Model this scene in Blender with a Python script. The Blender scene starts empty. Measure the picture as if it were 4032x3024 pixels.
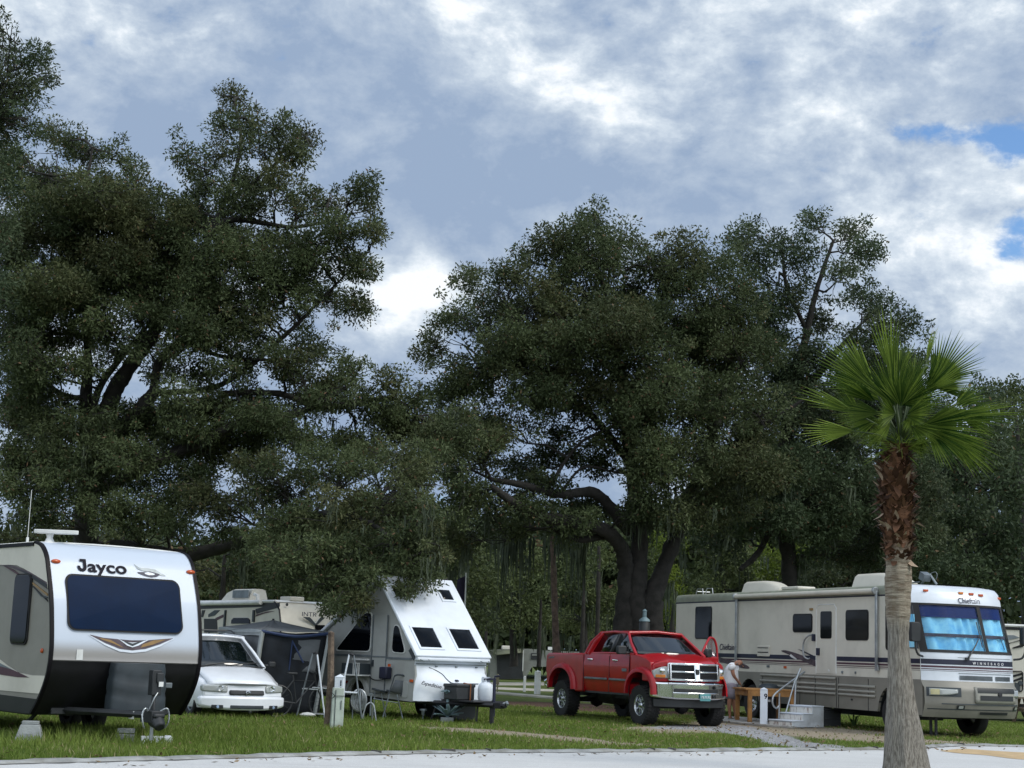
import bpy, math, random
import numpy as np
from mathutils import Matrix, Vector

# ------------------------------------------------------------------ camera, sky, sun, exposure
C = bpy.context.scene
COL = C.collection
EYE = 1.53; FPX = 6320.0; PITCH = .166; ROLL = .037
def basis():
    f = np.array([0, math.cos(PITCH), math.sin(PITCH)]); r = np.array([1., 0, 0]); u = np.cross(r, f)
    c, s = math.cos(ROLL), math.sin(ROLL)
    return f, c*r+s*u, -s*r+c*u
FW, RT, UP = basis()
cam_d = bpy.data.cameras.new('camera'); cam = bpy.data.objects.new('camera', cam_d); COL.objects.link(cam)
m = Matrix(((RT[0], UP[0], -FW[0], 0), (RT[1], UP[1], -FW[1], 0), (RT[2], UP[2], -FW[2], EYE), (0, 0, 0, 1)))
cam.matrix_world = m
cam_d.sensor_width = 36; cam_d.lens = FPX/4032*36; cam_d.clip_end = 3000; cam_d.clip_start = .1
C.camera = cam
C.view_settings.view_transform = 'Standard'; C.view_settings.look = 'None'
C.view_settings.exposure = 0.55; C.view_settings.gamma = 1; C.view_settings.use_curve_mapping = False
C.cycles.max_bounces = 6; C.cycles.diffuse_bounces = 3; C.cycles.glossy_bounces = 3; C.cycles.transparent_max_bounces = 8
C.cycles.transmission_bounces = 3; C.cycles.use_denoising = True

def ray(px, py):
    """direction of a pixel of the 4032x3024 photograph"""
    return FW + RT*(px-2016)/FPX - UP*(py-1512)/FPX
def at(px, py, Y):
    d = ray(px, py); return np.array([0, 0, EYE]) + d*(Y/d[1])
def gnd(px, py, z=0):
    d = ray(px, py); return np.array([0, 0, EYE]) + d*((z-EYE)/d[2])
def va(vx, vy, Y): return at(vx*1.8228, vy*1.8228, Y)      # 2212-wide view coordinates

SUN_EL = math.radians(46); SUN_AZ = math.radians(112)     # azimuth from +Y towards +X
world = bpy.data.worlds.new('World'); C.world = world; world.use_nodes = True
nt = world.node_tree; nt.nodes.clear()
def N(nt, t, **k):
    n = nt.nodes.new(t)
    for a, b in k.items(): setattr(n, a, b)
    return n
def mathn(nt, op, a, b=None, clamp=False):
    n = N(nt, 'ShaderNodeMath', operation=op); n.use_clamp = clamp
    for i, v in enumerate((a, b)):
        if v is None: continue
        if isinstance(v, (int, float)): n.inputs[i].default_value = v
        else: nt.links.new(v, n.inputs[i])
    return n.outputs[0]
def vmath(nt, op, a, b=None):
    n = N(nt, 'ShaderNodeVectorMath', operation=op)
    for i, v in enumerate((a, b)):
        if v is None: continue
        if isinstance(v, (tuple, list, np.ndarray)): n.inputs[i].default_value = tuple(float(q) for q in v)
        else: nt.links.new(v, n.inputs[i])
    return n.outputs['Value'] if op in ('DOT_PRODUCT', 'LENGTH') else n.outputs[0]
def maprange(nt, v, a, b, c=0., d=1., kind='SMOOTHSTEP'):
    n = N(nt, 'ShaderNodeMapRange'); n.interpolation_type = kind
    nt.links.new(v, n.inputs[0])
    for i, x in zip((1, 2, 3, 4), (a, b, c, d)): n.inputs[i].default_value = x
    return n.outputs[0]
def mixc(nt, f, a, b):
    n = N(nt, 'ShaderNodeMix', data_type='RGBA')
    for s, v in ((n.inputs[0], f), (n.inputs[6], a), (n.inputs[7], b)):
        if isinstance(v, (int, float)): s.default_value = v
        elif isinstance(v, (tuple, list)): s.default_value = (*v[:3], 1)
        else: nt.links.new(v, s)
    return n.outputs[2]
def noise(nt, vec, scale, detail=4, rough=.55, dist=0.):
    n = N(nt, 'ShaderNodeTexNoise'); n.inputs['Scale'].default_value = scale; n.inputs['Detail'].default_value = detail
    n.inputs['Roughness'].default_value = rough; n.inputs['Distortion'].default_value = dist
    if vec is not None: nt.links.new(vec, n.inputs['Vector'])
    return n

sky = N(nt, 'ShaderNodeTexSky', sky_type='NISHITA'); sky.sun_disc = False
sky.sun_elevation = SUN_EL; sky.sun_rotation = SUN_AZ; sky.altitude = 0; sky.air_density = 1; sky.dust_density = .6
tc = N(nt, 'ShaderNodeTexCoord'); D = tc.outputs['Generated']
# a cloud layer overhead: the direction projected on a plane, so that clouds shrink towards the horizon
sep = N(nt, 'ShaderNodeSeparateXYZ'); nt.links.new(D, sep.inputs[0])
zz = mathn(nt, 'ADD', mathn(nt, 'MAXIMUM', sep.outputs[2], 0.), .32)
comb = N(nt, 'ShaderNodeCombineXYZ')
nt.links.new(mathn(nt, 'DIVIDE', sep.outputs[0], zz), comb.inputs[0]); nt.links.new(mathn(nt, 'DIVIDE', sep.outputs[1], zz), comb.inputs[1])
P = comb.outputs[0]
Ds = vmath(nt, 'MULTIPLY', D, (1., 1., 1.5))
warp = noise(nt, Ds, 5., 3, .5)
Pw = vmath(nt, 'ADD', Ds, vmath(nt, 'MULTIPLY', vmath(nt, 'SUBTRACT', warp.outputs['Color'], (.5, .5, .5)), (.05, .05, .05)))
n1 = noise(nt, Pw, 5.5, 10, .60).outputs[0]
n2 = noise(nt, vmath(nt, 'ADD', Pw, (3.1, 1.7, 0)), 17., 9, .62).outputs[0]
n3 = noise(nt, vmath(nt, 'ADD', Pw, (7.3, 4.1, 2.)), 42., 7, .62).outputs[0]
def blob(px, py, rx, ry, ang=0, amp=1.):
    """a soft patch of the cloud layer round a direction (angles in photo pixels / FPX)"""
    d0 = ray(px*1.8228, py*1.8228); d0 = d0/np.linalg.norm(d0)
    r = np.cross(d0, [0, 0, 1]); r /= np.linalg.norm(r); u = np.cross(r, d0)
    a = math.radians(ang); e1 = (math.cos(a)*r+math.sin(a)*u)*FPX/1.8228/rx; e2 = (-math.sin(a)*r+math.cos(a)*u)*FPX/1.8228/ry
    dd = vmath(nt, 'SUBTRACT', D, tuple(d0))
    x = vmath(nt, 'DOT_PRODUCT', dd, tuple(e1)); y = vmath(nt, 'DOT_PRODUCT', dd, tuple(e2))
    q = mathn(nt, 'ADD', mathn(nt, 'MULTIPLY', x, x), mathn(nt, 'MULTIPLY', y, y))
    g = mathn(nt, 'EXPONENT', mathn(nt, 'MULTIPLY', q, -1.))
    return mathn(nt, 'MULTIPLY', g, amp)
def total(bs):
    o = bs[0]
    for b in bs[1:]: o = mathn(nt, 'ADD', o, b)
    return o
bright = total([blob(1040, 100, 120, 50, -30, .16), blob(1330, 250, 150, 60, -30, .20), blob(150, 60, 200, 60, 0, .12), blob(2000, 620, 220, 90, 0, .12), blob(300, 40, 300, 110, -5, .42), blob(1180, 180, 330, 85, -28, .30), blob(1000, 60, 150, 90, 0, .22), blob(1700, 130, 420, 200, -10, .24),
                blob(1900, 400, 420, 160, -10, .26), blob(880, 650, 130, 100, 20, .62), blob(2150, 700, 260, 220, 0, .34), blob(2050, 30, 260, 120, 0, .2),
                blob(760, 290, 110, 50, 20, .16), blob(640, 150, 130, 260, 30, -.10), blob(800, 380, 330, 240, -20, -.10), blob(400, 200, 260, 90, 0, -.10), blob(1300, 380, 300, 120, 0, -.16)])
base_v = mathn(nt, 'ADD', bright, mathn(nt, 'MULTIPLY', mathn(nt, 'SUBTRACT', n1, .5), 1.5))
fine_a = maprange(nt, base_v, -.25, .38, .45, 1.05)
fine_v = mathn(nt, 'ADD', mathn(nt, 'MULTIPLY', mathn(nt, 'SUBTRACT', n3, .5), .75), mathn(nt, 'MULTIPLY', mathn(nt, 'SUBTRACT', n2, .5), 1.7))
bval = mathn(nt, 'ADD', base_v, mathn(nt, 'MULTIPLY', fine_v, fine_a))
lit = maprange(nt, bval, -.10, .66, 0, 1, 'LINEAR')
# extra brightness added to the unseen clouds behind the camera, lighting the vehicle fronts
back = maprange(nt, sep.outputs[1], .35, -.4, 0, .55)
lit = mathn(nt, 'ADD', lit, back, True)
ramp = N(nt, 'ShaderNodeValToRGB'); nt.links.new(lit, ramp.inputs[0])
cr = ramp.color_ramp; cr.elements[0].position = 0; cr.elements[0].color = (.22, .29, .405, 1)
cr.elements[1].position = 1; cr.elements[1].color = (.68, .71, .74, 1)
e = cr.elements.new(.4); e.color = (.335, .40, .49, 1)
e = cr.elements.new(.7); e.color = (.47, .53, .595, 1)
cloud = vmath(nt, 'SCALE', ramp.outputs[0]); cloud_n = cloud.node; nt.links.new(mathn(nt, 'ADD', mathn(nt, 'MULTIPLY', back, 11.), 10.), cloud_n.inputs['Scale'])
blue = total([blob(2070, 285, 120, 34, -8, .95), blob(2195, 330, 70, 40, 0, 1.0), blob(2190, 530, 70, 55, 25, 1.2), blob(1965, 480, 70, 40, 0, .5)])
hole = maprange(nt, mathn(nt, 'ADD', mathn(nt, 'SUBTRACT', blue, .15), mathn(nt, 'MULTIPLY', mathn(nt, 'SUBTRACT', .5, n2), 3.2)), .25, .85)
sky_s = vmath(nt, 'MULTIPLY', sky.outputs[0], (.75, .95, 1.15))
bg = N(nt, 'ShaderNodeBackground'); bg.inputs['Strength'].default_value = .1
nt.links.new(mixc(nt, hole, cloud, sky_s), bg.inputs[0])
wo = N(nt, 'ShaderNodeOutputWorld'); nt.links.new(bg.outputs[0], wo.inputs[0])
world.cycles.sampling_method = 'MANUAL'; world.cycles.sample_map_resolution = 512

sd = bpy.data.lights.new('sun', 'SUN'); sd.energy = 1.3; sd.angle = math.radians(22); sd.color = (1, .95, .86)
so = bpy.data.objects.new('sun', sd); COL.objects.link(so)
sv = Vector((math.sin(SUN_AZ)*math.cos(SUN_EL), math.cos(SUN_AZ)*math.cos(SUN_EL), math.sin(SUN_EL)))
so.rotation_euler = sv.to_track_quat('Z', 'Y').to_euler(); so.location = (0, 0, 60)

# ------------------------------------------------------------------ helpers
def mat(name, col, rough=.5, metal=0., var=.12, vs=3., bump=0., bs=40., spec=.5, coat=0., col2=None, dirt=0.):
    m = bpy.data.materials.new(name); m.use_nodes = True; t = m.node_tree; b = t.nodes['Principled BSDF']
    co = N(t, 'ShaderNodeTexCoord').outputs['Object']
    n = noise(t, co, vs, 5, .6).outputs[0]
    c2 = col2 or tuple(c*(1-var*2) for c in col)
    f = maprange(t, n, .35, .7, 0, 1)
    c = mixc(t, f, col, c2)
    if dirt:
        n_ = noise(t, co, 1.3, 6, .65); s_ = N(t, 'ShaderNodeSeparateXYZ'); t.links.new(co, s_.inputs[0])
        g = mathn(t, 'MULTIPLY', maprange(t, n_.outputs[0], .42, .72), dirt)
        c = mixc(t, g, c, (.16, .15, .12))
    t.links.new(c, b.inputs['Base Color'])
    b.inputs['Roughness'].default_value = rough; b.inputs['Metallic'].default_value = metal
    b.inputs['Specular IOR Level'].default_value = spec; b.inputs['Coat Weight'].default_value = coat; b.inputs['Coat Roughness'].default_value = .05
    if bump:
        bn = noise(t, co, bs, 4, .6); bb = N(t, 'ShaderNodeBump'); bb.inputs['Strength'].default_value = bump; bb.inputs['Distance'].default_value = .02
        t.links.new(bn.outputs[0], bb.inputs['Height']); t.links.new(bb.outputs[0], b.inputs['Normal'])
    return m
def glassy(name, col, rough=.06, spec=.9):
    return mat(name, col, rough, 0, .2, 2, spec=spec, coat=.3)

class MB:
    def __init__(s): s.v = []; s.f = []; s.m = []
    def add(s, v, f, mi=0):
        o = len(s.v); s.v += [tuple(float(q) for q in p) for p in v]; s.f += [tuple(o+i for i in q) for q in f]; s.m += [mi]*len(f); return s
    def box(s, c, d, rz=0, mi=0, ry=0, rx=0):
        R = Matrix.Rotation(rz, 3, 'Z') @ Matrix.Rotation(ry, 3, 'Y') @ Matrix.Rotation(rx, 3, 'X')
        v = [Vector(c) + R @ Vector((d[0]*x/2, d[1]*y/2, d[2]*z/2)) for x in (-1, 1) for y in (-1, 1) for z in (-1, 1)]
        return s.add(v, [(0, 1, 3, 2), (4, 6, 7, 5), (0, 4, 5, 1), (2, 3, 7, 6), (0, 2, 6, 4), (1, 5, 7, 3)], mi)
    def prism(s, pts, ax, a, b, mi=0, inset=None):
        def P(p, h):
            return (p[0], h, p[1]) if ax == 'y' else (h, p[0], p[1]) if ax == 'x' else (p[0], p[1], h)
        n = len(pts); v = [P(p, a) for p in pts] + [P(p, b) for p in (inset or pts)]
        f = [tuple(range(n)), tuple(range(2*n-1, n-1, -1))] + [(i, i+n, (i+1) % n+n, (i+1) % n) for i in range(n)]
        return s.add(v, f, mi)
    def tube(s, pts, r, n=8, mi=0, cap=True):
        pts = [Vector(tuple(float(q) for q in p)) for p in pts]; k = len(pts); rs = r if isinstance(r, (list, tuple)) else [r]*k
        v = []; up = Vector((0, 0, 1))
        t0 = (pts[1]-pts[0]).normalized(); a = t0.cross(up if abs(t0.z) < .9 else Vector((1, 0, 0))).normalized()
        for i, p in enumerate(pts):
            t = ((pts[min(i+1, k-1)]-pts[max(i-1, 0)])).normalized()
            a = (a-t*a.dot(t)).normalized(); b = t.cross(a)
            for j in range(n):
                q = 2*math.pi*j/n; v.append(p+(a*math.cos(q)+b*math.sin(q))*rs[i])
        f = [(i*n+j, i*n+(j+1) % n, (i+1)*n+(j+1) % n, (i+1)*n+j) for i in range(k-1) for j in range(n)]
        if cap: f += [tuple(range(n-1, -1, -1)), tuple((k-1)*n+j for j in range(n))]
        return s.add(v, f, mi)
    def lathe(s, prof, c=(0, 0, 0), ax='z', n=24, mi=0, a0=0, a1=2*math.pi):
        v = []; full = abs(a1-a0-2*math.pi) < 1e-6; k = n if full else n+1
        for r, h in prof:
            for j in range(k):
                q = a0+(a1-a0)*j/n; x, y = r*math.cos(q), r*math.sin(q)
                p = (x, y, h) if ax == 'z' else (x, h, y) if ax == 'y' else (h, x, y)
                v.append((c[0]+p[0], c[1]+p[1], c[2]+p[2]))
        f = [(i*k+j, i*k+(j+1) % k, (i+1)*k+(j+1) % k, (i+1)*k+j) for i in range(len(prof)-1) for j in range(k if full else n)]
        return s.add(v, f, mi)
    def sheet(s, rows, mi=0):
        k = len(rows[0]); v = [p for r in rows for p in r]
        return s.add(v, [(i*k+j, i*k+j+1, (i+1)*k+j+1, (i+1)*k+j) for i in range(len(rows)-1) for j in range(k-1)], mi)
    def build(s, name, mats, parent=None, bevel=0, seg=2, smooth=40, solid=0, sub=0, loc=None, rz=0, label=None):
        me = bpy.data.meshes.new(name); me.from_pydata(s.v, [], s.f)
        for q in (mats if isinstance(mats, (list, tuple)) else [mats]): me.materials.append(q)
        me.polygons.foreach_set('material_index', s.m); me.update()
        import bmesh
        bm = bmesh.new(); bm.from_mesh(me); bmesh.ops.recalc_face_normals(bm, faces=bm.faces); bm.to_mesh(me); bm.free()
        if smooth:
            me.polygons.foreach_set('use_smooth', [True]*len(me.polygons)); me.set_sharp_from_angle(angle=math.radians(smooth))
        o = bpy.data.objects.new(name, me); COL.objects.link(o)
        if parent is not None: o.parent = parent
        if loc is not None: o.location = tuple(float(q) for q in loc)
        if rz: o.rotation_euler.z = rz
        if solid:
            q = o.modifiers.new('thick', 'SOLIDIFY'); q.thickness = solid; q.offset = -1
        if bevel:
            q = o.modifiers.new('round', 'BEVEL'); q.width = bevel; q.segments = seg; q.limit_method = 'ANGLE'; q.angle_limit = math.radians(35)
            if not smooth: me.polygons.foreach_set('use_smooth', [False]*len(me.polygons))
        if sub:
            q = o.modifiers.new('sub', 'SUBSURF'); q.levels = sub; q.render_levels = sub
        if label: o['label'] = label
        return o
def tag(o, label=None, cat=None, group=None, kind=None):
    if label: o['label'] = label
    if cat: o['category'] = cat
    if group: o['group'] = group
    if kind: o['kind'] = kind
    return o
def thing(name, label, cat, loc=(0, 0, 0), rz=0, group=None):
    o = bpy.data.objects.new(name, None); COL.objects.link(o); o.location = tuple(float(q) for q in loc); o.rotation_euler.z = rz
    o.empty_display_size = .3
    return tag(o, label, cat, group)
def copy_tree(o, parent=None):
    c = o.copy(); COL.objects.link(c)
    if parent is not None: c.parent = parent
    for ch in [q for q in bpy.data.objects if q.parent == o]: copy_tree(ch, c)
    return c
def rr(x0, z0, x1, z1, r, n=5):
    o = []
    for cx, cz, a in ((x1-r, z1-r, 0), (x0+r, z1-r, 90), (x0+r, z0+r, 180), (x1-r, z0+r, 270)):
        for i in range(n+1):
            q = math.radians(a+90*i/n); o.append((cx+r*math.cos(q), cz+r*math.sin(q)))
    return o
def roundpoly(pts, r, n=4):
    o = []; k = len(pts)
    for i in range(k):
        p = np.array(pts[i], float); a = np.array(pts[i-1], float)-p; b = np.array(pts[(i+1) % k], float)-p
        ra = min(r, np.linalg.norm(a)*.45); rb = min(r, np.linalg.norm(b)*.45)
        A = p+a/np.linalg.norm(a)*ra; B = p+b/np.linalg.norm(b)*rb
        for j in range(n+1):
            t = j/n; o.append(tuple((1-t)**2*A+2*t*(1-t)*p+t*t*B))
    return o
def text(name, s, size, mt, parent, loc, normal, xdir, shear=0, sx=1, ext=.002, off=0., align='LEFT', gap=1.):
    cu = bpy.data.curves.new(name, 'FONT'); cu.body = s; cu.size = size; cu.shear = shear; cu.extrude = ext; cu.offset = off; cu.align_x = align; cu.space_character = gap
    cu.materials.append(mt)
    o = bpy.data.objects.new(name, cu); COL.objects.link(o); o.parent = parent
    X = Vector(xdir).normalized(); Z = Vector(normal).normalized(); Y = Z.cross(X); X = Y.cross(Z)
    M = Matrix(((X.x*sx, Y.x, Z.x, loc[0]), (X.y*sx, Y.y, Z.y, loc[1]), (X.z*sx, Y.z, Z.z, loc[2]), (0, 0, 0, 1)))
    me = bpy.data.meshes.new_from_object(o); me.name = name; bpy.data.objects.remove(o)
    o = bpy.data.objects.new(name, me); COL.objects.link(o); o.parent = parent; o.matrix_local = M
    return o
# frames of the four vehicles nearest to the road: position and heading on the ground
VF = dict(T=(3.316, 40.15, -64.3), M=(9.266, 41.35, -70.7), C=(-2.357, 37.2, -46.9), J=(-5.597, 24.35, -50.9))
CR = {1: (0, 2050, .587), 2: (720, 2200, .42194), 3: (1250, 2200, .42194), 4: (2050, 2350, .42948), 5: (2600, 2200, .45203), 6: (3300, 2200, .49661),
      'a': (1120, 2540, .20492), 'b': (1420, 2540, .26221), 'c': (1900, 2500, .18083), 'd': (2820, 2560, .22604), 'e': (3600, 2250, .39166), 'j': (0, 2100, .24116), 'k': (400, 2560, .24113)}
def FP(cr, x, y): a, b, s = CR[cr]; return a+x*s, b+y*s
def loc(v, cr, x, y, axis, val):
    """where the sight line of a photo point meets a plane of a vehicle, in the vehicle's own frame"""
    X, Y, a = VF[v]; a = math.radians(a); d = ray(*FP(cr, x, y)); c, s = math.cos(a), math.sin(a)
    o = np.array([-X, -Y, EYE]); o = np.array([c*o[0]+s*o[1], -s*o[0]+c*o[1], o[2]]); d = np.array([c*d[0]+s*d[1], -s*d[0]+c*d[1], d[2]])
    return o+d*((val-o[axis])/d[axis])
def SD(v, cr, pts, y):
    return [(float(q[0]), float(q[2])) for q in (loc(v, cr, a, b, 1, y) for a, b in pts)]
def FR(v, cr, pts, x):
    return [(float(q[1]), float(q[2])) for q in (loc(v, cr, a, b, 0, x) for a, b in pts)]
def G(cr, x, y, z=0): return gnd(*FP(cr, x, y), z)
def smoothline(pts, n=6):
    """Catmull-Rom through points"""
    P_ = [np.array(p, float) for p in pts]; P_ = [2*P_[0]-P_[1]]+P_+[2*P_[-1]-P_[-2]]; o = []
    for i in range(1, len(P_)-2):
        for j in range(n):
            t = j/n; a, b, c, d = P_[i-1:i+3]
            o.append(.5*((2*b)+(-a+c)*t+(2*a-5*b+4*c-d)*t*t+(-a+3*b-3*c+d)*t**3))
    o.append(P_[-2]); return o
# ------------------------------------------------------------------ materials
M_ = {}
def mk(k, *a, **b): M_[k] = mat(k, *a, **b); return M_[k]
mk('white_gelcoat', (.72, .77, .84), .45, var=.03, dirt=.12)
mk('white_paint', (.72, .73, .72), .45, var=.05, dirt=.3)
mk('cream_panel', (.63, .60, .52), .42, var=.04, vs=1.2, dirt=.18)
mk('tan_panel', (.235, .225, .195), .45, var=.05, dirt=.2)
mk('grey_cap', (.30, .29, .27), .35, var=.04, coat=.2)
mk('silver_cap', (.60, .64, .70), .25, metal=.15, var=.04, coat=.3)
mk('black_panel', (.012, .012, .014), .35, var=.2, spec=.3)
mk('black_rubber', (.015, .015, .016), .8, var=.2, bump=.2, bs=60)
mk('black_plastic', (.022, .025, .028), .5, var=.2)
mk('charcoal_plastic', (.035, .046, .055), .5, var=.15)
mk('dark_trim', (.006, .005, .007), .5, spec=.15)
mk('dark_metal', (.03, .03, .035), .5, metal=.3, var=.3)
mk('grey_metal', (.22, .25, .27), .45, metal=.6, var=.2)
mk('galvanised', (.45, .48, .5), .4, metal=.7, var=.2)
mk('aluminium', (.62, .65, .67), .32, metal=.85, var=.1)
mk('chrome', (.80, .82, .85), .07, metal=1., var=.02)
mk('steel_rim', (.55, .57, .6), .2, metal=1., var=.1)
mk('red_paint', (.38, .004, .010), .3, var=.10, coat=.45, spec=.4)
mk('red_flare', (.36, .006, .012), .4, var=.15)
glass = M_['window_glass'] = glassy('window_glass', (.008, .010, .014), .05, .4)
M_['trailer_glass'] = mat('trailer_glass', (.001, .012, .042), .5, 0, .1, 2, spec=.08)
M_['tinted_glass'] = mat('tinted_glass', (.002, .003, .005), .06, 0, .1, 2, spec=.16)
M_['car_glass'] = glassy('car_glass', (.003, .006, .008), .03, .8)
mk('amber_lens', (.62, .2, .03), .25, var=.1)
mk('orange_lens', (.5, .09, .02), .25, var=.1)
mk('pale_amber', (.55, .50, .28), .15)
mk('red_lens', (.25, .015, .01), .2)
mk('headlight_lens', (.36, .38, .37), .08, var=.1, vs=3, coat=1.)
mk('navy', (.012, .014, .04), .5, var=.2)
mk('purple_grey', (.10, .07, .085), .5, var=.3, vs=6)
mk('maroon', (.07, .025, .04), .5)
mk('taupe', (.215, .205, .175), .45, var=.08, vs=2)
mk('taupe_light', (.33, .32, .28), .4, var=.08, vs=2)
mk('wood_orange', (.42, .20, .055), .6, var=.2, vs=5, bump=.2)
mk('old_wood', (.17, .125, .09), .85, var=.25, vs=9, bump=.7, bs=25, col2=(.07, .05, .04))
mk('concrete', (.42, .41, .38), .9, var=.15, vs=4, bump=.3)
mk('concrete_block', (.27, .29, .29), .9, var=.15, vs=6, bump=.4)
mk('pale_green_pvc', (.48, .55, .49), .5, var=.12, vs=3, dirt=.6)
mk('tent_grey', (.11, .12, .13), .85, var=.1, bump=.15)
mk('tent_light', (.30, .33, .34), .8, var=.1)
mk('tent_blue', (.012, .03, .09), .7)
mk('tent_mesh', (.012, .016, .022), .95, var=.3)
mk('skin', (.36, .17, .105), .55, var=.08, vs=20)
mk('shirt_white', (.82, .83, .86), .8, var=.04, vs=12, bump=.2, bs=25)
mk('shorts_lilac', (.25, .22, .26), .85, var=.08, vs=14, bump=.2, bs=25)
mk('sandal', (.05, .035, .025), .7)
mk('curtain', (.34, .72, .90), .9, var=.12, vs=4, col2=(.16, .50, .80))
mk('visor_blue', (.004, .022, .13), .4, var=.1, spec=.1)
mk('letter_dark', (.006, .006, .014), .5, spec=.1)
mk('letter_grey', (.07, .07, .10), .5, spec=.1)
mk('letter_white', (.75, .75, .78), .4)
mk('gold', (.30, .18, .06), .4)
mk('plate_teal', (.10, .30, .32), .4)
mk('rust', (.25, .09, .03), .8)
mk('agave_blue', (.17, .25, .28), .55, var=.2)
mk('awning_green', (.13, .14, .085), .7, var=.2, dirt=.3)
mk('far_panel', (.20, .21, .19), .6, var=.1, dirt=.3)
mk('roof_green', (.26, .28, .22), .7, var=.1, dirt=.5)
mk('blue_white', (.30, .42, .6), .5)

def leafmat(name, dark, light, red=None, trans=.25, brown=None):
    m = bpy.data.materials.new(name); m.use_nodes = True; t = m.node_tree; t.nodes.clear()
    a = N(t, 'ShaderNodeAttribute', attribute_name='shade'); 
    c = mixc(t, a.outputs['Fac'], dark, light)
    if red is not None:
        c = mixc(t, maprange(t, a.outputs['Fac'], .975, .995), c, red)
    if brown is not None:
        h_ = N(t, 'ShaderNodeAttribute', attribute_name='hue'); c = mixc(t, maprange(t, h_.outputs['Fac'], .5, 1., 0, .5), c, mixc(t, a.outputs['Fac'], brown[0], brown[1]))
    p = N(t, 'ShaderNodeBsdfPrincipled'); p.inputs['Roughness'].default_value = .5; p.inputs['Specular IOR Level'].default_value = .14
    t.links.new(c, p.inputs['Base Color'])
    tr = N(t, 'ShaderNodeBsdfTranslucent'); t.links.new(c, tr.inputs[0])
    mx = N(t, 'ShaderNodeMixShader'); mx.inputs[0].default_value = trans
    t.links.new(p.outputs[0], mx.inputs[1]); t.links.new(tr.outputs[0], mx.inputs[2])
    o = N(t, 'ShaderNodeOutputMaterial'); t.links.new(mx.outputs[0], o.inputs[0])
    return m
M_['oak_leaf'] = leafmat('oak_leaf', (.018, .030, .013), (.108, .136, .060), (.16, .10, .06), brown=((.024, .027, .012), (.140, .125, .055)))
M_['oak_leaf_cool'] = leafmat('oak_leaf_cool', (.015, .029, .015), (.096, .130, .066), (.14, .09, .05), brown=((.024, .029, .015), (.118, .118, .060)))
M_['forest_leaf'] = leafmat('forest_leaf', (.020, .032, .013), (.125, .155, .062), None)
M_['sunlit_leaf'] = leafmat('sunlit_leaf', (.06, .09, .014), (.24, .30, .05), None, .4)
M_['moss'] = leafmat('moss', (.035, .048, .03), (.10, .12, .08), None)
M_['grass_blade'] = leafmat('grass_blade', (.085, .145, .022), (.25, .32, .075), (.38, .34, .18), .4)
M_['palm_leaf'] = leafmat('palm_leaf', (.014, .05, .008), (.27, .36, .06), (.5, .46, .16), .35)
mk('bark', (.030, .027, .024), .95, var=.3, vs=4, bump=1., bs=9, col2=(.014, .013, .011))
mk('pine_bark', (.13, .09, .07), .95, var=.3, vs=7, bump=1., bs=9, col2=(.05, .035, .03))

# ------------------------------------------------------------------ ground, road, kerb
kf = [(-200, 3015), (0, 3010), (450, 2999), (1000, 2985), (1500, 2972), (1900, 2965), (2280, 2963), (2700, 2960), (3000, 2957), (3400, 2954), (3560, 2952), (3680, 2943), (3800, 2938), (4032, 2942), (4300, 2950)]
KF = [gnd(x, y)[:2] for x, y in kf]
KF = [KF[0]+(KF[0]-KF[1])*40] + KF
KF.append(KF[-1]+(KF[-1]-KF[-3])*30)
KF = [np.array(p) for p in KF]
KX = np.array([p[0] for p in KF]); KY = np.array([p[1] for p in KF])
def kerb_y(x): return np.interp(x, KX, KY)
def mask_ell(t, co, cx, cy, rx, ry, ang, amp=1.):
    a = math.radians(ang)
    d = vmath(t, 'SUBTRACT', co, (cx, cy, 0))
    x = vmath(t, 'DOT_PRODUCT', d, (math.cos(a)/rx, math.sin(a)/rx, 0)); y = vmath(t, 'DOT_PRODUCT', d, (-math.sin(a)/ry, math.cos(a)/ry, 0))
    q = mathn(t, 'ADD', mathn(t, 'MULTIPLY', x, x), mathn(t, 'MULTIPLY', y, y))
    return mathn(t, 'MULTIPLY', mathn(t, 'EXPONENT', mathn(t, 'MULTIPLY', q, -1.)), amp)
def ell_np(X, Y, cx, cy, rx, ry, ang, amp=1.):
    a = math.radians(ang); dx = X-cx; dy = Y-cy
    return amp*np.exp(-(((dx*math.cos(a)+dy*math.sin(a))/rx)**2+((-dx*math.sin(a)+dy*math.cos(a))/ry)**2))
def streak(x0, y0, x1, y1, w, amp):
    a = gnd(x0, y0); b = gnd(x1, y1); c = (a+b)/2; L = np.hypot(*(b-a)[:2])/2
    return (c[0], c[1], L, w, math.degrees(math.atan2(b[1]-a[1], b[0]-a[0])), amp)
DIRT = [streak(1660, 2862, 2100, 2896, .8, 1.25), streak(1950, 2888, 2420, 2925, .7, 1.0), streak(2900, 2840, 3350, 2905, 2.2, 1.2), streak(3250, 2895, 3620, 2930, 1.0, 1.1), streak(3300, 2912, 4000, 2930, .8, .8), streak(2500, 2900, 2860, 2856, .9, .5),
        streak(1500, 2925, 1800, 2935, .3, .35), streak(2420, 2862, 2800, 2880, 1.3, .75), streak(3300, 2880, 3950, 2905, 1.0, .62), streak(1200, 2900, 1700, 2915, .5, .5), streak(2050, 2925, 2900, 2940, .5, .5), streak(150, 2975, 500, 2960, .5, .3)]
GRAV = [streak(2870, 2855, 3190, 2950, .55, 1.1), streak(3060, 2925, 3330, 2945, .7, 1.05), streak(2560, 2868, 2900, 2860, .8, .95), streak(2800, 2865, 3000, 2900, .6, .7)]
MULCH = [streak(1950, 2762, 2330, 2785, 2.4, 1.6), streak(2330, 2790, 2700, 2815, 2.2, 1.2)]
FARSAND = [streak(1800, 2690, 2500, 2694, 7, 1.2)]
gm = bpy.data.materials.new('ground'); gm.use_nodes = True; t = gm.node_tree; b = t.nodes['Principled BSDF']
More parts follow.
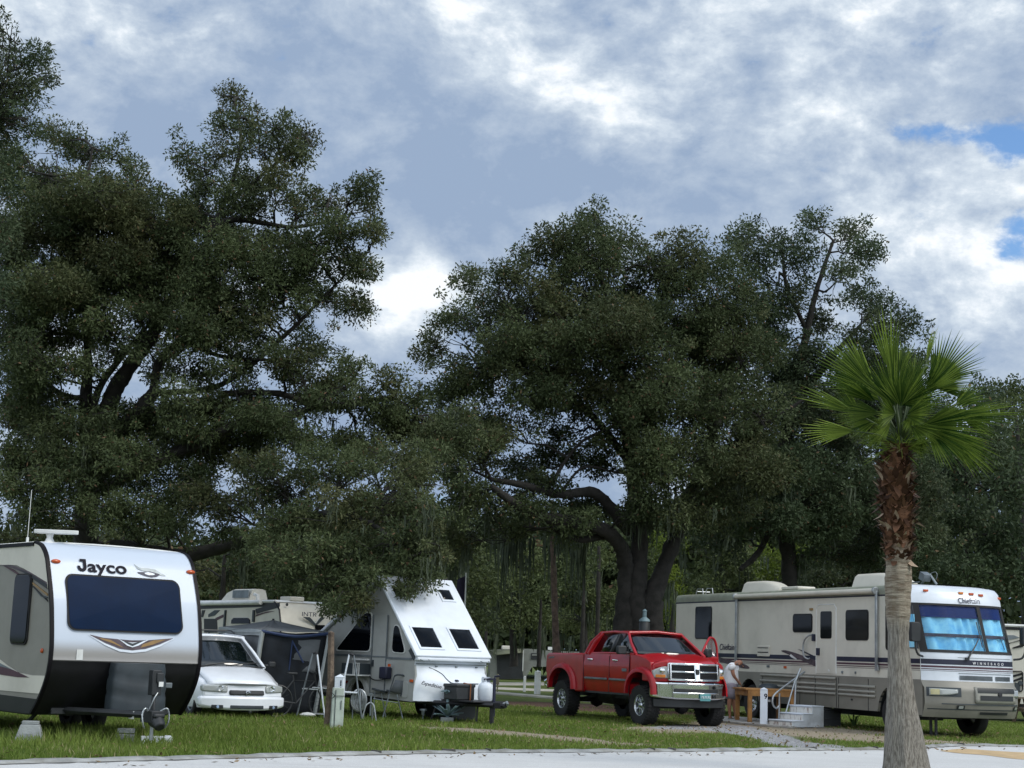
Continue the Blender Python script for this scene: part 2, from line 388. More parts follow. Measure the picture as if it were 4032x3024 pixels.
co = N(t, 'ShaderNodeTexCoord').outputs['Object']
na = noise(t, co, .9, 6, .65).outputs[0]; nb = noise(t, co, 6, 5, .7).outputs[0]; nc = noise(t, co, 45, 3, .6).outputs[0]
gcol = mixc(t, maprange(t, na, .35, .65), (.075, .115, .025), (.12, .15, .045)); gcol = mixc(t, maprange(t, nb, .45, .75, 0, .6), gcol, (.16, .135, .07))
dcol = mixc(t, nc, (.26, .21, .15), (.40, .35, .27))
vor = N(t, 'ShaderNodeTexVoronoi'); vor.inputs['Scale'].default_value = 30; t.links.new(co, vor.inputs['Vector'])
sepv = N(t, 'ShaderNodeSeparateColor'); t.links.new(vor.outputs['Color'], sepv.inputs[0])
vcol = mixc(t, sepv.outputs[0], (.16, .16, .16), (.50, .50, .52))
def msk(L, lo=.35, hi=.6, k=.8):
    s_ = total2(t, [mask_ell(t, co, *q) for q in L])
    s_ = mathn(t, 'ADD', s_, mathn(t, 'MULTIPLY', mathn(t, 'SUBTRACT', nb, .5), k)); s_ = mathn(t, 'ADD', s_, mathn(t, 'MULTIPLY', mathn(t, 'SUBTRACT', na, .5), k))
    return maprange(t, s_, lo, hi)
def total2(t, bs):
    o = bs[0]
    for q in bs[1:]: o = mathn(t, 'ADD', o, q)
    return o
c = mixc(t, msk(DIRT), gcol, dcol)
c = mixc(t, msk(MULCH), c, mixc(t, nb, (.075, .045, .032), (.16, .10, .075)))
c = mixc(t, msk(GRAV), c, vcol)
t.links.new(c, b.inputs['Base Color']); b.inputs['Roughness'].default_value = .95; b.inputs['Specular IOR Level'].default_value = .15
bb = N(t, 'ShaderNodeBump'); bb.inputs['Strength'].default_value = .8; bb.inputs['Distance'].default_value = .04
t.links.new(mathn(t, 'ADD', nc, mathn(t, 'MULTIPLY', nb, 1.5)), bb.inputs['Height']); t.links.new(bb.outputs[0], b.inputs['Normal'])
q = MB(); q.add([(-600, -300, 0), (600, -300, 0), (600, 900, 0), (-600, 900, 0)], [(0, 1, 2, 3)])
tag(q.build('ground', gm, smooth=0), kind='structure')

rm = bpy.data.materials.new('road_surface'); rm.use_nodes = True; t = rm.node_tree; b = t.nodes['Principled BSDF']
co = N(t, 'ShaderNodeTexCoord').outputs['Object']
na = noise(t, co, .7, 6, .6).outputs[0]; nb = noise(t, co, 60, 3, .6).outputs[0]
c = mixc(t, na, (.52, .52, .51), (.70, .70, .69)); c = mixc(t, maprange(t, nb, .35, .7, 0, .6), c, (.36, .36, .36))
wv = N(t, 'ShaderNodeMapping'); wv.inputs['Scale'].default_value = (.25, 3, 1); wv.inputs['Rotation'].default_value = (0, 0, math.radians(-38)); t.links.new(co, wv.inputs[0])
nd = noise(t, wv.outputs[0], 1.5, 4, .6).outputs[0]; c = mixc(t, maprange(t, nd, .5, .75, 0, .45), c, (.42, .41, .40))
t.links.new(c, b.inputs['Base Color']); b.inputs['Roughness'].default_value = .9
bb = N(t, 'ShaderNodeBump'); bb.inputs['Strength'].default_value = .4; bb.inputs['Distance'].default_value = .01; t.links.new(nb, bb.inputs['Height']); t.links.new(bb.outputs[0], b.inputs['Normal'])
q = MB(); n = len(KF)
v = [(p[0], p[1], .004) for p in KF] + [(p[0]+2.8, p[1]-3.4, .004) for p in KF]
q.add(v, [(i, i+1, i+1+n, i+n) for i in range(n-1)])
tag(q.build('road', rm, smooth=0), kind='structure')
# sand washed over the road edge
a_ = [gnd(*p)[:2] for p in [(3700, 2958), (3790, 2950), (3900, 2957), (4000, 2963), (4200, 2975), (4300, 3010), (4150, 2998), (4000, 2990), (3880, 2975), (3780, 2968)]]
a_ = smoothline(a_+[a_[0]], 4)
q = MB(); q.add([(p[0], p[1], .009) for p in a_[:-1]], [tuple(range(len(a_)-1))])
sandm = mat('sand', (.56, .40, .22), .95, var=.12, vs=3, bump=.4)
tag(q.build('sand_patch', sandm, smooth=0), kind='structure')
# kerb: a low rolled concrete edge with cracks
km = mat('kerb_concrete', (.36, .37, .365), .9, var=.2, vs=2.5, bump=.6, bs=18, dirt=.9)
q = MB(); rows = []; rng = random.Random(4)
fine = smoothline(KF[1:-1], 10); fine = [KF[0]]+fine+[KF[-1]]
for i, p in enumerate(fine):
    d = fine[min(i+1, len(fine)-1)]-fine[max(i-1, 0)]; d = d/np.linalg.norm(d); nrm = np.array([-d[1], d[0]])
    w = .02*rng.random()
    rows.append([(*(p+nrm*o), z) for o, z in ((-.02, .0), (0, .018+w*.4), (.05, .030+w*.8), (.16, .034+w), (.22+w, .024), (.27, .0))])
q.sheet(rows)
tag(q.build('kerb', km, smooth=60), kind='structure')
# a dark gutter seam in front of the kerb
q = MB(); rows = []
for i, p in enumerate(fine):
    d = fine[min(i+1, len(fine)-1)]-fine[max(i-1, 0)]; d = d/np.linalg.norm(d); nrm = np.array([-d[1], d[0]])
    w = .03+.12*rng.random()
    rows.append([(*(p-nrm*w), .008), (*(p+nrm*.01), .008)])
q.sheet(rows)
for i in range(6, len(fine)-6):
    if rng.random() < .10:
        p = fine[i]; d = fine[i+1]-fine[i-1]; a_ = math.atan2(d[1], d[0]); q.box((p[0]-math.sin(a_)*.11, p[1]+math.cos(a_)*.11, .034), (.012+.02*rng.random(), .22, .05), rz=a_+rng.uniform(-.5, .5))
tag(q.build('gutter_seam', mat('gutter_dirt', (.12, .115, .105), .95, var=.3), smooth=0), kind='structure')
# far paths and the kerb lines seen behind the campers
for nm, pts, z in (('far_road', [(1700, 2698), (2600, 2700), (2600, 2688), (1700, 2687)], .006), ('far_path', [(1700, 2706), (2600, 2740), (2600, 2731), (1700, 2697)], .012), ('far_kerb', [(1700, 2712), (2600, 2788), (2600, 2782), (1700, 2706)], .05)):
    q = MB(); P4 = [gnd(*p)[:2] for p in pts]; q.prism([tuple(p) for p in P4], 'z', .0 if z > .04 else z-.003, z)
    tag(q.build(nm, mat(nm+'_sand', (.50, .47, .40), .95, var=.15, vs=.8, dirt=.3), smooth=0), kind='structure')
# ------------------------------------------------------------------ wheels shared by the vehicles
def wheel(parent, x, y, R, w, rim_r, side, rimmat, spokes=8, tread=True, steer=0, name='wheel'):
    """axis along y; side = -1 when the outer face looks to -y"""
    root = bpy.data.objects.new(name, None); COL.objects.link(root); root.parent = parent; root.location = (x, y, R); root.rotation_euler.z = steer
    t = MB(); h = w/2
    t.lathe([(rim_r, -h*.80), (R*.80, -h*1.0), (R*.93, -h*.98), (R*.985, -h*.82), (R, -h*.5), (R, h*.5), (R*.985, h*.82), (R*.93, h*.98), (R*.80, h), (rim_r, h*.80)], ax='y', n=40)
    if tread:
        nb = 34
        for i in range(nb):
            a = 2*math.pi*i/nb
            for (yy, dy, o) in ((-h*.72, h*.5, 0), (h*.72, h*.5, 0), (-h*.2, h*.34, .5), (h*.2, h*.34, 0)):
                aa = a+o*2*math.pi/nb
                t.box((math.cos(aa)*R*1.0, yy, math.sin(aa)*R*1.0), (R*.05, dy, R*.11), ry=-aa)
            t.box((math.cos(a)*R*.955, side*h*.97, math.sin(a)*R*.955), (R*.08, h*.08, R*.09), ry=-a)
    t.build('tyre', M_['black_rubber'], root, smooth=35)
    r = MB(); s = side
    r.lathe([(rim_r*1.02, s*h*.84), (rim_r*.97, s*h*.84), (rim_r*.90, s*h*.60), (rim_r*.86, s*h*.15), (rim_r*.5, s*h*.02), (.001, s*h*.02)], ax='y', n=32)
    for i in range(spokes):
        a = 2*math.pi*(i+.5)/spokes
        for (p0, p1, wd) in ((.22, .92, .17),):
            c = (p0+p1)/2*rim_r
            r.box((math.cos(a)*c, s*h*.50, math.sin(a)*c), ((p1-p0)*rim_r, h*.16, rim_r*wd), ry=-a)
    r.lathe([(rim_r*.30, s*h*.2), (rim_r*.30, s*h*.62), (rim_r*.2, s*h*.78), (.001, s*h*.80)], ax='y', n=20)
    r.build('rim', rimmat, root, smooth=40, bevel=.004)
    return root

# ------------------------------------------------------------------ red pickup truck
X, Y, a = VF['T']
tr = thing('pickup_truck', 'red lifted crew cab pickup truck with big knobbly tyres and its driver door open', 'pickup truck', (X, Y, 0), math.radians(a))
RP = M_['red_paint']; W = 1.0
def arch(cx, r, z0, n=14, lo=.0):
    """points of a wheel arch from rear to front, seen as (x, z), opening downwards to z0"""
    o = []
    for i in range(n+1):
        q = math.pi*(1-i/n); o.append((cx+r*math.cos(q), z0+max(0, math.sin(q))**.8*(r*.86)))
    return o
AZ = .70
ar_r = arch(-1.98, .60, AZ); ar_f = arch(1.93, .58, AZ+.01)
xq_ = -.86
def side_panel(pts, name, y0, y1, parent=tr):
    for s in (-1, 1):
        q = MB(); q.prism(pts, 'y', s*y0, s*y1); q.build(name, RP, parent, bevel=.035, seg=3, smooth=50)
# bed side with rear arch
bed = [(-2.90, 1.10), (-2.86, .84), (-2.78, .72)] + ar_r + [(-1.3, .64), (-.885, .66), (-.885, 1.60), (-2.84, 1.57), (-2.92, 1.5)]
fend = [(1.385, .66)] + ar_f[1:-2] + [(2.46, 1.0), (2.36, 1.28), (2.32, 1.44), (2.1, 1.53), (1.385, 1.64)]
for s in (-1, 1):
    q = MB(); q.prism(bed, 'y', s*.80, s*1.0); q.build('bed_side', RP, tr, bevel=.04, seg=3, smooth=50)
    q = MB(); q.prism(fend, 'y', s*.72, s*(.985 if s < 0 else .96)); q.build('front_fender', RP, tr, bevel=.05, seg=3, smooth=50)
q_ = 0
q = MB(); q.box((-1.88, 0, .78), (1.98, 1.7, .06)); q.box((-.90, 0, 1.13), (.04, 1.7, .9)); q.build('bed_floor', M_['black_plastic'], tr)
q = MB(); q.box((-2.87, 0, 1.2), (.07, 1.66, .76)); q.build('tailgate', RP, tr, bevel=.02)
# cab lower body: two doors and the cab corner on the near side; on the far side the front door stands open
def cab_piece(x0, x1, s, name):
    pr = [(x0, .64), (x1, .64), (x1, 1.62), (x0, 1.62)]
    q = MB(); n = 9; rows = []
    for i in range(n):
        z = .64+(1.625-.64)*i/(n-1); k = (z-.64)/.985
        y = W*(.93+.075*math.sin(min(1, k*1.15)*math.pi*.62)) - (.035*max(0, (k-.85)/.15))
        if k < .12: y -= .03
        rows.append([(x0, s*y, z), (x1, s*y, z)])
    pr = [(p[0][1], p[0][2]) for p in rows]; pr = pr+[(y-s*.06, z) for y, z in pr[::-1]]
    q = MB(); q.prism(pr, 'x', x0, x1); return q.build(name, RP, tr, smooth=35, bevel=.006)
for s in (-1, 1):
    cab_piece(-.865, .42, s, 'rear_door')
    if s < 0: cab_piece(.435, 1.37, s, 'front_door')
q = MB(); q.box((.26, 0, .72), (2.3, 1.84, .16)); q.box((.26, 0, .95), (2.2, 1.80, .3)); q.build('cab_floor', M_['black_plastic'], tr)
q = MB(); q.box((.2, .62, 1.38), (.12, .5, .62)); q.box((.2, -.45, 1.38), (.12, .5, .62)); q.box((.35, 0, 1.12), (.5, 1.5, .14)); q.box((1.28, 0, 1.42), (.25, 1.6, .3)); q.build('seats', M_['charcoal_plastic'], tr, bevel=.03)
# roof and pillars
def ring(z):  # greenhouse outline half widths and x limits at a height
    k = (z-1.62)/(2.13-1.62)
    return dict(y=.93-.19*k, xr=-.84+.42*k, xf=1.66-.82*k)
q = MB()
rows = []
for i in range(9):
    k = i/8; x = -.46+1.36*k; crown = .035*math.sin(math.pi*k)
    hw = .735
    rows.append([(x, hw*w_, 2.095+crown+.055*(1-abs(w_)**3)) for w_ in np.linspace(-1, 1, 11)])
q.sheet(rows); q.build('roof', RP, tr, smooth=60, solid=.05)
q = MB()
for s in (-1, 1):
    lo, hi = ring(1.62), ring(2.12)
    q.tube([(1.60, s*.95, 1.60), (1.2, s*.86, 1.87), (hi['xf']+.03, s*.745, 2.105)], [.045, .036, .036], 8)          # windscreen pillar
    q.tube([(hi['xf']+.03, s*.745, 2.105), (.2, s*.75, 2.13), (-.44, s*.745, 2.10)], .036, 8)
    q.tube([(-.80, s*.95, 1.58), (-.68, s*.87, 1.86), (-.43, s*.745, 2.10)], [.075, .065, .05], 8)
    q.tube([(-.66, s*.95, 1.58), (-.50, s*.87, 1.88), (-.30, s*.75, 2.08)], [.07, .06, .05], 8)
    q.tube([(-.86, s*.94, 1.60), (.4, s*.95, 1.615), (1.62, s*.945, 1.61)], .03, 8)
    q.add([(-.87, s*.965, 1.60), (-.52, s*.965, 1.60), (-.26, s*.775, 2.10), (-.47, s*.775, 2.12), (-.87, s*.90, 1.60), (-.52, s*.90, 1.60), (-.26, s*.72, 2.10), (-.47, s*.72, 2.12)], [(0, 1, 2, 3), (4, 5, 6, 7), (0, 1, 5, 4), (1, 2, 6, 5), (2, 3, 7, 6), (3, 0, 4, 7)])
q.tube([(.88, -.745, 2.115), (.93, 0, 2.155), (.88, .745, 2.115)], .04, 8)
q.tube([(-.46, -.745, 2.10), (-.5, 0, 2.12), (-.46, .745, 2.10)], .045, 8)
q.build('cab_pillar', RP, tr, smooth=60)
q = MB()
for s in (-1,):
    q.prism([(.37, 1.63), (.50, 1.63), (.56, 2.09), (.47, 2.09)], 'y', s*.0, s*.0001) if False else None
    q.add([(.34, s*.965, 1.63), (.50, s*.965, 1.63), (.58, s*.785, 2.09), (.47, s*.785, 2.09)], [(0, 1, 2, 3)])
s = 1; q.add([(.34, s*.965, 1.63), (.50, s*.965, 1.63), (.58, s*.785, 2.09), (.47, s*.785, 2.09)], [(0, 1, 2, 3)])
q.build('door_pillar', M_['black_plastic'], tr, solid=.03)
def side_glass(s, x0, x1, x2, x3, name):
    q = MB(); q.add([(x0, s*.945, 1.62), (x1, s*.945, 1.62), (x2, s*.77, 2.09), (x3, s*.77, 2.09)], [(0, 1, 2, 3)]); return q.build(name, M_['car_glass'], tr, solid=.012)
side_glass(-1, -.56, .36, .50, -.28, 'rear_door_window'); side_glass(-1, .48, 1.60, .90, .56, 'front_door_window')
side_glass(1, -.62, .36, .48, -.30, 'rear_door_window')
rows = []
for i in range(7):
    k = i/6; z = 1.635+(2.105-1.635)*k; xc = 1.74-.83*k; hw = .90-.17*k
    rows.append([(xc-.20*w_*w_*(1-.5*k), hw*w_, z) for w_ in np.linspace(-1, 1, 9)])
q = MB(); q.sheet(rows); q.build('windscreen', M_['car_glass'], tr, smooth=60, solid=.012)
q = MB(); q.add([(-.86, -.85, 1.62), (-.86, .85, 1.62), (-.48, .7, 2.08), (-.48, -.7, 2.08)], [(0, 1, 2, 3)]); q.build('rear_window', M_['car_glass'], tr, solid=.012)
q = MB(); q.tube([(1.72, -.25, 1.66), (1.55, .15, 1.72), (1.42, .55, 1.75)], .012, 6); q.tube([(1.70, .4, 1.66), (1.5, .65, 1.72)], .012, 6); q.build('wiper', M_['black_plastic'], tr)
# bonnet
def xf(y, base=2.80, k=.36): return base-k*abs(y/1.0)**2.3
rows = []
for i in range(13):
    k = i/12; row = []
    for w_ in np.linspace(-1, 1, 21):
        y = .93*w_; x0 = 1.72-.16*w_*w_; x1 = xf(y, 2.74, .34); x = x0+(x1-x0)*k
        z = 1.665-.155*k-.05*k**4 - .10*abs(w_)**4 + .045*math.exp(-((abs(w_)-.52)/.16)**2)*(1-k**3)*min(1, 4*k) - .02*math.exp(-(w_/.3)**2)
        if k > .97: z -= .05
        row.append((x, y, z))
    rows.append(row)
q = MB(); q.sheet(rows); q.build('bonnet', RP, tr, smooth=60, solid=.03)
def band(ys, zb, zt, base, k, thick, mt, name, parent=tr, bevel=.01, lean=0.):
    """a strip wrapped round the curved front, from height zb to zt"""
    q = MB(); n = len(ys); v = []
    for y in ys:
        b_ = zb(y) if callable(zb) else zb; t_ = zt(y) if callable(zt) else zt; x = xf(y, base, k)
        v += [(x, y, b_), (x-lean, y, t_), (x-thick-lean, y, t_), (x-thick, y, b_)]
    f = [(4*i+a_, 4*i+(a_+1) % 4, 4*(i+1)+(a_+1) % 4, 4*(i+1)+a_) for i in range(n-1) for a_ in range(4)] + [(0, 1, 2, 3), (4*n-4, 4*n-3, 4*n-2, 4*n-1)]
    q.add(v, f); return q.build(name, mt, parent, bevel=bevel, smooth=50)
L = np.linspace
band(L(-.93, .93, 13), 1.02, 1.08, 2.72, .34, .3, RP, 'front_valance')
for s in (-1, 1): band(L(s*.66, s*.965, 6), 1.0, lambda y: 1.50-.10*max(0, (abs(y)-.66)/.3)**2, 2.735, .36, .5, RP, 'fender_corner', bevel=.03)
gr_ = band(L(-.66, .66, 11), 1.06, 1.42, 2.74, .34, .05, M_['black_plastic'], 'grille', lean=.03)
CH = M_['chrome']
for zb, zt in ((1.04, 1.085), (1.225, 1.265), (1.395, 1.445)):
    band(L(-.68, .68, 11), zb, zt, 2.80-(zb-1.04)*.09, .34, .08, CH, 'grille_bar', gr_, .012)
for y0, y1 in ((-.70, -.62), (-.075, .075), (.62, .70)):
    band(L(y0, y1, 4), 1.05, 1.43, 2.81, .34, .08, CH, 'grille_bar', gr_, .012, lean=.035)
for i in range(8):
    z = 1.10+i*.036+(.03 if i > 3 else 0)
    if 1.215 < z < 1.27: continue
    band(L(-.62, .62, 9), z, z+.010, 2.765, .34, .04, M_['dark_metal'], 'grille_slat', gr_, 0)
# a horned animal head badge
q = MB(); bx = 2.825
q.prism(smoothline([(-.03, 1.20), (0, 1.185), (.03, 1.20), (.034, 1.26), (.022, 1.30), (-.022, 1.30), (-.034, 1.26)], 1), 'x', bx-.03, bx)
for s in (-1, 1): q.tube([(bx-.01, s*.015, 1.30), (bx, s*.05, 1.305), (bx, s*.066, 1.275), (bx, s*.05, 1.245), (bx, s*.04, 1.25)], [.012, .011, .009, .007, .004], 6)
q.build('badge', M_['black_plastic'], gr_, bevel=.004)
for s in (-1, 1):
    ys = L(s*.70, s*.975, 6)
    hl = band(ys, lambda y: 1.09, lambda y: 1.36-.10*max(0, (abs(y)-.70)/.27)**2, 2.775, .36, .16, M_['headlight_lens'], 'headlight', bevel=.02)
    q = MB(); q.lathe([(.07, 0), (.05, .03), (.001, .04)], c=(2.565, s*.80, 1.26), ax='x', n=16); q.build('reflector', CH, hl)
    band(L(s*.74, s*.93, 5), 1.10, 1.17, 2.785, .36, .06, M_['amber_lens'], 'indicator', hl, .01)
bp = band(L(-1.03, 1.0, 17), lambda y: .62+.07*max(0, abs(y)-.55), 1.0, 2.86, .38, .10, CH, 'front_bumper', bevel=.045)
band(L(-.60, .60, 11), .78, .87, 2.865, .38, .06, M_['black_plastic'], 'bumper_opening', bp, .01)
band(L(-.72, .72, 11), .945, .995, 2.89, .38, .06, CH, 'bumper_step', bp, .02)
band(L(-.62, .62, 11), .745, .785, 2.885, .38, .06, CH, 'bumper_lip', bp, .015)
band(L(-.95, .95, 13), .44, .62, 2.74, .34, .08, M_['black_plastic'], 'air_dam')
pl = band(L(.02, .32, 3), .60, .76, 2.895, .38, .012, M_['plate_teal'], 'number_plate', bevel=.004)
for i in range(6):
    q = MB(); q.box((2.905, .06+i*.044, .69), (.006, .012, .05)); q.box((2.905, .065+i*.044, .665 if i % 2 else .705), (.006, .026, .012)); q.build('plate_lettering', M_['letter_white'], pl)
# arches, strip, handles, mirrors, lamps
for s in (-1, 1):
    for ar, cx in ((ar_r, -1.98), (ar_f, 1.93)):
        q = MB(); rows = []; fo = 1. if s < 0 else .91
        c0 = (cx, AZ)
        for i, (x, z) in enumerate(ar):
            ox, oz = x-c0[0], z-c0[1]+.001; l = math.hypot(ox, oz); ox /= l; oz /= l
            rows.append([(x-.005*ox, s*.97, z-.005*oz), (x-.005*ox, s*1.085*fo, z-.005*oz), (x+.05*ox, s*1.09*fo, z+.05*oz), (x+.105*ox, s*1.05*fo, z+.105*oz), (x+.125*ox, s*.99*fo, z+.125*oz)])
        q.sheet(rows); q.build('fender_flare', M_['red_flare'], tr, smooth=60)
        q = MB(); rows = []
        for i, (x, z) in enumerate(ar): rows.append([(x, s*.99, z), (x, s*.45, z)])
        q.sheet(rows); q.build('wheel_well', M_['black_plastic'], tr)
    q = MB(); q.box((-.22, s*1.015, 1.0), (1.12, .022, .05)); q.box((.90, s*1.015, 1.0), (.9, .022, .05)) if s < 0 else None
    q.build('side_moulding', M_['grey_metal'], tr, bevel=.008)
    for hx in ((-.52, .72) if s < 0 else (-.52,)):
        q = MB(); q.tube([(hx-.09, s*.985, 1.45), (hx-.07, s*1.03, 1.455), (hx+.07, s*1.03, 1.455), (hx+.09, s*.985, 1.45)], .02, 8); q.build('door_handle', CH, tr)
q = MB()
q.box((1.30, -1.02, 1.64), (.10, .16, .05)); q.prism(rr(-1.30, 1.60, -1.06, 1.80, .05), 'x', 1.24, 1.36); q.build('door_mirror', M_['black_plastic'], tr, bevel=.02)
q = MB(); q.box((-.865, -1.004, 1.1), (.012, .01, .9)); q.box((.428, -1.004, 1.1), (.012, .01, .9)); q.box((1.378, -1.0, 1.15), (.012, .01, .9)); q.build('door_gap', M_['black_plastic'], tr)
q = MB()
for pts in SD('T', 4, [(262, 572), (328, 562)], -1.0), : pass
q.prism([(-2.78, 1.43), (-2.45, 1.46), (-2.45, 1.49), (-2.72, 1.475)], 'y', -1.012, -1.0); q.build('bed_badge', M_['grey_metal'], tr)
q = MB(); q.prism(rr(1.07, 1.20, 1.27, 1.27, .01), 'y', -1.025, -1.0); q.build('door_badge', M_['grey_metal'], tr)
q = MB()
for s in (-1, 1): q.tube([(-2.90, s*.92, .90), (-3.03, s*.92, .84), (-3.05, s*.90, .76), (-2.96, s*.88, .70)], [.04, .06, .06, .05], 8)
q.box((-3.02, 0, .80), (.14, 1.86, .18)); q.build('rear_bumper', CH, tr, bevel=.03)
q = MB(); q.box((-2.915, -.93, 1.22), (.05, .1, .3)); q.box((-2.915, .93, 1.22), (.05, .1, .3)); q.build('tail_lamp', M_['red_lens'], tr, bevel=.01)
# running gear
q = MB()
for s in (-1, 1): q.box((-.1, s*.42, .62), (5.0, .09, .16))
for x in (-1.95, 1.93):
    q.tube([(x, -.85, .44), (x, .85, .44)], .06, 10); q.lathe([(.01, -.18), (.14, -.12), (.19, 0), (.14, .12), (.01, .18)], c=(x, .12 if x > 0 else 0, .44), ax='y', n=16)
    for s in (-1, 1): q.tube([(x, s*.6, .5), (x+.05, s*.55, .95)], .05, 8); q.tube([(x, s*.6, .42), (x-.9 if x > 0 else x+.9, s*.5, .58)], .035, 8)
q.tube([(-1.9, 0, .46), (-.1, .1, .58)], .05, 8); q.tube([(1.9, .5, .42), (2.0, -.5, .46)], .03, 8)
q.lathe([(.02, -.55), (.24, -.45), (.26, .3), (.02, .42)], c=(-.55, -.28, .62), ax='x', n=14); q.box((.6, 0, .62), (1.3, .5, .26))
q.build('chassis', M_['dark_metal'], tr)
for x in (-1.93, 1.94):
    for s in (-1, 1): wheel(tr, x, s*.895, .445, .33, .235, s, M_['steel_rim'], 8, steer=0)
# the open driver door, hinged at its front edge
dr = bpy.data.objects.new('open_front_door', None); COL.objects.link(dr); dr.parent = tr; dr.location = (1.40, .98, 0); dr.rotation_euler.z = math.radians(-58)
q = MB(); q.prism([(-.95, .66), (0, .66), (0, 1.62), (-.95, 1.62)], 'y', -.05, .04); q.build('door_panel', RP, dr, bevel=.03)
q = MB(); q.prism(roundpoly([(-.90, .74), (-.05, .74), (-.05, 1.57), (-.90, 1.57)], .08), 'y', -.075, -.05); q.build('door_trim', M_['charcoal_plastic'], dr, bevel=.015)
q = MB(); q.tube(smoothline([(-.93, 0, 1.60), (-.93, -.02, 1.85), (-.86, -.05, 2.03), (-.72, -.07, 2.08), (-.56, -.06, 2.05), (-.25, -.03, 1.83), (0, 0, 1.62)], 5), .030, 8); q.build('window_frame', RP, dr, smooth=60)
gp = bpy.data.materials.new('pale_glass'); gp.use_nodes = True; t = gp.node_tree; t.nodes.clear()
g1 = N(t, 'ShaderNodeBsdfTransparent'); g1.inputs[0].default_value = (.92, .97, 1, 1); g2 = N(t, 'ShaderNodeBsdfGlossy'); g2.inputs['Roughness'].default_value = .04
fr = N(t, 'ShaderNodeFresnel'); fr.inputs[0].default_value = 1.5; mx = N(t, 'ShaderNodeMixShader'); t.links.new(mathn(t, 'MULTIPLY', fr.outputs[0], .5, True), mx.inputs[0]); t.links.new(g1.outputs[0], mx.inputs[1]); t.links.new(g2.outputs[0], mx.inputs[2])
o_ = N(t, 'ShaderNodeOutputMaterial'); t.links.new(mx.outputs[0], o_.inputs[0]); M_['pale_glass'] = gp
q = MB(); q.add([(-.91, 0, 1.6), (-.02, 0, 1.6), (-.25, -.03, 1.81), (-.56, -.06, 2.02), (-.72, -.07, 2.05), (-.86, -.05, 2.0)], [(0, 1, 2, 3, 4, 5)]); q.build('door_window', gp, dr, solid=.01)
q = MB(); q.prism(rr(-.30, 1.60, -.05, 1.80, .05), 'y', .05, .16); q.build('door_mirror', M_['black_plastic'], dr, bevel=.02)

# ------------------------------------------------------------------ white minivan (front view)
VF['V'] = None
vx, vy = G(2, 590, 1497)[:2]
VA = -60
VF['V'] = (vx, vy, VA)   # frame origin: ground below the middle of the front bumper; +x forwards (towards the road)
X, Y, a = VF['V']
vn = thing('minivan', 'white minivan parked nose out beside the grey and black travel trailer', 'minivan', (X, Y, 0), math.radians(a))
WP = mat('van_white', (.80, .83, .88), .25, var=.03, coat=.6)
hw = .93
def vxf(y, base=0., k=.30): return base-k*abs(y/hw)**2.6
def vband(ys, zb, zt, base, k, thick, mt, name, parent=vn, bevel=.012, lean=0.):
    q = MB(); n = len(ys); v = []
    for y in ys:
        b_ = zb(y) if callable(zb) else zb; t_ = zt(y) if callable(zt) else zt; x = vxf(y, base, k)
        v += [(x, y, b_), (x-lean, y, t_), (x-thick-lean, y, t_), (x-thick, y, b_)]
    f = [(4*i+a_, 4*i+(a_+1) % 4, 4*(i+1)+(a_+1) % 4, 4*(i+1)+a_) for i in range(n-1) for a_ in range(4)] + [(0, 1, 2, 3), (4*n-4, 4*n-3, 4*n-2, 4*n-1)]
    q.add(v, f); return q.build(name, mt, parent, bevel=bevel, smooth=50)
# body stations along x (rear -4.6 .. front): half width, sill, belt
q = MB(); rows = []
st = [(-.34, .80, .20, .68), (-.5, .88, .20, .76), (-.9, .93, .20, .86), (-1.35, .945, .2, .95), (-2.4, .95, .24, .99), (-4.3, .94, .26, 1.0), (-4.6, .86, .34, .98)]
for x, w_, z0, z1 in st:
    rows.append([(x, s_*w_*c_, z0+(z1-z0)*h_) for s_, seq in ((-1, [(.93, 0), (1.0, .25), (1.0, .7), (.97, .92), (.90, 1.0)]),) for c_, h_ in seq] + [(x, -w_*.6, z1+.03), (x, 0, z1+.04), (x, w_*.6, z1+.03)] + [(x, w_*c_, z0+(z1-z0)*h_) for c_, h_ in [(.90, 1.0), (.97, .92), (1.0, .7), (1.0, .25), (.93, 0)]])
q.sheet(rows); q.add(rows[0], [tuple(range(len(rows[0])))]); q.add(rows[-1], [tuple(range(len(rows[-1])))])
bd = q.build('body', WP, vn, smooth=55)
# bonnet
rows = []
for i in range(9):
    k = i/8; row = []
    for w_ in L(-1, 1, 15):
        y = .80*w_*(1-.05*k)-0; x = (-1.22+.10*(1-w_*w_))+( vxf(y, -.10, .26)-(-1.22))*k if True else 0
        z = 1.05-.20*k-.13*k**3-.05*abs(w_)**4
        row.append((x, y, z))
    rows.append(row)
q = MB(); q.sheet(rows); q.build('bonnet', WP, vn, smooth=60, solid=.03)
vb = vband(L(-hw, hw, 17), lambda y: .17+.07*abs(y/hw)**3, lambda y: .46-.02*abs(y/hw)**2, .03, .30, .22, WP, 'front_bumper', bevel=.05)
vband(L(-.86, .86, 15), .43, lambda y: .72-.05*abs(y/.86)**2, -.02, .28, .12, WP, 'nose_panel', bevel=.04, lean=.05)
vband(L(-.38, .38, 9), .475, .575, .012, .28, .06, M_['black_plastic'], 'grille', bevel=.03, lean=.02)
q = MB(); q.lathe([(.05, 0), (.05, .012), (.036, .016)], c=(.015, 0, .525), ax='x', n=20); q.box((.028, 0, .525), (.008, .075, .016), rx=.5); q.build('badge', M_['steel_rim'], vn)
vband(L(-.36, .36, 9), .205, .275, .045, .30, .06, M_['charcoal_plastic'], 'bumper_intake', vb, .012)
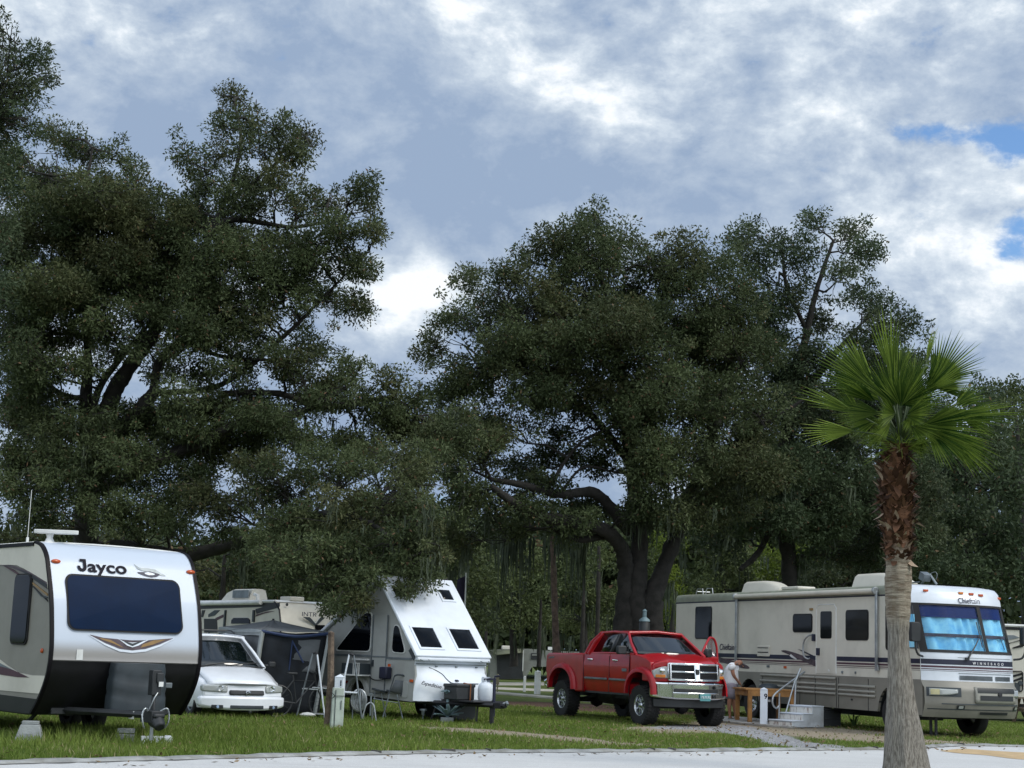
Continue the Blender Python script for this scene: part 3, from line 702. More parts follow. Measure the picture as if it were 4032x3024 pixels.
for s in (-1, 1):
    vband(L(s*.50, s*.72, 5), .20, .275, .045, .30, .06, M_['black_plastic'], 'fog_lamp_recess', vb, .012)
    q = MB(); q.lathe([(.035, 0), (.03, .02), (.001, .025)], c=(vxf(.6, .03, .30), s*.60, .237), ax='x', n=14); q.build('fog_lamp', M_['blue_white'], vb)
    hl = vband(L(s*.41, s*.88, 8), lambda y: .50+.04*abs(y)+.06*max(0, .50-abs(y)), lambda y: .695-.03*abs(y)-.10*max(0, .50-abs(y)), .0, .30, .16, M_['headlight_lens'], 'headlight', bevel=.03, lean=.03)
    q = MB(); q.lathe([(.06, 0), (.04, -.03), (.001, -.05)], c=(vxf(.55, .01, .3), s*.56, .61), ax='x', n=16); q.build('reflector', CH, hl)
    q = MB(); q.prism(rr(s*1.06-.08, 1.04, s*1.06+.08, 1.16, .04), 'x', -1.45, -1.36); q.box((-1.42, s*.95, 1.07), (.06, .12, .05)); q.build('door_mirror', M_['black_plastic'], vn, bevel=.02)
q = MB(); q.tube([(vxf(y, .0, .28)-.01, y, .69) for y in L(-.42, .42, 7)], .007, 6); q.build('bonnet_gap', M_['black_plastic'], vn)
# greenhouse
rows = []
for i in range(6):
    k = i/5; z = 1.03+.60*k; row = []
    for w_ in L(-1, 1, 9): row.append((-1.12-.98*k-.16*w_*w_, (.80-.14*k)*w_, z+.02*(1-w_*w_)))
    rows.append(row)
q = MB(); q.sheet(rows); q.build('windscreen', M_['car_glass'], vn, smooth=60, solid=.01)
q = MB()
for s in (-1, 1): q.tube([(-1.26, s*.83, 1.02), (-1.75, s*.76, 1.33), (-2.25, s*.67, 1.63)], .035, 8); q.tube([(-2.25, s*.68, 1.64), (-3.4, s*.69, 1.69), (-4.3, s*.68, 1.64), (-4.6, s*.8, 1.0)], .045, 8)
q.build('roof_pillar', WP, vn, smooth=60)
for s in (-1, 1):
    q = MB(); q.add([(-1.42, s*.86, 1.0), (-4.5, s*.86, 1.0), (-4.25, s*.67, 1.62), (-2.25, s*.67, 1.62)], [(0, 1, 2, 3)]); q.build('side_window', M_['car_glass'], vn, solid=.02)
q = MB(); q.add([(-4.62, -.8, 1.0), (-4.62, .8, 1.0), (-4.3, .66, 1.62), (-4.3, -.66, 1.62)], [(0, 1, 2, 3)]); q.build('rear_window', M_['car_glass'], vn)
rows = []
for i in range(7):
    k = i/6; rows.append([(-2.12-2.2*k-.12*w_*w_*(1-k), .70*w_, 1.63+.06*math.sin(math.pi*(k*.8+.1))+.035*(1-w_*w_)) for w_ in L(-1, 1, 9)])
q = MB(); q.sheet(rows); q.build('roof', WP, vn, smooth=60, solid=.04)
q = MB()
for s in (-1, 1): q.tube([(-2.6, s*.6, 1.74), (-2.8, s*.6, 1.79), (-4.1, s*.6, 1.78), (-4.25, s*.6, 1.72)], .02, 6)
q.tube([(-3.0, -.6, 1.79), (-3.0, .6, 1.79)], .02, 6); q.build('roof_rack', M_['black_plastic'], vn)
q = MB(); q.tube([(-1.08, -.1, 1.05), (-1.22, .35, 1.10), (-1.33, .68, 1.12)], .011, 6); q.tube([(-1.13, -.55, 1.05), (-1.2, -.15, 1.10), (-1.22, .1, 1.12)], .011, 6); q.box((-1.10, 0, 1.035), (.10, 1.5, .02)); q.build('wiper', M_['black_plastic'], vn)
q = MB(); q.box((-2.4, 0, .30), (3.6, 1.6, .18)); q.build('underbody', M_['black_plastic'], vn)
for x in (-.95, -3.9):
    for s in (-1, 1): wheel(vn, x, s*.80, .31, .2, .19, s, M_['grey_metal'], 7, tread=False)
# ------------------------------------------------------------------ large travel trailer with the curved front
X, Y, a = VF['J']
jt = thing('travel_trailer', 'travel trailer with a curved silver nose and one big dark blue front window', 'travel trailer', (X, Y, 0), math.radians(a))
prof = smoothline([(-.86, 2.92), (-.62, 2.86), (-.42, 2.70), (-.29, 2.45), (-.13, 2.08), (-.03, 1.69), (.02, 1.40), (.02, 1.18)], 6)
prof = [tuple(map(float, p)) for p in prof]
low = smoothline([(.02, 1.18), (-.03, .98), (-.14, .78), (-.30, .58), (-.50, .40)], 5); low = [tuple(map(float, p)) for p in low]
HW = 1.22; LEN = -6.6
q = MB(); q.prism([(LEN, .42), (LEN, 2.88)]+[(x-.012, z-.004) for x, z in prof]+[(x-.02, z) for x, z in low[1:]], 'y', -HW+.005, HW-.005)
q.build('body', M_['tan_panel'], jt, smooth=35)
def PX(z):   # nose profile: x at a height
    zs = [p[1] for p in (prof+low[1:])][::-1]; xs = [p[0] for p in (prof+low[1:])][::-1]; return float(np.interp(z, zs, xs))
def jsheet(z0, z1, y0, y1, off, mt, name, n=16, parent=jt):
    q = MB(); rows = []
    for i in range(n+1):
        z = z0+(z1-z0)*i/n; x = PX(z)+off; rows.append([(x, y0+(y1-y0)*j/8, z) for j in range(9)])
    q.sheet(rows); return q.build(name, mt, parent, smooth=60)
q = MB(); rows = [[(x+.004, w_, z+.004) for w_ in L(-HW+.03, HW-.03, 9)] for x, z in prof[:-1]+[(.026, 1.19)]]; q.sheet(rows)
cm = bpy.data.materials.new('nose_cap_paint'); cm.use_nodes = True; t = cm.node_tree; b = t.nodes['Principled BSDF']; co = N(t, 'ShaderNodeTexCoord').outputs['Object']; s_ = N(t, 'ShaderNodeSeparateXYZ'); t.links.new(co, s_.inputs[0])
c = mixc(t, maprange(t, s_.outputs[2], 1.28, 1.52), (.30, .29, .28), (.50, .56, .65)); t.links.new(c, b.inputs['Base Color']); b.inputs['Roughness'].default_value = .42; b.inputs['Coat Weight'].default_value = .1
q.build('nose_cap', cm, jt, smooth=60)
q = MB(); rows = [[(x+.004, w_, z) for w_ in L(-HW+.02, HW-.02, 9)] for x, z in [(.022, 1.18)]+low[1:]]; q.sheet(rows); q.build('lower_nose_panel', M_['black_panel'], jt, smooth=60)
full = prof+low[1:]
for s in (-1, 1):
    q = MB(); rows = []
    for i, (x, z) in enumerate(full):
        p0 = full[max(i-1, 0)]; p1 = full[min(i+1, len(full)-1)]; tx, tz = p1[0]-p0[0], p1[1]-p0[1]; l = math.hypot(tx, tz); nx, nz = -tz/l, tx/l
        if nx < 0: nx, nz = -nx, -nz
        rows.append([(x-nx*.02, s*(HW+.012), z-nz*.02), (x+nx*.018, s*(HW+.012), z+nz*.018), (x+nx*.018, s*(HW-.045), z+nz*.018)])
    q.sheet(rows); q.build('edge_trim', M_['dark_trim'], jt, smooth=60)
q = MB(); rows = []
for i in range(2):
    rows.append([(-.86 if i else LEN, w_, 2.925+.03*(1-(w_/HW)**2)) for w_ in L(-HW, HW, 9)])
q.sheet(rows); q.build('roof', M_['white_paint'], jt, smooth=60, solid=.03)
q = MB(); q.box((-3.7, -HW-.012, 2.885), (5.7, .03, .055)); q.build('roof_rail', M_['dark_trim'], jt)
# rounded front window, shaped to the nose
def on_nose(outline, off, thick, mt, name, parent=jt, n=None):
    """an outline in (y, z) laid on the curved nose and given a thickness"""
    q = MB(); k = len(outline); cy = sum(p[0] for p in outline)/k; cz = sum(p[1] for p in outline)/k
    rings = [(1, 0), (1, 1), (.93, 1), (.7, 1), (.4, 1), (.08, 1)]; v = []; f = []
    for sc, lv in rings:
        for y, z in outline:
            yy, zz_ = cy+(y-cy)*sc, cz+(z-cz)*sc; v.append((PX(zz_)+off-(thick if lv == 0 else 0), yy, zz_))
    for r in range(len(rings)-1): f += [(r*k+i, r*k+(i+1) % k, (r+1)*k+(i+1) % k, (r+1)*k+i) for i in range(k)]
    f.append(tuple((len(rings)-1)*k+i for i in range(k)))
    q.add(v, f); return q.build(name, mt, parent, smooth=50)
yo = .05
on_nose(rr(-.97, 1.625, .90, 2.455, .13, 8), .035, .04, M_['black_rubber'], 'front_window_seal')
on_nose(rr(-.945, 1.65, .875, 2.43, .11, 8), .043, .01, M_['trailer_glass'], 'front_window')
def nose_decal(cr, pts, mt, name, off=.012):
    ps = []
    for (x_, y_) in pts:
        xx = 0.
        for _ in range(6): p = loc('J', cr, x_, y_, 0, xx); xx = PX(float(p[2]))
        ps.append((float(p[1]), float(p[2])))
    return on_nose(ps, off, .006, mt, name)
def nose_strip(cr, top, bot, mt, name, off=.012):
    """a thin decal between two polylines given in photo points"""
    def conv(pts):
        o = []
        for (x_, y_) in pts:
            xx = 0.
            for _ in range(6): p = loc('J', cr, x_, y_, 0, xx); xx = PX(float(p[2]))
            o.append((xx+off, float(p[1]), float(p[2])))
        return o
    q = MB(); q.sheet([conv(top), conv(bot)]); return q.build(name, mt, jt, smooth=0)
ds = nose_strip(1, [(588, 762), (700, 822), (800, 862), (885, 872), (975, 862), (1070, 832), (1165, 789)], [(600, 772), (700, 835), (800, 878), (885, 887), (975, 878), (1070, 845), (1160, 796)], M_['white_gelcoat'], 'nose_swoosh', .016)
nose_strip(1, [(600, 764), (690, 785), (790, 795), (885, 803), (985, 802), (1080, 795), (1160, 789)], [(605, 769), (700, 818), (800, 858), (885, 868), (975, 858), (1070, 828), (1155, 792)], M_['purple_grey'], 'nose_swoosh', .012)
nose_strip(1, [(660, 785), (740, 800), (800, 835)], [(680, 797), (760, 825), (830, 855)], M_['gold'], 'nose_swoosh', .017)
nose_strip(1, [(955, 830), (1030, 802), (1110, 797)], [(940, 852), (1020, 832), (1090, 805)], M_['gold'], 'nose_swoosh', .017)
nose_strip(1, [(775, 785), (830, 812), (885, 818), (940, 812), (1000, 798)], [(800, 800), (850, 838), (885, 850), (925, 838), (975, 810)], M_['white_gelcoat'], 'nose_swoosh', .018)
nose_strip(1, [(800, 795), (845, 812), (885, 824), (925, 812), (975, 800)], [(810, 800), (855, 828), (885, 842), (920, 826), (962, 806)], M_['charcoal_plastic'], 'nose_swoosh', .020)
# name and bird emblem
z = 2.505; x = PX(z+.06); sl = Vector((PX(z+.1)-PX(z), 0, .1)).normalized(); nrm = Vector((sl.z, 0, -sl.x))
Mj = Vector((PX(z)+.02, -.74, z)); up_j = nrm.cross(Vector((0, 1, 0))).normalized(); up_j = up_j if up_j.z > 0 else -up_j
q = MB(); pj = [(.035, .20), (.135, .20), (.135, .055), (.12, .018), (.085, -.003), (.04, -.003), (.005, .015), (-.01, .055), (-.01, .085), (.033, .085), (.036, .058), (.050, .042), (.070, .042), (.084, .058), (.086, .158), (.035, .158)]
for h in (0, .004): pass
vj = [Mj+Vector((0, 1, 0))*(a_*1.0)+up_j*b_+nrm*h for h in (0, .004) for a_, b_ in pj]; k_ = len(pj)
q.add(vj, [tuple(range(k_)), tuple(range(k_, 2*k_))]+[(i, (i+1) % k_, k_+(i+1) % k_, k_+i) for i in range(k_)]); q.build('brand_lettering', M_['letter_dark'], jt, smooth=0)
text('brand_lettering', 'ayco', .27, M_['letter_dark'], jt, (PX(z)+.02, -.74+.15, z+.0), nrm, (0, 1, 0), sx=1.28, ext=.002, off=.006)
nose_strip(1, [(892, 288), (930, 315), (985, 318), (1040, 328), (1080, 355), (1108, 367)], [(920, 325), (950, 335), (990, 345), (1030, 350), (1070, 368), (1106, 373)], M_['grey_metal'], 'bird_emblem', .014)
nose_strip(1, [(915, 345), (960, 345), (1000, 340), (1045, 352), (1070, 360)], [(930, 355), (975, 372), (1010, 380), (1045, 377), (1060, 370)], M_['navy'], 'bird_emblem', .016)
nose_strip(1, [(965, 350), (990, 345), (1020, 352), (1035, 358)], [(970, 358), (995, 366), (1020, 366), (1032, 364)], M_['white_gelcoat'], 'bird_emblem', .019)
for px_, py_ in ((372, 273), (1275, 345)):
    xx = 0.
    for _ in range(6): p = loc('J', 1, px_, py_, 0, xx); xx = PX(float(p[2]))
    q = MB(); q.lathe([(.075, 0), (.07, .02), (.04, .035), (.001, .04)], c=(0, 0, 0), ax='x', n=20); o = q.build('marker_lamp', M_['orange_lens'], jt, loc=(xx+.01, p[1], p[2])); o.scale = (1, 1, .45)
nose_decal(1, [(513, 864), (555, 864), (551, 935), (508, 935)], M_['white_paint'], 'notice_sticker', .016)
# left wall graphics
yS = -HW-.004
def jside(pts, cr, mt, name, t_=.006, y=None):
    q = MB(); y = yS if y is None else y; P_ = SD('J', cr, pts, -HW); q.prism(P_, 'y', y-t_, y+.002); return q.build(name, mt, jt, smooth=0)
top_line = [(0, 298), (60, 296), (115, 299), (170, 325), (235, 372), (322, 455)]
P_ = [(LEN+.1, SD('J', 1, [(0, 298)], -HW)[0][1]+.02)] + SD('J', 1, top_line, -HW)
nosep = [(x-.03, z) for x, z in prof if z > P_[-1][1]][::-1]
q = MB(); q.prism(P_+nosep+[(LEN+.1, 2.88)], 'y', yS-.004, yS+.002); q.build('upper_wall_panel', M_['cream_panel'], jt, smooth=0)
bl = [(0, 930), (60, 975), (130, 1020), (220, 1038), (300, 1040)]; P_ = SD('J', 1, bl, -HW)
lowp = [(x-.03, z) for x, z in full if .66 < z < P_[-1][1]]
P2 = [(LEN+.1, P_[0][1]+.1)]+P_[:-1]+[(min(P_[-1][0], PX(P_[-1][1])-.03), P_[-1][1])]+lowp+[(LEN+.1, .66)]
q = MB(); q.prism(P2, 'y', yS-.004, yS+.002); q.build('lower_wall_panel', M_['cream_panel'], jt, smooth=0)
q = MB(); q.prism([(LEN+.1, .40), (LEN+.1, .655)]+[(x-.03, z) for x, z in full if z < .655], 'y', yS-.004, yS+.002); q.build('wall_skirt', M_['black_panel'], jt, smooth=0)
jside([(0, 975), (90, 1000), (200, 1052), (120, 1050), (0, 1032)], 1, M_['maroon'], 'wall_stripe', .010)
jside([(0, 953), (60, 985), (95, 1003), (0, 978)], 1, M_['grey_metal'], 'wall_stripe', .009)
jside([(10, 515), (200, 520), (480, 620), (775, 800), (775, 840), (480, 680), (200, 560)], 'j', M_['purple_grey'], 'wall_stripe', .010)
jside([(270, 570), (420, 615), (560, 690), (780, 830), (780, 905), (545, 740), (400, 640)], 'j', M_['black_panel'], 'wall_stripe', .012)
jside([(60, 525), (220, 590), (360, 690), (330, 692), (200, 610)], 'j', M_['maroon'], 'wall_stripe', .012)
jside([(545, 800), (785, 985), (785, 1020), (545, 830)], 'j', M_['gold'], 'wall_stripe', .012)
jside([(550, 860), (790, 1100), (790, 1115), (550, 880)], 'j', M_['black_panel'], 'wall_stripe', .012)
jside([(600, 930), (690, 1010), (785, 1040), (785, 1060), (680, 1030)], 'j', M_['charcoal_plastic'], 'wall_stripe', .012)
P_ = SD('J', 1, [(75, 822), (180, 822), (225, 370), (125, 370)], -HW)
x0, z0 = P_[0]; x1 = P_[1][0]; z1 = P_[3][1]
q = MB(); q.prism(rr(-1.42, 1.405, -.83, 2.425, .10), 'y', yS-.03, yS+.002); w_ = q.build('side_window', M_['tinted_glass'], jt, bevel=.01)
q = MB(); q.prism(rr(-1.44, 1.385, -.81, 2.445, .11), 'y', yS-.018, yS+.002); q.build('window_seal', M_['black_rubber'], w_)
q = MB(); q.lathe([(.035, 0), (.03, -.02), (.001, -.025)], c=(*[0]*3,), ax='y', n=16); p = SD('J', 1, [(285, 872)], -HW)[0]; q.build('marker_lamp', M_['orange_lens'], jt, loc=(p[0], yS, p[1]))
# roof gear
q = MB(); q.tube([(-.95, -.95, 2.93), (-.95, -.95, 3.0), (-.95, -.95, 3.07)], [.08, .045, .06], 12); o = q.build('antenna', M_['white_paint'], jt)
q = MB(); q.prism(smoothline([(-.30, -.04), (-.2, -.075), (.2, -.06), (.36, -.02), (.34, .03), (.1, .06), (-.25, .05)], 3), 'z', 3.06, 3.12, inset=None); q.build('antenna_head', M_['white_paint'], o, bevel=.02, loc=(-.88, -.92, 0), rz=math.radians(50))
q = MB(); q.tube([(-1.55, -1.05, 2.93), (-1.55, -1.05, 3.02)], .022, 8); q.tube([(-1.55, -1.05, 3.02), (-1.55, -1.05, 3.75)], .005, 5); q.build('whip_aerial', M_['white_paint'], jt)
# tongue, gas bottle cover, power jack, coupler, chains
q = MB()
for s in (-1, 1): q.tube([(-.45, s*.75, .46), (.82, s*.07, .46)], .055, 4)
q.box((.95, 0, .44), (.36, .20, .17)); q.box((-.45, 0, .46), (.12, 1.9, .12)); q.box((-3.5, .6, .43), (6, .1, .12)); q.box((-3.5, -.6, .43), (6, .1, .12)); q.box((-3.6, 0, .41), (5.6, 2.3, .08)); q.build('tongue_frame', M_['black_plastic'], jt, bevel=.01)
q = MB(); q.tube([(1.0, 0, .38), (1.14, 0, .37), (1.22, 0, .30)], [.09, .10, .075], 12); q.box((1.06, 0, .46), (.26, .17, .06)); q.build('coupler', M_['black_plastic'], jt, bevel=.02)
cov = M_['charcoal_plastic']
q = MB(); rows = []
for i in range(12):
    k = i/11; z = .50+(1.175-.50)*k; bulge = 1-.10*k**3+.0*k; sq = .045*(1 if i in (4, 8) else 0)
    row = []
    for j in range(25):
        an = 2*math.pi*j/24; cx_, sy_ = math.cos(an), math.sin(an)
        e_ = 5.; r_ = (abs(cx_)**e_+abs(sy_)**e_)**(-1/e_)
        sag = .07*math.cos(math.pi*sy_*r_/2)
        zz_ = z-(sag if 1 < i < 10 else 0)
        row.append((.12+(.20-sq*.3)*bulge*cx_*r_, .16+(.44-sq*.3)*bulge*sy_*r_, zz_))
    rows.append(row)
q.sheet(rows); n_ = len(rows[0]); q.add([(.12, .16, 1.185)]+rows[-1], [(0, i+1, i+2) for i in range(n_-1)])
q.build('gas_bottle_cover', cov, jt, smooth=60, loc=(.02, -.04, 0))
q = MB(); q.tube([(.86, .05, .40), (.86, .05, .80)], .035, 10); q.box((.86, .05, .92), (.13, .15, .36)); q.box((.90, .09, .99), (.10, .11, .14)); jk = q.build('power_jack', M_['black_plastic'], jt, bevel=.015)
q = MB(); q.box((.955, .10, .90), (.012, .07, .07)); q.build('jack_label', M_['white_paint'], jk)
q = MB(); q.tube([(.86, .05, .10), (.86, .05, .42)], .026, 10); q.build('jack_leg', M_['galvanised'], jk)
q = MB(); q.tube(smoothline([(.95, .06, .78), (.97, -.0, .70), (.95, -.03, .60), (.93, -.05, .54)], 4), .008, 6); q.build('cable', M_['galvanised'], jt)
for s in (-1, 1):
    q = MB(); pts = smoothline([(1.0, s*.10, .52), (1.05, s*.17, .56), (1.05, s*.21, .48), (1.06, s*.20, .36), (1.04, s*.16, .28)], 5)
    for i, p in enumerate(pts[:-1]):
        d = np.array(pts[i+1])-p
        q.tube([p-d*.12, p+d*1.1], .010 if i % 2 else .014, 6)
    q.build('safety_chain', M_['galvanised'], jt)
q = MB(); q.box((.62, -.165, .445), (.15, .012, .11)); q.build('warning_sticker', M_['white_paint'], jt)
q = MB(); q.box((.10, .66, .86), (.05, .12, .08)); q.build('jack_switch', M_['grey_metal'], jt, bevel=.01)
q = MB()
for s in (-1, 1): q.tube([(-.75, s*1.0, .42), (-1.05, s*1.0, .26)], .03, 6); q.tube([(-1.05, s*1.0, .26), (-.95, s*1.0, .22)], .05, 6)
q.build('stabiliser_leg', M_['black_plastic'], jt)
for x in (-3.2, -4.1):
    for s in (-1, 1): wheel(jt, x, s*1.05, .34, .2, .2, s, M_['white_paint'], 6, tread=False)

# blocks under that trailer
p = G(1, 195, 1490); q = MB()
q.add([(-.21, -.18, 0), (.21, -.18, 0), (.21, .18, 0), (-.21, .18, 0), (-.13, -.11, .26), (.13, -.11, .26), (.13, .11, .26), (-.13, .11, .26)], [(0, 1, 2, 3), (4, 5, 6, 7), (0, 1, 5, 4), (1, 2, 6, 5), (2, 3, 7, 6), (3, 0, 4, 7)])
q.box((0, 0, .285), (.24, .16, .05)); q.box((0, -.151, .09), (.10, .02, .11))
tag(q.build('leveling_block', M_['concrete_block'], bevel=.02, loc=(p[0], p[1], 0), rz=.2), 'grey stepped plastic support block under the front corner of the silver nosed trailer', 'block')
p = G(1, 1035, 1500)
q = MB(); q.box((0, 0, .055), (.46, .24, .11)); q.box((.17, 0, .115), (.10, .24, .012)); tag(q.build('white_block', M_['white_gelcoat'], bevel=.02, loc=(p[0]-.0, p[1]+.12, 0), rz=.25), 'flat white block under the jack foot of the silver nosed trailer', 'block')
p = G(1, 820, 1500); q = MB(); q.box((0, 0, .07), (.24, .16, .14)); q.box((.01, 0, .19), (.22, .14, .07)); q.box((-.08, -.085, .07), (.06, .012, .08)); tag(q.build('cement_block', M_['concrete_block'], bevel=.015, loc=(p[0], p[1]+.15, 0), rz=-.15), 'grey cement blocks stacked two high in the grass beside the jack foot', 'block')

# ------------------------------------------------------------------ A-frame camper
X, Y, a = VF['C']
ac = thing('folding_camper', 'white A-frame folding camper with two square windows in its steep roof panel', 'camper', (X, Y, 0), math.radians(a))
WG = M_['white_gelcoat']; HC = 1.05; RX = -2.15; PKX, PKZ = .50, 3.09
wall = mat('camper_wall', (.34, .35, .34), .42, var=.04, coat=.1, dirt=.25)
# lower tub with wheel arches
tub = [(RX, .50), (-.36, .48)] + [(-.10+.30*math.cos(q_)*-1, .48+.33*math.sin(q_)) for q_ in L(0.25, math.pi-.25, 10)] + [(.18, .48), (1.80, .42), (1.86, 1.0), (1.80, 1.30), (RX, 1.34)]
for s in (-1, 1):
    q = MB(); q.prism(tub, 'y', s*(HC-.05), s*HC); q.build('tub_side', wall, ac, smooth=30)
q = MB(); q.box((-.15, 0, .90), (3.9, 2.0, .84)); q.build('tub', wall, ac, bevel=.02) if False else None
q = MB(); q.box((-.17, 0, 1.05), (3.86, 1.98, .50)); q.box((-.1, 0, .44), (3.9, 1.9, .06)); q.build('tub_floor', M_['black_plastic'], ac)
q = MB(); q.box((RX-.02, 0, .92), (.05, 2.06, .84)); q.build('tub_rear', wall, ac)
# front storage trunk of moulded plastic
rows = []
def tx(z, k):  # front bulge grows to the bottom
    return 1.82+.34*(max(0, min(1, (1.12-z)/.30))**.8)*k
for z in (1.30, 1.24, 1.18, 1.10, 1.0, .9, .8, .7, .6, .5, .44):
    row = []
    for w_ in L(-1, 1, 25):
        k = max(0., 1-abs(w_)**14) if z < 1.15 else 1
        kk = 1/(1+math.exp(-(w_*1.0+.45)*9)) if z < 1.12 else 1
        row.append((tx(z, k*(.35+.65*kk)), w_*1.05, z))
    rows.append(row)
q = MB(); q.sheet(rows); q.build('front_trunk', WG, ac, smooth=70)
q = MB(); q.tube([(1.86, -1.03, 1.235), (1.87, 1.04, 1.235)], .012, 6); q.build('trunk_seam', M_['grey_metal'], ac)
def TXY(cr, x_, y_):
    xx = 1.9
    for _ in range(8):
        p = loc('C', cr, x_, y_, 0, xx); w_ = max(-1, min(1, float(p[1])/1.05)); z = float(p[2]); k = max(0., 1-abs(w_)**14); kk = 1/(1+math.exp(-(w_+.45)*9)) if z < 1.12 else 1
        xx = tx(z, k*(.35+.65*kk)) if z < 1.15 else 1.82
    return (xx+.008, float(p[1]), float(p[2]))
q = MB(); q.tube([TXY(3, *p) for p in smoothline([(1040, 1015), (1110, 1045), (1165, 1080), (1200, 1120), (1235, 1150), (1270, 1162), (1380, 1166), (1500, 1168)], 3)], .009, 5)
q.tube([TXY(3, *p) for p in ((1582, 1030), (1578, 1100), (1572, 1166))], .006, 5); q.build('lid_seam', M_['charcoal_plastic'], ac)
for p in ((1105, 1003), (1290, 1010), (1478, 1015)):
    a_ = TXY(3, *p); q = MB(); q.box((a_[0]+.01, a_[1], a_[2]), (.03, .06, .025)); q.build('lid_hinge', M_['grey_metal'], ac, bevel=.005)
a_ = TXY(3, 1293, 1136); q = MB(); q.box((a_[0]+.01, a_[1], a_[2]), (.03, .07, .035)); q.tube([(a_[0]+.03, a_[1]-.03, a_[2]), (a_[0]+.04, a_[1]+.04, a_[2]-.01)], .015, 8); q.build('lid_latch', M_['navy'], ac)
a_ = TXY(3, 942, 1168); text('name_lettering', 'Expedition', .20, M_['letter_grey'], ac, (2.06, -1.0, .845), (1, -.55, .12), (.25, 1, -.12), shear=.35, sx=.80, ext=.004) if False else None
lp = [TXY(3, x_, y_) for x_, y_ in ((945, 1168), (1130, 1212))]
Xd = Vector(lp[1])-Vector(lp[0]); nr = Xd.cross(Vector((0, 0, 1))).normalized(); nr = nr if nr.x > 0 else -nr
text('name_lettering', 'Expedition', Xd.length/4.3, M_['letter_dark'], ac, tuple(Vector(lp[0])+nr*.10), nr, Xd, shear=.4, ext=.004, off=.001)
# gable walls
yW = HC-.04
for s in (-1, 1):
    q = MB(); q.prism([(RX+.02, 1.30), (1.80, 1.28), (1.86, 1.40), (PKX, PKZ-.06), (RX, 1.42)], 'y', s*(yW-.04), s*yW); q.build('gable_wall', wall, ac)
def cside(P_, mt, name, y0=-yW-.008, y1=-yW+.002, parent=ac, bevel=0):
    q = MB(); q.prism(P_, 'y', y0, y1); return q.build(name, mt, parent, smooth=0, bevel=bevel)
for P_ in (roundpoly([(-1.0, 1.46), (.23, 1.46), (.23, 2.30), (-.0, 2.30), ], .12), rr(.47, 1.47, .74, 2.19, .12), roundpoly([(1.01, 1.46), (1.47, 1.45), (1.20, 2.03), (1.05, 2.04)], .12)):
    w_ = cside(P_, M_['tinted_glass'], 'window', -yW-.030); cx_ = sum(p[0] for p in P_)/len(P_); cz_ = sum(p[1] for p in P_)/len(P_)
    cside([(cx_+(x-cx_)*1.07, cz_+(z-cz_)*1.06) for x, z in P_], M_['white_paint'], 'frame', -yW-.024, parent=w_)
q = MB()
for x in (.335, .845): q.box((x, -HC-.004, 1.40), (.022, .02, 1.72))
q.box((.59, -HC-.004, .545), (.51, .015, .02)); q.build('door_frame', M_['grey_metal'], ac)
q = MB(); q.box((-.58, -HC-.004, 1.35), (1.8, .02, .045)); q.box((1.30, -HC-.004, 1.325), (.88, .02, .045)); q.box((.59, -HC-.004, 1.345), (.48, .02, .03)); q.build('belt_moulding', M_['grey_metal'], ac)
q = MB(); q.prism(rr(.36, .56, .82, 2.26, .04), 'y', -HC-.004, -HC+.03); q.build('door', wall, ac)
q = MB(); q.tube([(.40, -HC-.03, 1.13), (.40, -HC-.06, 1.20), (.40, -HC-.03, 1.26)], .014, 6); q.box((.40, -HC-.02, 1.2), (.05, .03, .14)); q.build('door_handle', M_['charcoal_plastic'], ac)
# roof panels
def panel(xa, za, xb, zb, name):
    q = MB(); n = Vector((zb-za, 0, xa-xb)).normalized()
    if n.z < 0: n = -n
    v = [];
    for (x, z) in ((xa, za), (xb, zb)):
        for y in (-1.10, 1.10):
            for h in (0, .07): v.append((x+n.x*h, y, z+n.z*h))
    q.add(v, [(0, 1, 3, 2), (4, 6, 7, 5), (0, 4, 5, 1), (2, 3, 7, 6), (0, 2, 6, 4), (1, 5, 7, 3)]); return q.build(name, WG, ac, bevel=.02), n
fp, nF = panel(1.90, 1.36, PKX-.06, PKZ, 'front_roof_panel'); bp_, nB = panel(RX-.1, 1.38, PKX+.02, PKZ, 'rear_roof_panel')
q = MB(); q.box((1.85, 0, 1.335), (.20, 2.12, .07)); q.build('roof_lip', WG, ac, bevel=.02)
q = MB(); q.prism([(1.62, 1.50), (1.70, 1.56), (1.86, 1.34), (1.80, 1.30)], 'y', -HC-.02, -HC+.02); q.build('corner_bracket', M_['charcoal_plastic'], ac)
def on_panel(u, y, h=0):   # u: distance up the front panel
    d = Vector((PKX-.06-1.90, 0, PKZ-1.36)).normalized(); return Vector((1.90, y, 1.36))+d*u+nF*(.07+h)
def roof_window(u0, u1, y0, y1, name='skylight'):
    cu, cy = (u0+u1)/2, (y0+y1)/2
    q = MB()
    for a0, a1, b0, b1 in ((u0-.05, u0, y0-.05, y1+.05), (u1, u1+.05, y0-.05, y1+.05), (u0, u1, y0-.05, y0), (u0, u1, y1, y1+.05)):
        q.add([on_panel(a, b, h) for a in (a0, a1) for b in (b0, b1) for h in (0, .022)], [(0, 1, 3, 2), (4, 6, 7, 5), (0, 4, 5, 1), (2, 3, 7, 6), (0, 2, 6, 4), (1, 5, 7, 3)])
    fr_ = q.build('roof_window_frame', WG, ac)
    q = MB(); rows = []
    for i in range(9):
        rows.append([on_panel(u0+(u1-u0)*i/8, y0+(y1-y0)*j/8, .008+.03*(1-(2*i/8-1)**4)*(1-(2*j/8-1)**4)) for j in range(9)])
    q.sheet(rows); q.build('dome', M_['tinted_glass'], fr_, smooth=60)
roof_window(.225, .78, -.88, -.27); roof_window(.225, .78, .20, .82)
roof_window(1.65, 1.945, -.90, -.52); roof_window(1.65, 1.945, .50, .82)
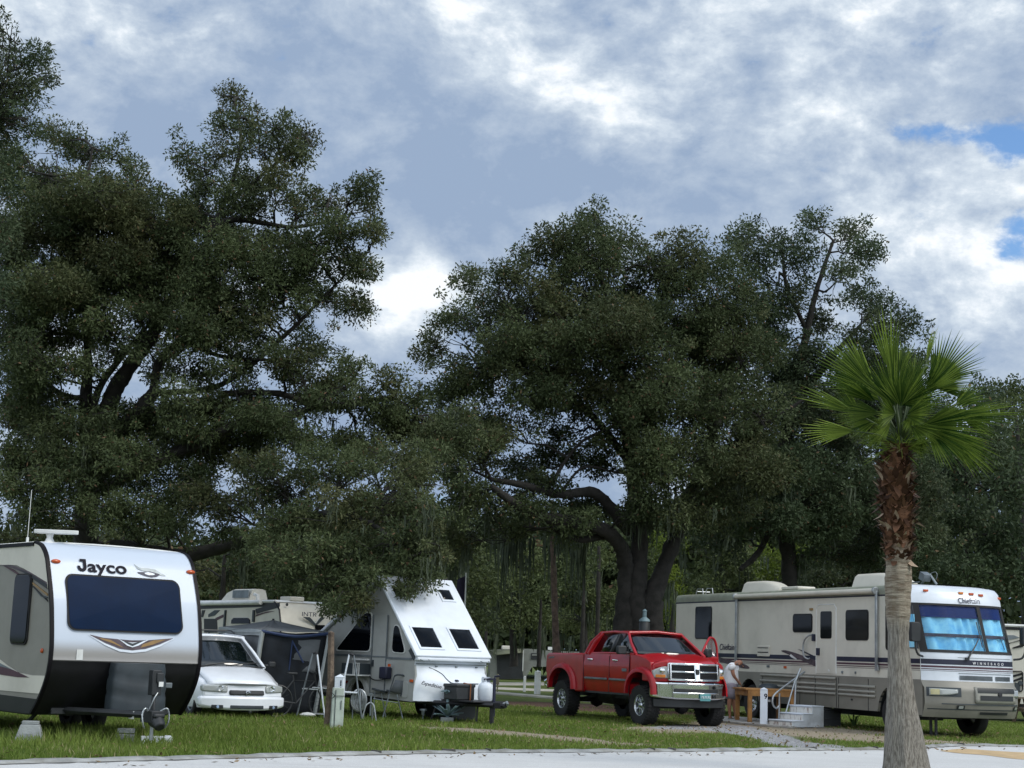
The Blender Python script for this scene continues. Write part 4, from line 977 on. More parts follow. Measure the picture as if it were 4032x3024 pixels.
for y in (-.98, .98):
    q = MB(); q.tube([(1.95, y+.02*np.sign(y), 1.32), (2.02, y, 1.30), (2.02, y-.2*np.sign(y), 1.30), (1.95, y-.22*np.sign(y), 1.32)], .012, 6); q.build('lift_handle', M_['grey_metal'], ac)
# window air conditioner hung on the wall
q = MB(); q.box((-.01, -HC-.16, 1.06), (.64, .32, .24)); acu = q.build('air_conditioner', M_['charcoal_plastic'], ac, bevel=.01)
q = MB()
for x in (.11, .16, .25, .31): q.box((x, -HC-.325, 1.06), (.022, .012, .25))
q.box((.21, -HC-.325, 1.185), (.24, .012, .02)); q.box((0, -HC-.17, .925), (.68, .36, .03)); q.box((.07, -HC-.1, 1.27), (.5, .1, .03)); q.build('grille_frame', M_['white_paint'], acu)
q = MB(); q.box((.95, -HC-.09, 1.0), (.26, .17, .26)); q.build('side_bag', M_['navy'], ac, bevel=.03)
q = MB(); q.box((1.09, -HC-.10, 1.17), (.07, .03, .06)); q.build('tag', M_['orange_lens'], ac)
for p, mt in (((880, 1140), 'orange_lens'), ((270, 1150), 'red_lens')):
    a_ = loc('C', 3, *p, 1, -HC); q = MB(); q.box((a_[0], -HC-.01, a_[2]), (.11, .03, .06)); q.build('marker_lamp', M_[mt], ac, bevel=.006)
q = MB(); q.prism(rr(1.2, .49, 1.66, .84, .07), 'y', -HC-.014, -HC+.002); q.build('storage_hatch', wall, ac, bevel=.006)
q = MB(); rows = []
for q_ in L(0.05, math.pi-.05, 12): rows.append([(-.10-.33*math.cos(q_), -HC+.0, .46+.38*math.sin(q_)), (-.10-.33*math.cos(q_), -HC-.06, .46+.38*math.sin(q_)), (-.10-.40*math.cos(q_), -HC-.05, .46+.46*math.sin(q_)), (-.10-.42*math.cos(q_), -HC, .46+.48*math.sin(q_))])
q.sheet(rows); q.build('wheel_arch', wall, ac, smooth=60)
for s in (-1, 1): wheel(ac, -.08, s*.96, .32, .2, .18, s, M_['galvanised'], 5, tread=False)
q = MB(); q.tube(smoothline([(.30, -HC-.04, .93), (.5, -HC-.05, .84), (.8, -HC-.05, .85), (1.0, -HC-.05, .92)], 4), .012, 6); q.build('power_cord', M_['black_rubber'], ac)
# tongue
q = MB()
for s in (-1, 1): q.tube([(1.6, s*.75, .42), (3.30, s*.06, .42)], .05, 4); q.box((-.1, s*.7, .44), (3.9, .08, .1))
q.box((2.35, 0, .48), (1.5, .9, .03)); q.box((3.35, 0, .42), (.35, .12, .12)); q.tube([(3.5, 0, .43), (3.62, 0, .42)], [.06, .05], 8); q.build('tongue_frame', M_['dark_metal'], ac, bevel=.006)
q = MB(); q.tube([(3.55, 0, .46), (3.62, .04, .50), (3.68, 0, .45)], .03, 8); q.build('coupler_latch', M_['galvanised'], ac)
q = MB(); q.box((2.42, -.26, .64), (.42, .52, .28)); q.box((2.42, -.26, .80), (.45, .55, .07)); bb_ = q.build('battery_box', M_['black_plastic'], ac, bevel=.02)
q = MB(); q.tube([(2.66, -.15, .50), (2.665, -.15, .83), (2.42, -.14, .85)], .016, 4); q.build('strap', M_['rust'], bb_)
q = MB(); q.lathe([(.02, .49), (.13, .49), (.165, .54), (.17, .75), (.15, .84), (.08, .89), (.001, .89)], c=(2.78, .18, 0), n=24)
q.lathe([(.095, .88), (.10, .96), (.09, 1.0), (.085, 1.0), (.085, .90)], c=(2.78, .18, 0), n=20, a0=.6, a1=5.0); q.tube([(2.78, .18, .88), (2.78, .18, .95)], .03, 8)
gb = q.build('gas_bottle', M_['white_gelcoat'], ac, smooth=50)
q = MB(); q.tube([(2.78, .18, .94), (2.86, .22, .96), (2.95, .30, .95)], .025, 8); q.tube([(2.78, .12, .95), (2.78, .25, .95)], .02, 8); q.build('regulator', M_['navy'], gb)
q = MB(); q.tube([(3.12, .12, .18), (3.12, .12, .98)], .035, 10); q.tube([(3.12, .12, .98), (3.12, .12, 1.02), (3.22, .18, 1.04)], .02, 8); q.build('tongue_jack', M_['navy'], ac)
q = MB(); q.box((2.25, .02, .44), (.1, .1, .10)); q.tube([(2.9, -.14, .44), (2.9, -.16, .06)], .022, 8); q.tube([(3.2, -.0, .42), (3.2, .0, .0)], .05, 6); q.tube([(2.0, -.5, .42), (1.9, -.6, 0)], .022, 8); q.build('support_leg', M_['dark_metal'], ac)
q = MB(); q.box((1.75, .0, .25), (.5, 1.9, .5)) if False else q.box((1.25, .55, .22), (.9, .7, .40)); q.build('storage_below', M_['black_plastic'], ac)

# ------------------------------------------------------------------ motor coach
X, Y, a = VF['M']
mh = thing('motorhome', 'long beige and white motorhome with blue curtains behind its windscreen and plum swooshes', 'motorhome', (X, Y, 0), math.radians(a))
CP = M_['cream_panel']; TP = M_['taupe']; HM = 1.22
mhw = mat('coach_front_white', (.66, .70, .76), .3, var=.04, coat=.3)
REAR = -8.72
# side walls with wheel arches
def coach_side():
    f = [(REAR+.05, .50), (-4.58, .48)] + [(-3.98+.56*-math.cos(q_), .46+.62*math.sin(q_)) for q_ in L(.12, math.pi-.12, 12)] + [(-3.40, .48), (2.44, .49)] + [(3.0+.54*-math.cos(q_), .48+.60*math.sin(q_)) for q_ in L(.12, math.pi-.12, 12)] + [(3.56, .48), (4.30, .48)]
    return f
low_ = coach_side()
for s in (-1, 1):
    q = MB(); q.prism(low_+[(4.30, 1.28), (REAR, 1.26)], 'y', s*(HM-.06), s*(HM+.004)); q.build('lower_side', TP, mh, smooth=30)
    q = MB(); q.prism([(REAR+.0, 1.26), (4.22, 1.28), (4.22, 1.9), (4.02, 2.5), (3.84, 3.02), (3.78, 3.22), (REAR+.02, 3.24)], 'y', s*(HM-.06), s*HM); q.build('upper_side', CP, mh, smooth=30)
# ribs on the lower side
q = MB()
for z in (1.20, 1.05, .93, .83):
    for x0, x1 in ((-8.5, -4.75), (-3.35+.1*(z-.8), -.45), (-.40, .55), (.72, 2.35)):
        if z > 1.1 and x0 > 0: continue
        q.tube([(x0, -HM-.006, z), (x0+.03, -HM-.022, z), (x1-.03, -HM-.022, z), (x1, -HM-.006, z)], .032, 8)
q.build('skirt_rib', M_['taupe_light'], mh, smooth=60)
q = MB()
for x in (-3.2, -1.2, -.42, .60, .70, 2.05): q.box((x, -HM-.008, .86), (.012, .012, .74))
q.box((1.38, -HM-.008, 1.02), (1.34, .012, .01)); q.build('hatch_gap', M_['black_plastic'], mh)
q = MB(); q.box((1.32, -HM-.014, .72), (.06, .02, .04)); q.build('hatch_lock', M_['black_plastic'], mh)
# roof with rounded edge
rows = []
for x in L(REAR+.02, 3.5, 12):
    rows.append([(x, w_, z) for w_, z in [(-HM-.004, 3.22), (-HM-.012, 3.34), (-HM+.04, 3.43), (-HM+.2, 3.46), (0, 3.50), (HM-.2, 3.46), (HM-.04, 3.43), (HM+.012, 3.34), (HM+.004, 3.22)]])
q = MB(); q.sheet(rows); q.build('roof', M_['roof_green'], mh, smooth=60)
q = MB(); q.box((REAR+.02, 0, 1.95), (.06, 2.40, 2.9)); q.build('rear_wall', CP, mh, bevel=.02)
q = MB(); q.box((-2.2, 0, .55), (12.6, 2.2, .12)); q.box((-2.2, 0, 1.2), (12.4, 2.3, .1)); q.box((-6.6, 0, .4), (3.5, 1.0, .25)); q.box((.9, 0, .42), (3.5, .9, .2)); q.build('floor_frame', M_['black_plastic'], mh)
# black and plum lines
def mside(P_, mt, name, t_=.005): q = MB(); q.prism(P_, 'y', -HM-t_, -HM+.002); return q.build(name, mt, mh, smooth=0)
mside([(REAR, 3.19), (3.77, 3.19), (3.77, 3.225), (REAR, 3.225)], M_['navy'], 'roof_line')
for (z0, z1, mt) in ((1.635, 1.745, 'navy'), (1.560, 1.605, 'maroon'), (1.515, 1.535, 'maroon'), (1.480, 1.490, 'purple_grey')):
    mside([(REAR, z0), (4.21, z0), (4.21, z1), (REAR, z1)], M_[mt], 'side_stripe', .006)
def swoosh(cr, pts, t_=.010, mt='purple_grey'):
    return mside(SD('M', cr, pts, -HM), M_[mt], 'swoosh', t_)
swoosh(5, smoothline([(1055, 800), (1090, 797), (1160, 815), (1260, 850), (1360, 890), (1450, 940), (1500, 975), (1518, 1000), (1480, 995), (1400, 960), (1300, 915), (1200, 870), (1110, 830), (1060, 808)], 3))
swoosh(5, [(1200, 787), (1235, 797), (1350, 850), (1370, 880), (1300, 840)], .012, 'navy')
swoosh(5, [(1140, 830), (1190, 872), (1188, 880), (1150, 862), (1128, 845)], .012, 'white_paint')
swoosh(5, smoothline([(500, 850), (560, 870), (660, 895), (740, 920), (775, 945), (765, 958), (700, 950), (600, 920), (520, 900)], 3))
swoosh(5, [(1462, 962), (1475, 965), (1480, 982), (1468, 982)], .014, 'white_paint')
# windows
def mwin(x0, z0, x1, z1, r=.07, name='side_window', mt='tinted_glass'):
    q = MB(); q.prism(rr(x0, z0, x1, z1, r), 'y', -HM-.022, -HM+.002); w_ = q.build(name, M_[mt], mh, smooth=0)
    q = MB(); q.prism(rr(x0-.03, z0-.03, x1+.03, z1+.03, r+.02), 'y', -HM-.014, -HM+.002); q.build('frame', M_['black_rubber'], w_, smooth=0); return w_
mwin(-7.34, 2.17, -6.32, 3.05); mwin(-1.56, 2.36, -.62, 2.78); mwin(1.05, 2.17, 2.03, 2.85); mwin(2.83, 1.95, 3.62, 2.98)
q = MB(); q.prism(roundpoly([(-.38, 1.30), (.58, 1.31), (.58, 2.95), (.48, 3.02), (-.28, 3.02), (-.38, 2.95)], .05), 'y', -HM-.012, -HM+.002); dm = q.build('entry_door', M_['cream_panel'], mh, bevel=.006)
q = MB()
q.tube([(-.385, -HM-.012, 1.30), (-.385, -HM-.012, 2.93), (-.28, -HM-.012, 3.03), (.48, -HM-.012, 3.03), (.585, -HM-.012, 2.93), (.585, -HM-.012, 1.31)], .014, 6); q.build('frame', M_['white_paint'], dm)
q = MB(); q.prism(rr(-.17, 2.18, .37, 2.86, .06), 'y', -HM-.022, -HM-.01); q.build('door_window', M_['tinted_glass'], dm, smooth=0)
q = MB(); q.box((-.27, -HM-.03, 1.85), (.14, .04, .18)); q.build('door_handle', M_['navy'], dm, bevel=.01)
# awning and its arms
q = MB(); q.tube([(-4.62, -HM-.10, 3.315), (2.46, -HM-.10, 3.315)], .062, 12); aw = q.build('rolled_awning', CP, mh, smooth=60)
for x in (-4.66, 2.50):
    q = MB(); q.box((x, -HM-.07, 2.42), (.075, .05, 1.78)); q.lathe([(.09, -.03), (.09, .03), (.001, .03)], c=(x, -HM-.1, 3.315), ax='x', n=14); q.box((x, -HM-.05, 1.50), (.12, .06, .14)); q.build('awning_arm', M_['galvanised'], aw, bevel=.01)
# rectangular vent, hooks, lamps
q = MB(); q.prism(rr(-3.50, 1.69, -2.82, 1.98, .03), 'y', -HM-.03, -HM+.002); vt = q.build('fridge_vent', M_['cream_panel'], mh, bevel=.01)
q = MB(); q.box((-3.16, -HM-.032, 1.92), (.58, .012, .02)); q.box((-3.16, -HM-.032, 1.80), (.58, .012, .025)); q.build('vent_slot', M_['black_plastic'], vt)
for p, mt, w_ in (((1090, 945), 'orange_lens', .13), ((942, 937), 'grey_metal', .13), ((1588, 988), 'grey_metal', .06), ((1703, 992), 'grey_metal', .05), ((1318, 440), 'gold', .16)):
    a_ = loc('M', 5, *p, 1, -HM); q = MB(); q.box((a_[0], -HM-.012, a_[2]), (w_, .03, .06)); q.build('side_marker', M_[mt], mh, bevel=.006)
text('name_lettering', 'Chieftain', .245, M_['letter_grey'], mh, (-5.78, -HM-.012, 1.84), (0, -1, 0), (1, 0, 0), shear=.15, ext=.002, off=.001, sx=1.02)
q = MB(); q.tube(smoothline([(-.50, -HM, 2.26), (-.66, -HM-.08, 2.24), (-.86, -HM-.10, 2.08), (-.86, -HM-.10, 1.75), (-.76, -HM-.04, 1.66), (-.7, -HM, 1.68)], 4), .022, 8); q.build('grab_rail', M_['galvanised'], mh, smooth=60)
q = MB(); q.box((-.46, -HM-.05, 2.2), (.07, .08, .18)); q.build('porch_lamp', M_['navy'], mh, bevel=.01)
# roof air conditioners, vents, ladder, satellite dish
for x0, x1, zt in ((-5.28, -3.35, 3.78), (.62, 2.66, 3.80)):
    q = MB(); rows = []
    for i in range(11):
        k = i/10; x = x0+(x1-x0)*k; h = (zt-3.46)*(1 if k < .12 else (1-(max(0, k-.35)/.65)**2.6*.75)); hw_ = .36*(1-.25*k**3)
        rows.append([(x, w_*hw_, 3.47+h*(1-abs(w_)**5)) for w_ in L(-1, 1, 9)])
    q.sheet(rows); q.add(rows[0], [tuple(range(9))]); q.add(rows[-1], [tuple(range(9))]); u_ = q.build('roof_air_conditioner', M_['cream_panel'], mh, smooth=50)
    u_.location.y = -.45
    q = MB()
    for i in range(5): q.box((x0-.01, -.26+.13*i, 3.60), (.015, .04, .20))
    q.build('louvre', M_['charcoal_plastic'], u_)
q = MB(); q.box((-2.6, -.5, 3.53), (.9, .55, .09)); q.prism([(-3.2, 3.48), (-1.5, 3.48), (-2.1, 3.58), (-3.1, 3.58)], 'y', -.8, -.2) if False else None; q.build('roof_vent', M_['cream_panel'], mh, bevel=.03)
for y in (-.65, -.35) : pass
q = MB()
for x in (-8.55, -7.9): q.tube([(x-.05, -.62, 3.44), (x, -.62, 3.62), (x+.06, -.62, 3.66), (x+.40, -.62, 3.65), (x+.45, -.62, 3.44)], .018, 6)
q.tube([(-8.5, -.62, 3.58), (-8.5, -.2, 3.58)], .015, 6); q.build('roof_rail', M_['galvanised'], mh)
q = MB(); q.tube([(3.25, -.55, 3.45), (3.35, -.5, 3.62)], .03, 8); q.prism(rr(-.16, -.10, .16, .12, .03), 'x', -.03, .03); d_ = q
q = MB(); q.box((3.35, -.5, 3.66), (.20, .20, .18), ry=.4); q.tube([(3.2, -.5, 3.48), (3.35, -.5, 3.62)], .03, 8); q.tube([(3.42, -.42, 3.72), (3.6, -.35, 3.48)], .03, 6); q.tube([(2.7, -.55, 3.52), (3.2, -.55, 3.54)], .02, 6)
q.tube(smoothline([(3.4, -.38, 3.74), (3.48, -.3, 3.78), (3.52, -.28, 3.70), (3.5, -.3, 3.6)], 3), .008, 5); q.build('television_aerial', M_['grey_metal'], mh, bevel=.008)
# the front, a profile swept across and rounded in plan
def mx_(z):
    return float(np.interp(z, [.40, .48, .75, 1.12, 1.20, 1.30, 1.90, 1.98, 2.5, 3.0, 3.12, 3.30, 3.40, 3.46], [4.42, 4.52, 4.62, 4.60, 4.50, 4.47, 4.44, 4.40, 4.22, 4.05, 4.02, 3.94, 3.80, 3.45]))
def mxy(y, z, off=0.):
    w_ = abs(y)/1.25; return mx_(z)+.14-.34*w_**3.2+off
def fsheet(y0, y1, z0, z1, off, mt, name, ny=16, nz=8, parent=mh, solid=0., zb=None, zt=None):
    q = MB(); rows = []
    for i in range(nz+1):
        row = []
        for j in range(ny+1):
            y = y0+(y1-y0)*j/ny; a0 = zb(y) if zb else z0; a1 = zt(y) if zt else z1; z = a0+(a1-a0)*i/nz; row.append((mxy(y, z, off), y, z))
        rows.append(row)
    q.sheet(rows); return q.build(name, mt, parent, smooth=60, solid=solid)
fsheet(-1.245, 1.245, 3.0, 3.46, 0, mhw, 'front_cap', 20, 8); q = MB()
for s in (-1, 1): q.add([(3.4, s*1.235, 3.0), (3.86, s*1.24, 3.0), (3.76, s*1.24, 3.30), (3.62, s*1.24, 3.40), (3.4, s*1.2, 3.45)], [(0, 1, 2, 3, 4)])
q.build('cap_side', mhw, mh)
fsheet(-1.245, 1.245, 1.27, 1.93, 0, mhw, 'front_panel', 20, 8)
fsheet(-1.25, 1.25, .46, 1.27, .01, TP, 'front_bumper', 20, 10)
q = MB(); q.sheet([[(mxy(y, .46, .01), y, .46) for y in L(-1.25, 1.25, 9)], [(4.0, y, .46) for y in L(-1.25, 1.25, 9)]]); q.build('bumper_underside', TP, mh)
# windscreen opening: black frame, blue visor band, curtains behind clear glass
for y0, y1 in ((-1.245, -1.10), (.30, .40), (1.12, 1.245)): fsheet(y0, y1, 1.92, 3.01, .004, M_['black_rubber'], 'windscreen_frame', 3, 8)
fsheet(-1.245, 1.245, 1.90, 1.965, .006, M_['black_rubber'], 'windscreen_frame', 20, 1); fsheet(-1.245, 1.245, 2.97, 3.02, .006, M_['black_rubber'], 'windscreen_frame', 20, 1)
for y0, y1 in ((-1.12, .31), (.39, 1.13)):
    g_ = fsheet(y0, y1, 1.95, 2.98, -.01, M_['pale_glass'], 'windscreen', 14, 8)
    fsheet(y0, y1, 2.70, 2.98, -.035, M_['visor_blue'], 'sun_visor', 14, 3)
    q = MB(); rows = []
    for i in range(5):
        z = 1.95+.80*i/4; rows.append([(mxy(y, z, -.09)+.05*math.sin(y*21+math.sin(y*5)*2)*(1-.3*i/4), y, z) for y in L(y0-.02, y1+.02, 90)])
    q.sheet(rows); q.build('curtain', M_['curtain'], mh, smooth=60)
    fsheet(y0, y1, 2.255, 2.33, -.02, M_['letter_grey'], 'dash_bar', 12, 1)
q = MB()
for s in (-1, 1): q.add([(3.5, s*1.0, 1.9), (3.5, s*1.0, 3.1), (3.8, s*1.1, 3.0), (4.0, s*1.1, 1.9)], [(0, 1, 2, 3)])
q.add([(3.5, -1.1, 1.9), (3.5, 1.1, 1.9), (3.5, 1.1, 3.1), (3.5, -1.1, 3.1)], [(0, 1, 2, 3)]); q.build('cab_interior', M_['curtain'], mh)
q = MB(); q.prism([(3.68, 1.97), (4.16, 1.97), (3.92, 2.95), (3.68, 2.95)], 'y', -HM-.016, -HM+.002); sw = q.build('cab_side_window', M_['window_glass'], mh, smooth=0)
q = MB(); q.prism([(3.80, 2.0), (4.05, 2.0), (4.0, 2.75), (3.80, 2.75)], 'y', -HM-.021, -HM-.01); q.build('curtain', M_['curtain'], sw)
q = MB(); q.tube([(mxy(-.22, 1.80, .05), -.22, 1.80), (mxy(.05, 2.10, .04), .05, 2.10), (mxy(.16, 2.22, .03), .16, 2.24)], [.022, .015, .01], 6); q.tube([(mxy(.22, 2.05, .03), .22, 2.05), (mxy(.20, 2.62, .03), .20, 2.62)], .012, 6); q.tube([(mxy(.9, 2.02, .03), .9, 2.02), (mxy(.82, 2.28, .03), .82, 2.3), (mxy(.7, 2.3, .03), .72, 2.26)], .008, 6); q.box((mxy(-.25, 1.78, .04), -.25, 1.78), (.04, .10, .06)); q.build('wiper', M_['black_plastic'], mh)
for z0, z1, mt in ((1.635, 1.75, 'navy'), (1.560, 1.605, 'maroon'), (1.515, 1.535, 'maroon'), (1.485, 1.493, 'purple_grey')): fsheet(-1.24, 1.24, z0, z1, .006, M_[mt], 'front_stripe', 20, 1)
fsheet(-.47, 1.08, 1.44, 1.455, .012, M_['grey_metal'], 'hatch_seam', 10, 1); fsheet(-.47, 1.08, 1.795, 1.805, .012, M_['grey_metal'], 'hatch_seam', 10, 1)
zt_ = 1.655; q_t = text('maker_lettering', 'WINNEBAGO', .082, M_['letter_white'], mh, (mxy(.3, zt_, .03), -.10, zt_), (1, .05, 0), (-.08, 1, 0), sx=1.0, ext=.002, off=.001, gap=2.1)
text('name_lettering', 'Chieftain', .19, M_['letter_grey'], mh, (mxy(.1, 3.08, .03), -.17, 3.045), (1, .05, .3), (-.09, 1, 0), sx=.90, ext=.002, off=.001)
for p, mt in (((692, 252), 'orange_lens'), ((970, 273), 'amber_lens'), ((1052, 281), 'orange_lens'), ((1127, 291), 'orange_lens'), ((1272, 317), 'orange_lens')):
    xx = 4.0
    for _ in range(8): a_ = loc('M', 6, *p, 0, xx); xx = mxy(max(-1.24, min(1.24, float(a_[1]))), float(a_[2]))
    q = MB(); q.box((xx+.01, max(-1.2, min(1.2, a_[1])), a_[2]), (.05, .12, .055)); q.build('clearance_lamp', M_[mt], mh, bevel=.01)
for y0, y1 in ((-.45, .44), (.52, 1.04)):
    g_ = fsheet(y0, y1, 1.30, 1.40, .012, M_['grey_metal'], 'air_slots', 8, 2)
    for i in range(4): fsheet(y0+.02, y1-.02, 1.312+.024*i, 1.320+.024*i, .020, M_['black_plastic'], 'slot', 6, 1, parent=g_)
gw = fsheet(-.15, 1.05, .80, 1.16, .05, M_['taupe_light'], 'grille_surround', 12, 4, solid=.04, zb=lambda y: .80, zt=lambda y: 1.16)
for z0, z1, i_ in ((1.03, 1.14, 0), (.86, .97, .06)): fsheet(-.10+i_, 1.0-i_, z0, z1, .062, M_['black_plastic'], 'grille_opening', 10, 2, parent=gw)
for i in range(5): fsheet(-.08, .98, .875+i*.055 if i < 2 else .935+i*.055-.02, .880+i*.055 if i < 2 else .94+i*.055-.02, .068, M_['dark_metal'], 'slat', 10, 1, parent=gw) if False else None
q = MB(); q.lathe([(.055, 0), (.05, .02), (.001, .022)], c=(mxy(.5, 1.0, .06), .50, 1.0), ax='x', n=18); q.build('emblem', M_['dark_metal'], gw)
fsheet(.0, .80, .54, .60, .03, M_['black_plastic'], 'lower_opening', 8, 1)
fsheet(-1.2, 1.2, .635, .655, .022, M_['charcoal_plastic'], 'bumper_groove', 16, 1); fsheet(-.95, 1.2, .755, .775, .022, M_['charcoal_plastic'], 'bumper_groove', 16, 1)
for s in (-1, 1):
    y0, y1 = (s*1.19, s*.60) if s < 0 else (.98, 1.22)
    hl = fsheet(min(y0, y1), max(y0, y1), .93, 1.10, .055, M_['headlight_lens'], 'headlight', 10, 4, solid=.03, zb=lambda y: .945+.06*max(0, (y+1.2)/.6)**3*(y < 0), zt=lambda y: 1.10-.015*max(0, (y+1.2)/.6)*(y < 0))
    fsheet(min(y0, y1)-.03, max(y0, y1)+(.10 if s < 0 else 0), .925, 1.125, .018, M_['charcoal_plastic'], 'surround', 8, 3, parent=hl)
    if s < 0: fsheet(-1.17, -1.0, .965, 1.085, .064, M_['pale_amber'], 'indicator', 4, 2, parent=hl)
    yf = -.52 if s < 0 else 1.10
    fl = fsheet(yf-.10, yf+.10, .655, .74, .03, M_['black_plastic'], 'fog_lamp', 3, 2)
    fsheet(yf-.05, yf+.06, .665, .725, .036, M_['headlight_lens'], 'lens', 3, 2, parent=fl)
for s in (-1, 1):
    q = MB(); q.tube(smoothline([(4.32, s*1.22, 1.80), (4.40, s*1.40, 1.84), (4.42, s*1.48, 2.0), (4.42, s*1.48, 2.2)], 3), .028, 6); q.prism(rr(s*1.50-.12, 2.12, s*1.50+.12, 2.56, .06), 'x', 4.34, 4.48); q.build('wing_mirror', M_['black_plastic'], mh, bevel=.02)
for s in (-1, 1): wheel(mh, 3.0, s*1.02, .46, .28, .25, s, M_['steel_rim'], 8, tread=False, steer=math.radians(4))
for s in (-1, 1): wheel(mh, -3.98, s*1.0, .46, .30, .27, s, M_['chrome'], 8, tread=False); wheel(mh, -3.98, s*.68, .46, .25, .25, s, M_['black_plastic'], 8, tread=False)
q = MB(); q.box((3.0, 0, .45), (.2, 1.8, .16)); q.box((-4, 0, .46), (.25, 1.8, .2))
q.build('axle', M_['dark_metal'], mh)
for x in (4.12, 3.92): q = MB(); q.tube([(x, -.75, .5), (x, -.75, .04)], .035, 8); q.lathe([(.001, .0), (.1, .0), (.1, .03), (.001, .04)], c=(x, -.75, 0), n=12); q.build('jack_leg', M_['dark_metal'], mh)
q = MB()
for q_ in range(13):
    pass
rows = []
for q_ in L(.12, math.pi-.12, 14): rows.append([(-3.98-.56*math.cos(q_), -HM+.0, .46+.62*math.sin(q_)), (-3.98-.56*math.cos(q_), -.6, .46+.62*math.sin(q_))])
q.sheet(rows); rows = []
for q_ in L(.12, math.pi-.12, 14): rows.append([(3.0-.54*math.cos(q_), -HM+.0, .48+.60*math.sin(q_)), (3.0-.54*math.cos(q_), -.6, .48+.60*math.sin(q_))])
q.sheet(rows); q.build('wheel_well', M_['black_plastic'], mh)
# ------------------------------------------------------------------ trailer with red and black flashes, seen between the two nearer ones
ia = math.radians(-54); ca, sa = math.cos(ia), math.sin(ia)
cw = at(1108, 2480, 50)
VF['I'] = (cw[0]-(-sa*-1.2), cw[1]-(ca*-1.2), -54)
it = thing('travel_trailer', 'white trailer with black and red flashes and a rolled awning, partly behind the screen tent', 'travel trailer', (VF['I'][0], VF['I'][1], 0), ia)
ZT = 2.84
q = MB(); q.prism([(-8.5, .5), (-8.5, ZT), (-.55, ZT), (-.20, ZT-.25), (-.02, ZT-.75), (.0, 1.2), (-.3, .55)], 'y', -1.2, 1.2); q.build('body', M_['cream_panel'], it, bevel=.03, smooth=40)
def iside(pts, mt, name, t_=.01, cr=2, bevel=0, par_=None): q = MB(); q.prism(SD('I', cr, pts, -1.2), 'y', -1.2-t_, -1.198); return q.build(name, M_[mt], par_ or it, smooth=0, bevel=bevel)
iside([(150, 425), (905, 410), (905, 445), (150, 470)], 'black_panel', 'wall_band', .012)
iside([(680, 470), (840, 425), (905, 425), (900, 455), (770, 490), (690, 515)], 'black_panel', 'wall_flash', .014)
iside([(690, 520), (790, 492), (855, 490), (760, 512), (680, 540)], 'maroon', 'wall_flash', .016)
iside([(180, 480), (210, 480), (190, 545), (175, 545)], 'black_panel', 'wall_flash', .014)
iside([(240, 520), (300, 480), (350, 480), (300, 530), (240, 545)], 'charcoal_plastic', 'wall_flash', .015)
iside([(305, 555), (380, 520), (380, 545), (320, 575)], 'maroon', 'wall_flash', .015)
iside([(400, 480), (410, 480), (398, 640), (385, 640)], 'charcoal_plastic', 'panel_post', .05)
iside([(662, 480), (678, 480), (672, 590), (655, 590)], 'charcoal_plastic', 'panel_post', .05)
iside([(200, 560), (320, 560), (325, 690), (200, 690)], 'black_panel', 'doorway', .012)
iside([(455, 605), (460, 570), (480, 552), (610, 552), (628, 570), (630, 605)], 'tinted_glass', 'window', .03)
q = MB(); a_, b_ = loc('I', 2, 170, 418, 1, -1.28), loc('I', 2, 730, 408, 1, -1.28); q.tube([a_, b_], .075, 10); q.build('rolled_awning', M_['white_paint'], it, smooth=60)
q = MB(); q.tube([(-8.5, -1.19, ZT+.01), (-.55, -1.19, ZT+.01)], .05, 6); q.build('roof_edge', M_['white_paint'], it)
q = MB(); q.prism([(-8.4, ZT+.0), (-8.4, ZT+.06), (-.6, ZT+.06), (-.5, ZT)], 'y', -1.15, 1.15); q.build('roof', M_['white_paint'], it)
a_, b_ = loc('I', 2, 355, 380, 1, -.9), loc('I', 2, 615, 380, 1, -.9); h_ = float(loc('I', 2, 500, 280, 1, -.9)[2])
q = MB(); rows = []
for k, f_ in ((0, .15), (.1, .75), (.3, 1), (1, 1)): x = a_[0]+(b_[0]-a_[0])*k; rows.append([(x, -.9+.7*w_, ZT+.05+(h_-ZT-.05)*f_*(1-abs(2*w_-1)**6)) for w_ in L(0, 1, 7)])
q.sheet(rows); q.add(rows[-1], [tuple(range(7))]); u_ = q.build('roof_air_conditioner', M_['cream_panel'], it, smooth=40)
q = MB(); q.box(((a_[0]*.6+b_[0]*1.4)/2, -.9, (h_+ZT+.1)/2), (abs(b_[0]-a_[0])*.55, .03, (h_-ZT)*.55)); q.build('louvre', M_['grey_metal'], u_)
a_ = loc('I', 2, 700, 345, 1, -1.0); q = MB(); q.tube([(a_[0], -1, ZT), (a_[0], -1, ZT+.2), (a_[0]-.25, -1, ZT+.25)], [.06, .06, .05], 8); q.build('roof_vent_pipe', M_['white_paint'], it)
q = MB(); q.box((-.9, -.4, ZT+.12), (.7, .5, .14)); q.build('roof_vent', M_['cream_panel'], it, bevel=.03)
q = MB(); q.tube([(-.03, -1.205, 1.2), (-.03, -1.205, ZT-.75), (-.2, -1.205, ZT-.25), (-.55, -1.205, ZT)], .03, 6); q.build('edge_trim', M_['black_panel'], it)
p = FR('I', 2, [(1105, 535)], .0)[0]; text('name_lettering', 'INTR', .19, M_['letter_grey'], it, (.012, p[0], p[1]-.0), (1, 0, 0), (0, 1, 0), sx=1.25, ext=.004)
P_ = FR('I', 2, [(1120, 542), (1180, 545), (1235, 590), (1290, 545), (1330, 548), (1238, 630)], 0.)
q = MB(); q.prism(P_, 'x', .0, .012); q.build('chevron', M_['charcoal_plastic'], it, smooth=0)
P_ = FR('I', 2, [(1190, 552), (1235, 592), (1275, 552), (1238, 606)], 0.); q = MB(); q.prism(P_, 'x', .0, .018); q.build('chevron', M_['white_paint'], it, smooth=0)
